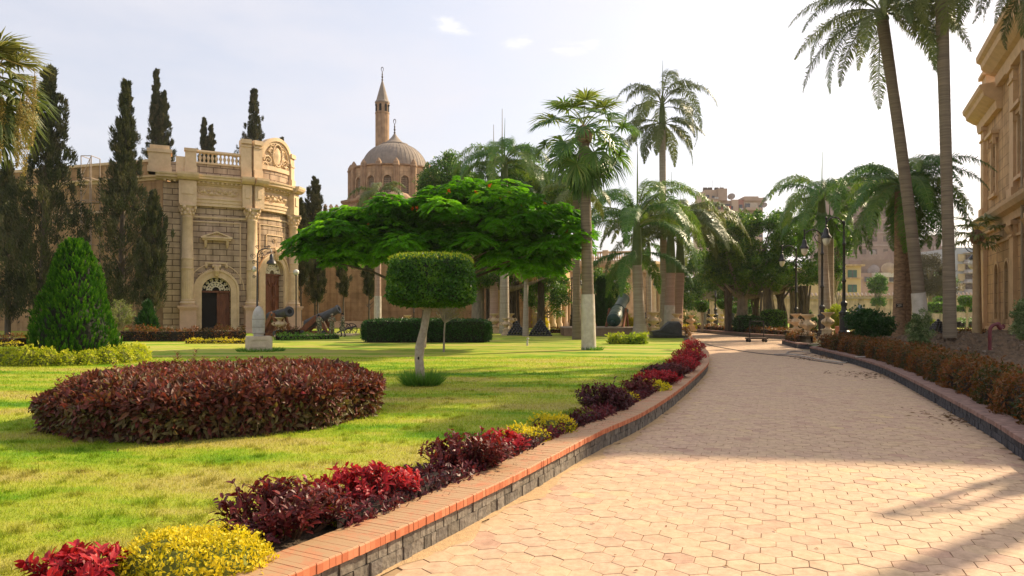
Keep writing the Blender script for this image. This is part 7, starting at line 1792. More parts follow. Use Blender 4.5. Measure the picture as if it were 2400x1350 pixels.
dup(LP0, (12.3, 12.95, .25), R(200), 'unseen lamp post added right of the russet hedge to throw a thin shadow', GL, 1)  # lamp post copy added out of view for its thin shadow on the path
# ornate lamp by the pavilion
Yl = 50
t = thing('ornate_lamp', 'slender iron lamp with scrolled arm and lantern in front of the pavilion doors', 'street lamp', (gx(603, Yl), Yl, LZ)); k_ = Yl / F
zt = gz(598, Yl) - LZ
mb = MB(); mb.lathe([(.16, 0), (.14, 1.2), (.09, 1.3), (.06, 3), (.05, zt)], n=10); mb.build('post', m_iron, t, True)
mb = MB(); mb.tube([(0, 0, zt - .2)] + [(.62 - .62 * math.cos(a_), 0, zt + .45 * math.sin(a_)) for a_ in [i / 8 * 1.6 for i in range(9)]] + [(.9, 0, zt + .43), (.98, 0, zt + .2)], .04, 8)
for (x, z, r_, sg) in ((.0, zt + .55, .14, 1), (-.28, zt - .1, .2, 1), (-.22, zt - .5, .16, -1), (.28, zt - .05, .2, -1), (.3, zt + .15, .12, 1), (-.25, zt - 1.0, .14, 1), (-.22, zt - 1.5, .12, -1), (.6, zt + .5, .14, 1), (.8, zt + .58, .1, -1)): spiral(mb, Vector((x, 0, z)), r_, 1.6, .02, 16, sg)
mb.build('scroll_arm', m_iron, t, True)
mb = MB(); mb.lathe([(.04, zt + .1), (.12, zt), (.14, zt - .3), (.3, zt - .45), (.34, zt - .6), (.2, zt - .66)], (.98, 0, 0), 12); mb.build('lantern', m_iron, t, True)
mb = MB(); mb.ball((-.2, 0, zt - .95), .14, 8, (1, 1, 1.5)); mb.build('glass', m_glass, t, True)
t = thing('globe_lamp', 'round white globe lamp beside the right column of the gate pavilion', 'lamp', (gx(694, 58), 58, LZ)); z = gz(638, 58) - LZ
mb = MB(); mb.ball((0, 0, z), .24, 14); mb.build('glass_globe', m_glass, t, True); mb = MB(); mb.tube([(0, 0, 0), (0, 0, z - .22)], .05, 8); mb.lathe([(.14, z - .26), (.1, z - .2), (.2, z + .0)], n=8); mb.build('post', m_iron, t)

# ------------------------------------------------------------------ stone urns
m_urn = mat('urn_stone', (.66, .49, .30), (.50, .36, .21), scale=5, bump=.6, bscale=22)
def urn_proto():
    t = thing('stone_urn', 'x', 'urn', (0, 0, 0))
    mb = MB()
    for hw, z0, z1 in ((.42, 0, .14), (.34, .14, .24), (.28, .24, .50), (.33, .50, .56)): mb.box((0, 0, (z0 + z1) / 2), (hw * 2, hw * 2, z1 - z0), taper=.94)
    mb.build('pedestal', m_urn, t)
    mb = MB(); mb.lathe([(.22, .56), (.16, .64), (.13, .70), (.17, .76), (.32, .88), (.37, 1.0), (.33, 1.10), (.20, 1.18), (.14, 1.26), (.17, 1.36), (.30, 1.46), (.37, 1.50), (.36, 1.56), (.28, 1.55), (.1, 1.5)], n=20); mb.build('bowl', m_urn, t, True)
    for sg in (-1, 1):
        mb = MB(); mb.tube([(sg * .30, 0, .95), (sg * .48, 0, .92), (sg * .55, 0, 1.05), (sg * .44, 0, 1.16), (sg * .30, 0, 1.12), (sg * .2, 0, 1.2)], [.04, .05, .055, .05, .04, .03], 8); mb.ball((sg * .5, 0, 1.0), .09, 8); mb.build('handle', m_urn, t, True)
    for a_ in (0, 1.57, 3.14, 4.71):
        mb = MB(); mb.ball((.33 * math.cos(a_ + .78), .33 * math.sin(a_ + .78), .96), .08, 6, (1, 1, 1.4)); mb.tube([(.3 * math.cos(a_ + .4), .3 * math.sin(a_ + .4), 1.05), (.37 * math.cos(a_ + .78), .37 * math.sin(a_ + .78), .92), (.3 * math.cos(a_ + 1.1), .3 * math.sin(a_ + 1.1), 1.05)], .03, 5); mb.build('garland', m_urn, t, True)
    return t
U0 = urn_proto(); first = True; GU = 'carved yellow stone garden urns'
for px, Y_, bz, rz, sc, lab in (
    (1893, 40.0, LZ - .05, .3, 1.02, 'carved stone urn nearest to the path, middle one of the right trio'), (1940, 43, .35, .9, 1.0, 'carved stone urn with wide bowl right of the trio at the lamp post'), (1865, 50, LZ, .1, 1.0, 'carved stone urn with handles leftmost of the right trio'),
    (1531, 50.5, LZ, .3, 1.08, 'weathered stone urn between the thick footed palm and the bronze fragment'), (1586, 52, LZ, .6, 1.0, 'stone urn directly behind the bronze fragment'), (1549, 62, LZ, .2, 1.1, 'stone urn smaller looking between the two nearer ones'),
    (1158, 57, LZ, .5, 1.0, 'pinkish stone urn at the foot of the pink royal palm trunk'), (1196, 60, LZ, .2, 1.0, 'stone urn right behind the grey royal palm trunk'), (1034, 60, LZ, .2, .95, 'stone urn top showing over the long box hedge'), (955, 62, LZ, .8, .9, 'small stone urn top over the left part of the box hedge'),
    (655, 49, LZ, .3, .85, 'stone urn below the cannon right of the artillery shell'), (1668, 74, LZ, 0, .95, 'distant stone urn beside the dark far lamp post'), (1693, 78, LZ, .4, .95, 'distant stone urn right of the second lollipop topiary stem'), (1620, 64, LZ, .3, .9, 'worn stone urn on the sunlit side of the porch wing'), (1186, 52, LZ, .1, .8, 'low stone urn in front of the twin palm trunks')):
    loc = (gx(px, Y_), Y_, bz)
    if first: put(U0, loc, rz, lab, GU, sc); first = False
    else: dup(U0, loc, rz, lab, GU, sc)

# ------------------------------------------------------------------ artillery shell on stone
b = gnd(606, 822, LZ); k_ = b.y / F
t = thing('stone_block', 'cream carved stone block carrying the upright artillery shell', 'pedestal', b, R(24))
mb = MB(); w_ = 56 * k_; hh = 34 * k_; mb.box((0, 0, hh / 2), (w_, w_, hh), taper=.97); mb.build('block', mat('cream_stone', (.66, .54, .38), (.54, .43, .30), scale=4, bump=.5, bscale=16), t)
for rz in (0, 1.5708, 3.1416):
    mb = MB(); M = Matrix.Rotation(rz, 3, 'Z')
    for q in range(4):
        c_ = [(0, -w_ / 2 - .008, hh * .82, w_ * .6, .05), (0, -w_ / 2 - .008, hh * .3, w_ * .6, .05), (-w_ * .32, -w_ / 2 - .008, hh * .56, .05, hh * .5), (w_ * .32, -w_ / 2 - .008, hh * .56, .05, hh * .5)][q]
        p = M @ Vector(c_[:3]); mb.box(p, (c_[3], .03, c_[4]), rz=rz)
    mb.build('carved_panel', MATS['cream_stone'], t)
t = thing('artillery_shell', 'upright pale grey artillery shell standing on the cream stone block', 'shell', b + Vector((0, 0, hh)))
h2 = 71 * k_; r_ = 14.5 * k_
mb = MB(); mb.lathe([(r_ * .75, 0), (r_ * .8, .03), (r_ * .78, h2 * .06), (r_ * .93, h2 * .09), (r_, h2 * .3), (r_, h2 * .55), (r_ * .95, h2 * .68), (r_ * .78, h2 * .82), (r_ * .5, h2 * .93), (r_ * .2, h2 * .985), (.01, h2)], n=28)
mb.build('casing', mat('painted_steel', (.50, .46, .41), (.30, .27, .24), scale=3, bump=.2, lo=.25, hi=.55, rough=.5), t, True)
for f in (.10, .30, .56):
    mb = MB(); mb.lathe([(r_ * 1.0, h2 * f - .015), (r_ * 1.035, h2 * f - .01), (r_ * 1.035, h2 * f + .015), (r_ * 1.0, h2 * f + .02)], n=28); mb.build('driving_band', mat('band_steel', (.36, .32, .28), scale=4), t)
tuft('fresh grass growing round the cream stone block', b + Vector((.2, -.3, 0)), .95, .22, 900, M_TUFT)

# ------------------------------------------------------------------ cannons
m_gun = mat('dark_gun', (.055, .055, .055), (.03, .03, .032), scale=5, bump=.3, rough=.45, spec=.5); m_gung = mat('green_gun', (.20, .24, .19), (.12, .17, .14), scale=2.5, rough=.5, spec=.4)
m_gund = mat('deep_green_gun', (.015, .07, .055), (.01, .04, .035), scale=3, rough=.4, spec=.5)
m_carr = mat('red_brown_timber', (.27, .105, .045), (.16, .06, .028), scale=4, bump=.6, bscale=10, stretch=(1, 1, .3))
def cannon(name, label, breech, muzzle, r0, r1, m, m2=None, carriage=None, mir=1):
    A = Vector(breech); B = Vector(muzzle); d = (B - A); L = d.length
    t = thing(name, label, 'cannon', (A.x, A.y, LZ)); o = Vector((A.x, A.y, LZ))
    q = d.to_track_quat('Z', 'Y').to_matrix().to_4x4(); M = Matrix.Translation(A - o) @ q
    mb = MB(); mb.lathe([(r0 * .3, L * .02), (r0 * .95, L * .03), (r0 * 1.0, L * .10), (r0 * .99, L * .42), (r0 * .93, L * .46), (r0 * .88, L * .47), (r1 * 1.12, L * .9), (r1 * 1.1, L * .93), (r1 * 1.32, L * .95), (r1 * 1.35, L * .985), (r1 * 1.22, L), (r1 * .62, L), (r1 * .6, L * .93), (.01, L * .93)], n=24, M=M)
    mb.build('barrel', m, t, True)
    mb = MB(); mb.lathe([(r0 * .2, -L * .07), (r0 * .28, -L * .06), (r0 * .28, -L * .03), (r0 * .14, -L * .01), (r0 * .7, L * .0), (r0 * .98, L * .03), (r0 * 1.02, L * .06), (r0 * 1.0, L * .07), (.02, L * .07)], n=24, M=M); mb.build('breech', m2 or m, t, True)
    mb = MB(); mb.lathe([(r1 * .6, L * 1.002), (r1 * .58, L * .96)], n=20, M=M); mb.build('bore', m_dark, t)
    h = Vector((d.x, d.y, 0)).normalized(); s_ = Vector((-h.y, h.x, 0)); tr_ = A - o + d * .45
    mb = MB(); mb.tube([tr_ - s_ * r0 * 1.5, tr_ + s_ * r0 * 1.5], r0 * .24, 10); mb.build('trunnion', m, t, True)
    for f in (.12, .3, .46):
        mb = MB(); rr = r0 * 1.03; mb.lathe([(rr * .98, L * f - .02), (rr, L * f - .015), (rr, L * f + .015), (rr * .98, L * f + .02)], n=24, M=M); mb.build('barrel_ring', m2 or m, t)
    z0 = 0
    for sg in (-1, 1):
        mb = MB(); sd = s_ * sg * r0 * 1.22; w = s_ * .055
        top = tr_ + sd + Vector((0, 0, r0 * .2)); F0 = Vector((tr_.x, tr_.y, 0)) + h * .75 + sd; R0 = Vector((tr_.x, tr_.y, 0)) - h * 1.45 + sd
        mb.beam(R0 + Vector((0, 0, .16)), top - h * .05, .11, .34); mb.beam(F0 + Vector((0, 0, .1)), top + h * .1, .11, .26); mb.beam(R0 + Vector((0, 0, .14)), F0 + Vector((0, 0, .14)), .10, .22); mb.build('carriage_cheek', m_carr, t)
    for f, zz in ((.55, .2), (-.3, .25), (-1.2, .25)):
        mb = MB(); p = Vector((tr_.x, tr_.y, zz)) + h * f; mb.beam(p - s_ * r0 * 1.5, p + s_ * r0 * 1.5, .2, .2); mb.build('crossbeam', m_carr, t)
    for f in (.5, -1.15):
        for sg in (-1, 1):
            mb = MB(); p = Vector((tr_.x, tr_.y, .2)) + h * f + s_ * sg * r0 * 1.5; M2 = Matrix.Translation(p) @ s_.to_track_quat('Z', 'Y').to_matrix().to_4x4(); mb.lathe([(.05, -.07), (.2, -.06), (.2, .06), (.05, .07)], n=16, M=M2); mb.build('truck_wheel', m_gun, t, True)
    return t
# plinth of the green cannon
Yc_ = 50.5; x0, x1 = gx(1322, Yc_), gx(1492, Yc_)
t = thing('cannon_plinth', 'long low brown stone plinth under the green cannon', 'plinth', ((x0 + x1) / 2, Yc_, LZ)); mb = MB(); mb.box((0, 1.9, .27), (x1 - x0, 3.8, .54)); mb.build('base', mat('brown_plinth', (.30, .19, .13), (.22, .14, .09), scale=3, bump=.3), t); mb = MB(); mb.box((0, 1.9, .57), (x1 - x0 + .12, 3.92, .07)); mb.build('slab', mat('plinth_slab', (.42, .32, .24), scale=3), t)
c_ = cannon('cannon', 'big green cannon on a wooden carriage aiming up away from the viewer', at(1437, 753, 51.4), at(1462, 700, 54.6), .50, .34, m_gung, m_gund); c_.location.z += .0
c_ = cannon('cannon', 'dark green cannon mostly hidden behind the fan palm trunk', at(1383, 752, 53.6), at(1352, 716, 56.0), .38, .27, m_gund)
cannon('cannon', 'dark cannon pointing right from behind the artillery shell', at(632, 744, 50.5), at(679, 730, 48.6), .36, .27, m_gun)
cannon('cannon', 'grey cannon with timber carriage aiming up right beside the camouflaged men', at(716, 763, 51.5), at(795, 724, 50.9), .36, .24, mat('grey_gun', (.10, .095, .09), (.06, .058, .055), scale=4, rough=.5))
t = thing('stone_platform', 'low stone kerb platform under the grey cannon', 'plinth', (gx(745, 51.5), 51.5, LZ)); mb = MB(); mb.box((.4, 0, .06), (4.6, 2.6, .12)); mb.build('slab', m_stone, t)
# field gun with spoked wheels
t = thing('field_gun', 'small field gun with spoked wheels behind the rightmost camouflaged man', 'field gun', (gx(822, 53), 53, LZ))
for x, y in ((.05, 0), (-.55, .7)):
    mb = MB(); rw = .42; mb.tube([(x + rw * math.cos(a_), y, .42 + rw * math.sin(a_)) for a_ in [i / 20 * 6.2832 for i in range(21)]], .035, 6); wheel = mb.build('wheel', m_dbark, t, True)
    mb = MB()
    for i in range(10): mb.tube([(x, y, .42), (x + rw * math.cos(i * .628), y, .42 + rw * math.sin(i * .628))], .02, 5)
    mb.ball((x, y, .42), .07, 8); mb.build('spokes', m_dbark, wheel)
mb = MB(); mb.tube([(-1.1, .4, .15), (-.2, .35, .5), (.3, .35, .62)], [.05, .07, .06], 8); mb.tube([(.05, 0, .42), (-.55, .7, .42)], .04, 6); mb.build('gun_barrel', m_gun, t, True)

# ------------------------------------------------------------------ cannonball pyramids
ball0 = None
def pyramid(px, by, Y_, bz, n, r, lab, grp):
    global ball0
    c = Vector((gx(px, Y_), Y_, bz))
    p = thing('pyramid_base', 'low dark plinth carrying ' + grp, 'plinth', c); mb = MB(); mb.box((0, 0, .05), (n * 2 * r + .15, n * 2 * r + .15, .1)); mb.build('slab', m_gun, p)
    for lv in range(n):
        k = n - lv; z = bz + .1 + r + lv * r * 1.42
        for i in range(k):
            for j in range(k):
                if not (i in (0, k - 1) or j == 0): continue
                x = (i - (k - 1) / 2) * 2 * r; y = (j - (k - 1) / 2) * 2 * r
                if j > 1 and i not in (0, k - 1): continue
                loc = (c.x + x, c.y + y, z)
                if ball0 is None:
                    mb = MB(); mb.ball((0, 0, 0), 1, 14); ball0 = mb.build('cannonball', mat('ball_iron', (.020, .020, .022), (.012, .012, .013), rough=.28, spec=.6), None, True); o = ball0
                else: o = ball0.copy(); C.objects.link(o)
                o.location = loc; o.scale = (r, r, r); tag(o, lab, 'cannonball', grp)
pyramid(1211, 784, 52, LZ, 6, .105, 'black iron cannonball stacked in the leftmost pyramid beside the grey palm trunk', 'the leftmost cannonball pyramid')
pyramid(1266, 785, 51, LZ, 7, .105, 'black iron cannonball stacked in the pyramid right of the dead palm', 'the cannonball pyramid right of the dead palm')
pyramid(2199, 770, 40, .55, 7, .085, 'black iron cannonball in the pyramid beside the straight palm at the right', 'the cannonball pyramid beside the straight palm at the right')

# ------------------------------------------------------------------ bronze fragment
p = gnd(1562, 792, LZ); s = p.y / F
t = thing('stone_slab', 'dark low slab under the black bronze fragment', 'slab', p); mb = MB(); mb.box((.1, .3, .08), (76 * s, 1.2, .16)); mb.build('slab', mat('slab_dark', (.09, .085, .07), scale=4), t)
mb = MB(); vs = []; n = 9; poly = [(-36, 0), (-38, 10), (-16, 13), (-6, 24), (6, 32), (28, 33), (33, 26), (34, 0)]
random.seed(3)
for y, q in ((-.45, .94), (-.2, 1.0), (.2, 1.0), (.5, .9)):
    for x, z in poly: vs.append((x * s * q + random.uniform(-.03, .03), y + random.uniform(-.03, .03), .16 + z * s * q * (.8 + .2 * q) + (random.uniform(-.03, .03) if z else 0)))
k = len(poly); fs = [tuple(range(k)), tuple(reversed(range(3 * k, 4 * k)))] + [(l_ * k + i, (l_ + 1) * k + i, (l_ + 1) * k + (i + 1) % k, l_ * k + (i + 1) % k) for l_ in range(3) for i in range(k)]
mb.raw(vs, fs); o = mb.build('bronze_fragment', mat('black_bronze', (.028, .032, .030), (.012, .013, .013), scale=5, bump=1, bscale=9, rough=.5, spec=.5)); o.location = p
tag(o, 'black lumpy bronze fragment lying on a slab at the path bend', 'bronze fragment')

# ------------------------------------------------------------------ trolley
Yt = 46.2; s = Yt / F
t = thing('trolley', 'small low hand trolley with two upright bars left on the path', 'trolley', (gx(1773, Yt), Yt, 0), R(-3))
m_tr = mat('trolley_steel', (.05, .045, .04), scale=5, rough=.5)
w_ = 46 * s
mb = MB(); mb.box((0, 0, .26), (w_, .62, .05)); mb.build('deck', mat('deck_wood', (.20, .13, .09), scale=5), t)
mb = MB()
for y in (-.31, .31): mb.beam((-w_ / 2, y, .22), (w_ / 2, y, .22), .05, .05)
mb.beam((-w_ / 2, -.31, .22), (-w_ / 2, .31, .22), .05, .05); mb.beam((w_ / 2, -.31, .22), (w_ / 2, .31, .22), .05, .05); mb.build('chassis', m_tr, t)
for x in (-w_ / 2 + .12, w_ / 2 - .12):
    for y in (-.27, .27):
        mb = MB(); M = Matrix.Translation((x, y, .1)) @ Matrix.Rotation(R(90), 4, 'X'); mb.lathe([(.03, -.03), (.10, -.03), (.10, .03), (.03, .03)], n=12, M=M); mb.beam((x, y, .1), (x, y, .24), .03, .03); mb.build('wheel', m_tr, t)
for x in (-w_ * .28, w_ * .42):
    mb = MB(); mb.tube([(x, .25, .24), (x, .25, 1.35)], .032, 8); mb.build('upright', m_tr, t)
mb = MB(); mb.tube([(-w_ * .28, .25, 1.32), (w_ * .42, .25, 1.32)], .028, 8); mb.build('handle', m_tr, t)

# ------------------------------------------------------------------ hoses, twigs, small things
def gpath(pts, z=.03):
    out_ = []
    for q in pts:
        p = gnd(q[0], q[1], 0); zz = q[2] if len(q) > 2 else z
        out_.append(gnd(q[0], q[1], zz) if zz > .05 else Vector((p.x, p.y, zz)))
    return [tuple(x) for x in out_]
c3 = lambda pts, st=.15: [tuple(x) for x in catmull(pts, st)]
mb = MB(); mb.tube(c3(gpath([(1638, 802), (1668, 811), (1710, 819), (1760, 827), (1812, 833), (1868, 838), (1905, 846), (1940, 851), (1975, 856)])), .018, 6)
tag(mb.build('garden_hose', mat('grey_hose', (.13, .12, .11), rough=.6), None, True), 'thin dark hose crossing the path from the wall bend to the right kerb', 'hose')
mb = MB(); mb.tube(c3(gpath([(1815, 832), (1850, 832), (1880, 836), (1900, 840), (1930, 846), (1960, 850), (1980, 852), (1992, 846), (1998, 839, .18), (2010, 836.5, .32), (2028, 836, .33)])), .028, 8)
tag(mb.build('garden_hose', mat('pale_hose', (.48, .42, .36), rough=.6), None, True), 'thick pale hose climbing over the dark kerb at the right', 'hose')
mb = MB(); mb.tube(c3(gpath([(1842, 829), (1855, 826), (1880, 826), (1900, 829), (1880, 832), (1850, 830), (1846, 826), (1865, 824), (1890, 826)])), .02, 6)
tag(mb.build('garden_hose', mat('coil_hose', (.40, .33, .27), rough=.6), None, True), 'loosely coiled hose lying on the path near the dark kerb', 'hose')
for px, py, n, w, lab in ((1935, 838, 160, .7, 'heap of dry twigs swept against the dark kerb'), (2030, 881, 130, .9, 'dry leaf litter scattered on the path under the right kerb'), (1890, 843, 70, .6, 'scattered twigs beside the hoses on the path'), (2235, 985, 110, .5, 'fine dry litter along the foot of the nearest dark kerb')):
    p = gnd(px, py, 0); lm = LM(); P = np.column_stack([rng.normal(0, w * .5, n), rng.normal(0, w * .9, n), .012 + .03 * rng.random(n)]); D = usph(n) * np.array([1, 1, .15])
    lm.leaves(P, D, np.array([0, 0, 1.0]) + usph(n) * .3, .06 + .12 * rng.random(n), .012, T_DIA); o = lm.build('dry_litter', leafmat('dry_litter', [(.10, .06, .035), (.2, .13, .07), (.3, .2, .1)], .0, .9)); o.location = p; tag(o, lab, kind='stuff')
# crumbs of soil on the brick cap
ci = arclen(offset(left_base[left_base[:, 1] > 1], .18)[:60], .02); n = 1500; ix = rng.integers(0, len(ci), n); cl_ = .5 + .5 * np.sin(ix * .021) * np.sin(ix * .0073)
k = rng.random(n) < cl_ ** 2; ix = ix[k]; n = len(ix); lm = LM()
P = np.column_stack([ci[ix] + rng.normal(0, .07, (n, 2)), np.full(n, .293)]); lm.leaves(P, usph(n) * np.array([1, 1, .2]), np.array([0, 0, 1.0]) + usph(n) * .4, .008 + .016 * rng.random(n), .010, T_DIA)
tag(lm.build('soil_crumbs', leafmat('soil_crumb', [(.06, .04, .02), (.13, .085, .05)], 0, .9)), kind='stuff')
# fallen leaves on the lawn and path
n = 260; yy = 4 + 22 * rng.random(n); xx = (rng.random(n) * 2 - 1) * yy * .7; P2 = np.stack([xx, yy], 1); onp = inside(P2, path_poly); P2 = P2[onp | (rng.random(n) < .7)]; onp = inside(P2, path_poly)
lm = LM(); n = len(P2); keep = np.ones(n, bool)
zz = np.where(onp, .014, LZ + .03); nearkerb = inside(P2, lawn_poly) | onp; P2 = P2[nearkerb]; zz = zz[nearkerb]; n = len(P2)
lm.leaves(np.column_stack([P2, zz]), usph(n) * np.array([1, 1, .2]), np.array([0, 0, 1.0]) + usph(n) * .3, .03 + .03 * rng.random(n), .018, T_DIA)
tag(lm.build('fallen_leaves', leafmat('fallen_leaf', [(.12, .06, .03), (.28, .16, .06), (.2, .05, .03)], .1, .8)), kind='stuff')

# hydrant
Yh = 24; o = at(2320, 803, Yh); o.z -= .25
t = thing('hydrant', 'dark red hydrant pipe bending over the earth mound by the palace', 'hydrant', o); s = Yh / F
m_hyd = mat('red_iron', (.16, .022, .025), (.10, .015, .018), scale=5, rough=.45, spec=.4)
mb = MB(); mb.tube(c3([(0, 0, 0), (0, 0, .30), (0, 0, .55), (.03, 0, .74), (.14, 0, .84), (.26, 0, .84), (.33, -.02, .80)], .03), .055, 12); mb.build('pipe', m_hyd, t, True)
mb = MB(); mb.tube([(.26, 0, .86), (.36, -.04, .70)], [.075, .085], 12); mb.tube([(.28, 0, .82), (.44, .0, .78)], .05, 10); mb.ball((.27, 0, .85), .085, 10); mb.build('valve_body', m_hyd, t, True)
mb = MB(); mb.tube([(.44 + .0, .075 * math.cos(a_), .78 + .075 * math.sin(a_)) for a_ in [i / 12 * 6.2832 for i in range(13)]], .014, 6); mb.tube([(.42, 0, .70), (.44, 0, .86)], .014, 6); mb.build('hand_wheel', m_hyd, t, True)
# sprinkler stub
b = gnd(1236, 810, LZ); t = thing('sprinkler', 'small white sprinkler stub standing on the mown lawn', 'sprinkler', b); mb = MB(); mb.tube([(0, 0, 0), (0, 0, .2), (.02, 0, .32)], [.045, .045, .03], 8); mb.build('riser', mat('white_plastic', (.6, .58, .54)), t); mb = MB(); mb.lathe([(.05, .3), (.07, .33), (.06, .38), (.02, .39)], (.02, 0, 0), 10); mb.build('head', MATS['white_plastic'], t)
# masts
for px, py, Y_, lab in ((1157, 292, 92, 'short thin lightning mast left above the royal palm crown'), (1177, 255, 92, 'tall thin lightning mast right above the royal palm crown'), (1494, 338, 80, 'thin mast rising over the thick footed royal palm')):
    mb = MB(); z = gz(py, Y_); mb.lathe([(.14, 0), (.10, z * .5), (.09, z * .8), (.05, z * .9), (.03, z)], n=8); o = mb.build('mast', mat('mast_metal', (.36, .32, .24), scale=3)); o.location = (gx(px, Y_), Y_, 0); tag(o, lab, 'mast')
# sign plate on the rough palm trunk
t = thing('notice_plate', 'small dark notice plate tied to the rough brown palm trunk', 'sign', (gx(2108, 36.5), 36.5, gz(716, 36.5))); mb = MB(); mb.box((0, 0, 0), (.34, .03, .20)); mb.build('plate', mat('plate_dark', (.05, .04, .035)), t); mb = MB(); [mb.box((dx, -.02, dz), (w, .012, .025)) for dx, dz, w in ((-.02, .04, .22), (.02, -.01, .18), (-.04, -.055, .14))]; mb.build('lettering', mat('plate_letter', (.5, .42, .32)), t)
# little grey bollard stone
t = thing('stone_finial', 'pale blue grey upright stone behind the dark glossy shrub', 'stone', (gx(2016, 44), 44, .3)); mb = MB(); mb.lathe([(.30, 0), (.28, .9), (.22, 1.6), (.12, 2.0), (.02, 2.08)], n=12); mb.build('shaft', mat('blue_grey_stone', (.24, .29, .31), (.18, .22, .24), scale=4), t, True)
t = thing('terracotta_box', 'small orange brick box by the foot of the nearest lamp post', 'box', (gx(1970, 44.5), 44.5, .3)); mb = MB(); mb.box((0, 0, .35), (.42, .5, .7)); mb.build('box', mat('terracotta', (.42, .17, .09)), t); mb = MB(); mb.box((0, 0, .72), (.48, .56, .05)); mb.build('lid', MATS['terracotta'], t)

# ------------------------------------------------------------------ people
m_camo = bpy.data.materials.new('camouflage_cloth'); m_camo.use_nodes = True
n = m_camo.node_tree.nodes; l = m_camo.node_tree.links; b = n['Principled BSDF']; b.inputs['Roughness'].default_value = .9
tcn = n.new('ShaderNodeTexCoord'); ns = n.new('ShaderNodeTexNoise'); ns.inputs['Scale'].default_value = 9; ns.inputs['Detail'].default_value = 3; l.new(tcn.outputs['Object'], ns.inputs['Vector'])
r = n.new('ShaderNodeValToRGB'); r.color_ramp.interpolation = 'CONSTANT'; e = r.color_ramp.elements; e[0].color = (.05, .055, .03, 1); e[0].position = 0; e[1].position = .54; e[1].color = (.40, .32, .20, 1)
for q, c_ in ((.43, (.20, .16, .09)), (.49, (.10, .12, .06))): w = e.new(q); w.color = (*c_, 1)
l.new(ns.outputs['Fac'], r.inputs['Fac']); l.new(r.outputs['Color'], b.inputs['Base Color'])
m_skin = mat('skin', (.34, .19, .12), (.28, .15, .09), scale=8, rough=.6); m_hair = mat('black_hair', (.012, .010, .009)); m_boot = mat('black_boot', (.02, .018, .016), rough=.5)
def skinned(name, V, E, rad, m, par, root=0, lv=2):
    me = bpy.data.meshes.new(name); me.from_pydata(V, E, []); o = bpy.data.objects.new(name, me); C.objects.link(o); o.parent = par
    md = o.modifiers.new('skin', 'SKIN'); md.use_smooth_shade = True
    for i, r_ in enumerate(rad): me.skin_vertices[0].data[i].radius = (r_, r_) if not hasattr(r_, '__len__') else r_; me.skin_vertices[0].data[i].use_root = (i == root)
    s_ = o.modifiers.new('sub', 'SUBSURF'); s_.levels = lv; s_.render_levels = lv; me.materials.append(m); return o
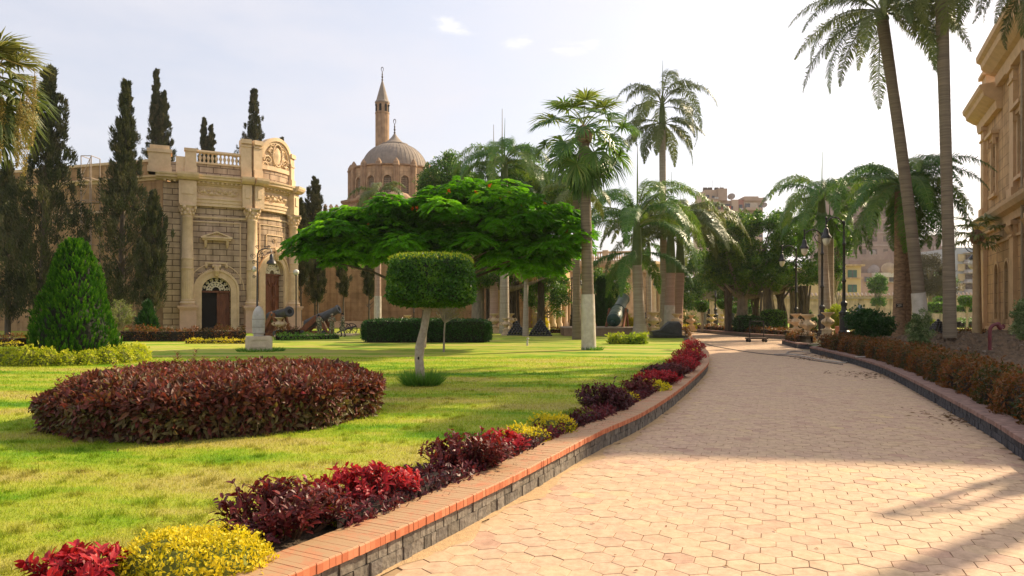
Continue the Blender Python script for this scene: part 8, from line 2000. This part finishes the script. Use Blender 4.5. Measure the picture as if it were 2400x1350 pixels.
def person(label, loc, rz, hgt, arms, legs, cap=True, lean=0):
    t = thing('person', label, 'person', loc, rz, 'men in camouflage clothing by the grey cannon'); k = hgt / 1.75; t.scale = (k, k, k)
    J = {'pel': (0, 0, .95), 'bel': (lean * .3, 0, 1.1), 'chest': (lean, 0, 1.32), 'neckb': (lean * 1.2, 0, 1.47), 'neck': (lean * 1.3, 0, 1.53), 'head': (lean * 1.4, -.015, 1.62), 'top': (lean * 1.4, 0, 1.70)}
    for s_, n_ in ((-1, 'l'), (1, 'r')):
        J['sh' + n_] = (s_ * .19 + lean, 0, 1.42); J['hip' + n_] = (s_ * .09, 0, .92)
        J['el' + n_], J['wr' + n_], J['ha' + n_] = arms[n_]; J['kn' + n_], J['an' + n_], J['to' + n_] = legs[n_]
    names = list(J); ix = {a: i for i, a in enumerate(names)}; R_ = dict(pel=(.15, .11), bel=(.135, .10), chest=(.165, .115), neckb=(.08, .07), neck=(.055, .058), head=(.078, .095), top=(.06, .07))
    for s_ in 'lr': R_.update({'sh' + s_: .07, 'el' + s_: .045, 'wr' + s_: .03, 'ha' + s_: (.035, .022), 'hip' + s_: .095, 'kn' + s_: .062, 'an' + s_: .042, 'to' + s_: .036})
    E = [('pel', 'bel'), ('bel', 'chest'), ('chest', 'neckb'), ('neckb', 'neck'), ('neck', 'head'), ('head', 'top')]
    for s_ in 'lr': E += [('chest', 'sh' + s_), ('sh' + s_, 'el' + s_), ('el' + s_, 'wr' + s_), ('wr' + s_, 'ha' + s_), ('pel', 'hip' + s_), ('hip' + s_, 'kn' + s_), ('kn' + s_, 'an' + s_), ('an' + s_, 'to' + s_)]
    # five fingers each hand
    V = [J[a] for a in names]; rad = [R_[a] for a in names]; EE = [(ix[a], ix[b_]) for a, b_ in E]
    for s_ in 'lr':
        h_ = Vector(J['ha' + s_]); w_ = Vector(J['wr' + s_]); d = (h_ - w_).normalized(); sd = d.cross(Vector((0, 1, .2))).normalized()
        for q, ln in ((-.027, .052), (-.009, .062), (.009, .058), (.026, .046)):
            a_ = h_ + sd * q + d * .02; m_ = a_ + d * ln * .6; e_ = m_ + (d * .6 + Vector((0, -.5, 0))).normalized() * ln * .5; i0 = len(V); V += [tuple(a_), tuple(m_), tuple(e_)]; rad += [.009, .008, .007]; EE += [(ix['ha' + s_], i0), (i0, i0 + 1), (i0 + 1, i0 + 2)]
        a_ = w_ + (h_ - w_) * .4 + sd * .035; e_ = a_ + (d * .6 + sd * .7).normalized() * .05; i0 = len(V); V += [tuple(a_), tuple(e_)]; rad += [.011, .009]; EE += [(ix['wr' + s_], i0), (i0, i0 + 1)]
    body = skinned('body', V, EE, rad, m_skin, t)
    # face
    hd = Vector(J['head']); mb = MB(); mb.ball(hd + Vector((0, -.10, -.005)), .018, 6, (.8, 1, 1.6))
    for s_ in (-1, 1): mb.ball(hd + Vector((s_ * .083, .0, 0)), .022, 6, (.5, 1, 1.5))
    mb.build('nose_and_ears', m_skin, t, True)
    mb = MB()
    for s_ in (-1, 1): mb.ball(hd + Vector((s_ * .032, -.085, .02)), .011, 6)
    mb.ball(hd + Vector((0, -.092, -.045)), .02, 6, (1.1, .4, .3)); mb.build('eyes_and_mouth', m_hair, t, True)
    # uniform
    nm = ['pel', 'bel', 'chest', 'neckb', 'shl', 'ell', 'wrl', 'shr', 'elr', 'wrr', 'hipl', 'knl', 'anl', 'hipr', 'knr', 'anr']; jx = {a: i for i, a in enumerate(nm)}
    VV = [J[a] for a in nm]; rr = [tuple(x * 1.14 for x in R_[a]) if hasattr(R_[a], '__len__') else R_[a] * (1.25 if a[:2] != 'an' else 1.5) for a in nm]
    for s_ in 'lr': w_ = Vector(J['wr' + s_]); e_ = Vector(J['el' + s_]); VV[jx['wr' + s_]] = tuple(w_ + (e_ - w_) * .12)
    EE2 = [(jx[a], jx[b_]) for a, b_ in E if a in jx and b_ in jx]; skinned('uniform', VV, EE2, rr, m_camo, t)
    for s_ in 'lr':
        a_ = Vector(J['an' + s_]); o_ = Vector(J['to' + s_]); skinned('boot', [tuple(a_ + Vector((0, 0, .12))), tuple(a_ - Vector((0, 0, .03))), tuple(o_)], [(0, 1), (1, 2)], [.06, .058, .045], m_boot, t)
    mb = MB(); mb.ball(hd + Vector((0, .018, .035)), .1, 12, (.88, 1.0, 1.0)) if not cap else mb.lathe([(.095, .02), (.10, .06), (.098, .11), (.085, .125), (.01, .13)], hd, 16)
    if cap: mb.box(hd + Vector((0, -.11, .03)), (.14, .09, .012))
    mb.build('cap' if cap else 'hair', m_camo if cap else m_hair, t, True)
    return t
st_ = dict(l=((-.11, .0, .50), (-.12, .02, .09), (-.13, -.12, .03)), r=((.11, -.02, .50), (.12, .02, .09), (.14, -.12, .03)))
stg = dict(l=((-.14, -.06, .50), (-.20, -.02, .09), (-.22, -.16, .03)), r=((.13, .05, .50), (.16, .14, .09), (.19, .02, .03)))
Ys = 49.6
person('man in camouflage leaning close under the grey cannon barrel', (gx(749, Ys), Ys, LZ), R(160), 1.52, dict(l=((-.27, -.05, 1.14), (-.20, -.24, 1.02), (-.16, -.31, 1.0)), r=((.28, -.02, 1.14), (.24, -.22, .98), (.2, -.3, .97))), st_, False, .06)
person('man in camouflage in the middle holding his hands to his chest', (gx(778, Ys), Ys, LZ), R(20), 1.55, dict(l=((-.27, -.03, 1.15), (-.10, -.22, 1.22), (-.03, -.25, 1.27)), r=((.27, -.03, 1.15), (.10, -.22, 1.2), (.03, -.25, 1.25))), st_, True)
person('man in camouflage standing rightmost beside the field gun wheel', (gx(803, Ys - .6), Ys - .6, LZ), R(-60), 1.62, dict(l=((-.28, .04, 1.14), (-.25, -.12, .92), (-.24, -.16, .84)), r=((.28, .02, 1.15), (.20, -.22, 1.08), (.14, -.28, 1.08))), stg, False)

# ------------------------------------------------------------------ haze
mh = bpy.data.materials.new('haze_air'); mh.use_nodes = True; n = mh.node_tree.nodes; n.clear()
vo = n.new('ShaderNodeVolumePrincipled'); vo.inputs['Density'].default_value = .00022; vo.inputs['Color'].default_value = (.95, .92, .88, 1); vo.inputs['Anisotropy'].default_value = .55
oo = n.new('ShaderNodeOutputMaterial'); mh.node_tree.links.new(vo.outputs['Volume'], oo.inputs['Volume'])
mb = MB(); mb.box((0, 745, 24), (1900, 1620, 50.2)); o = mb.build('haze', mh); tag(o, kind='stuff')
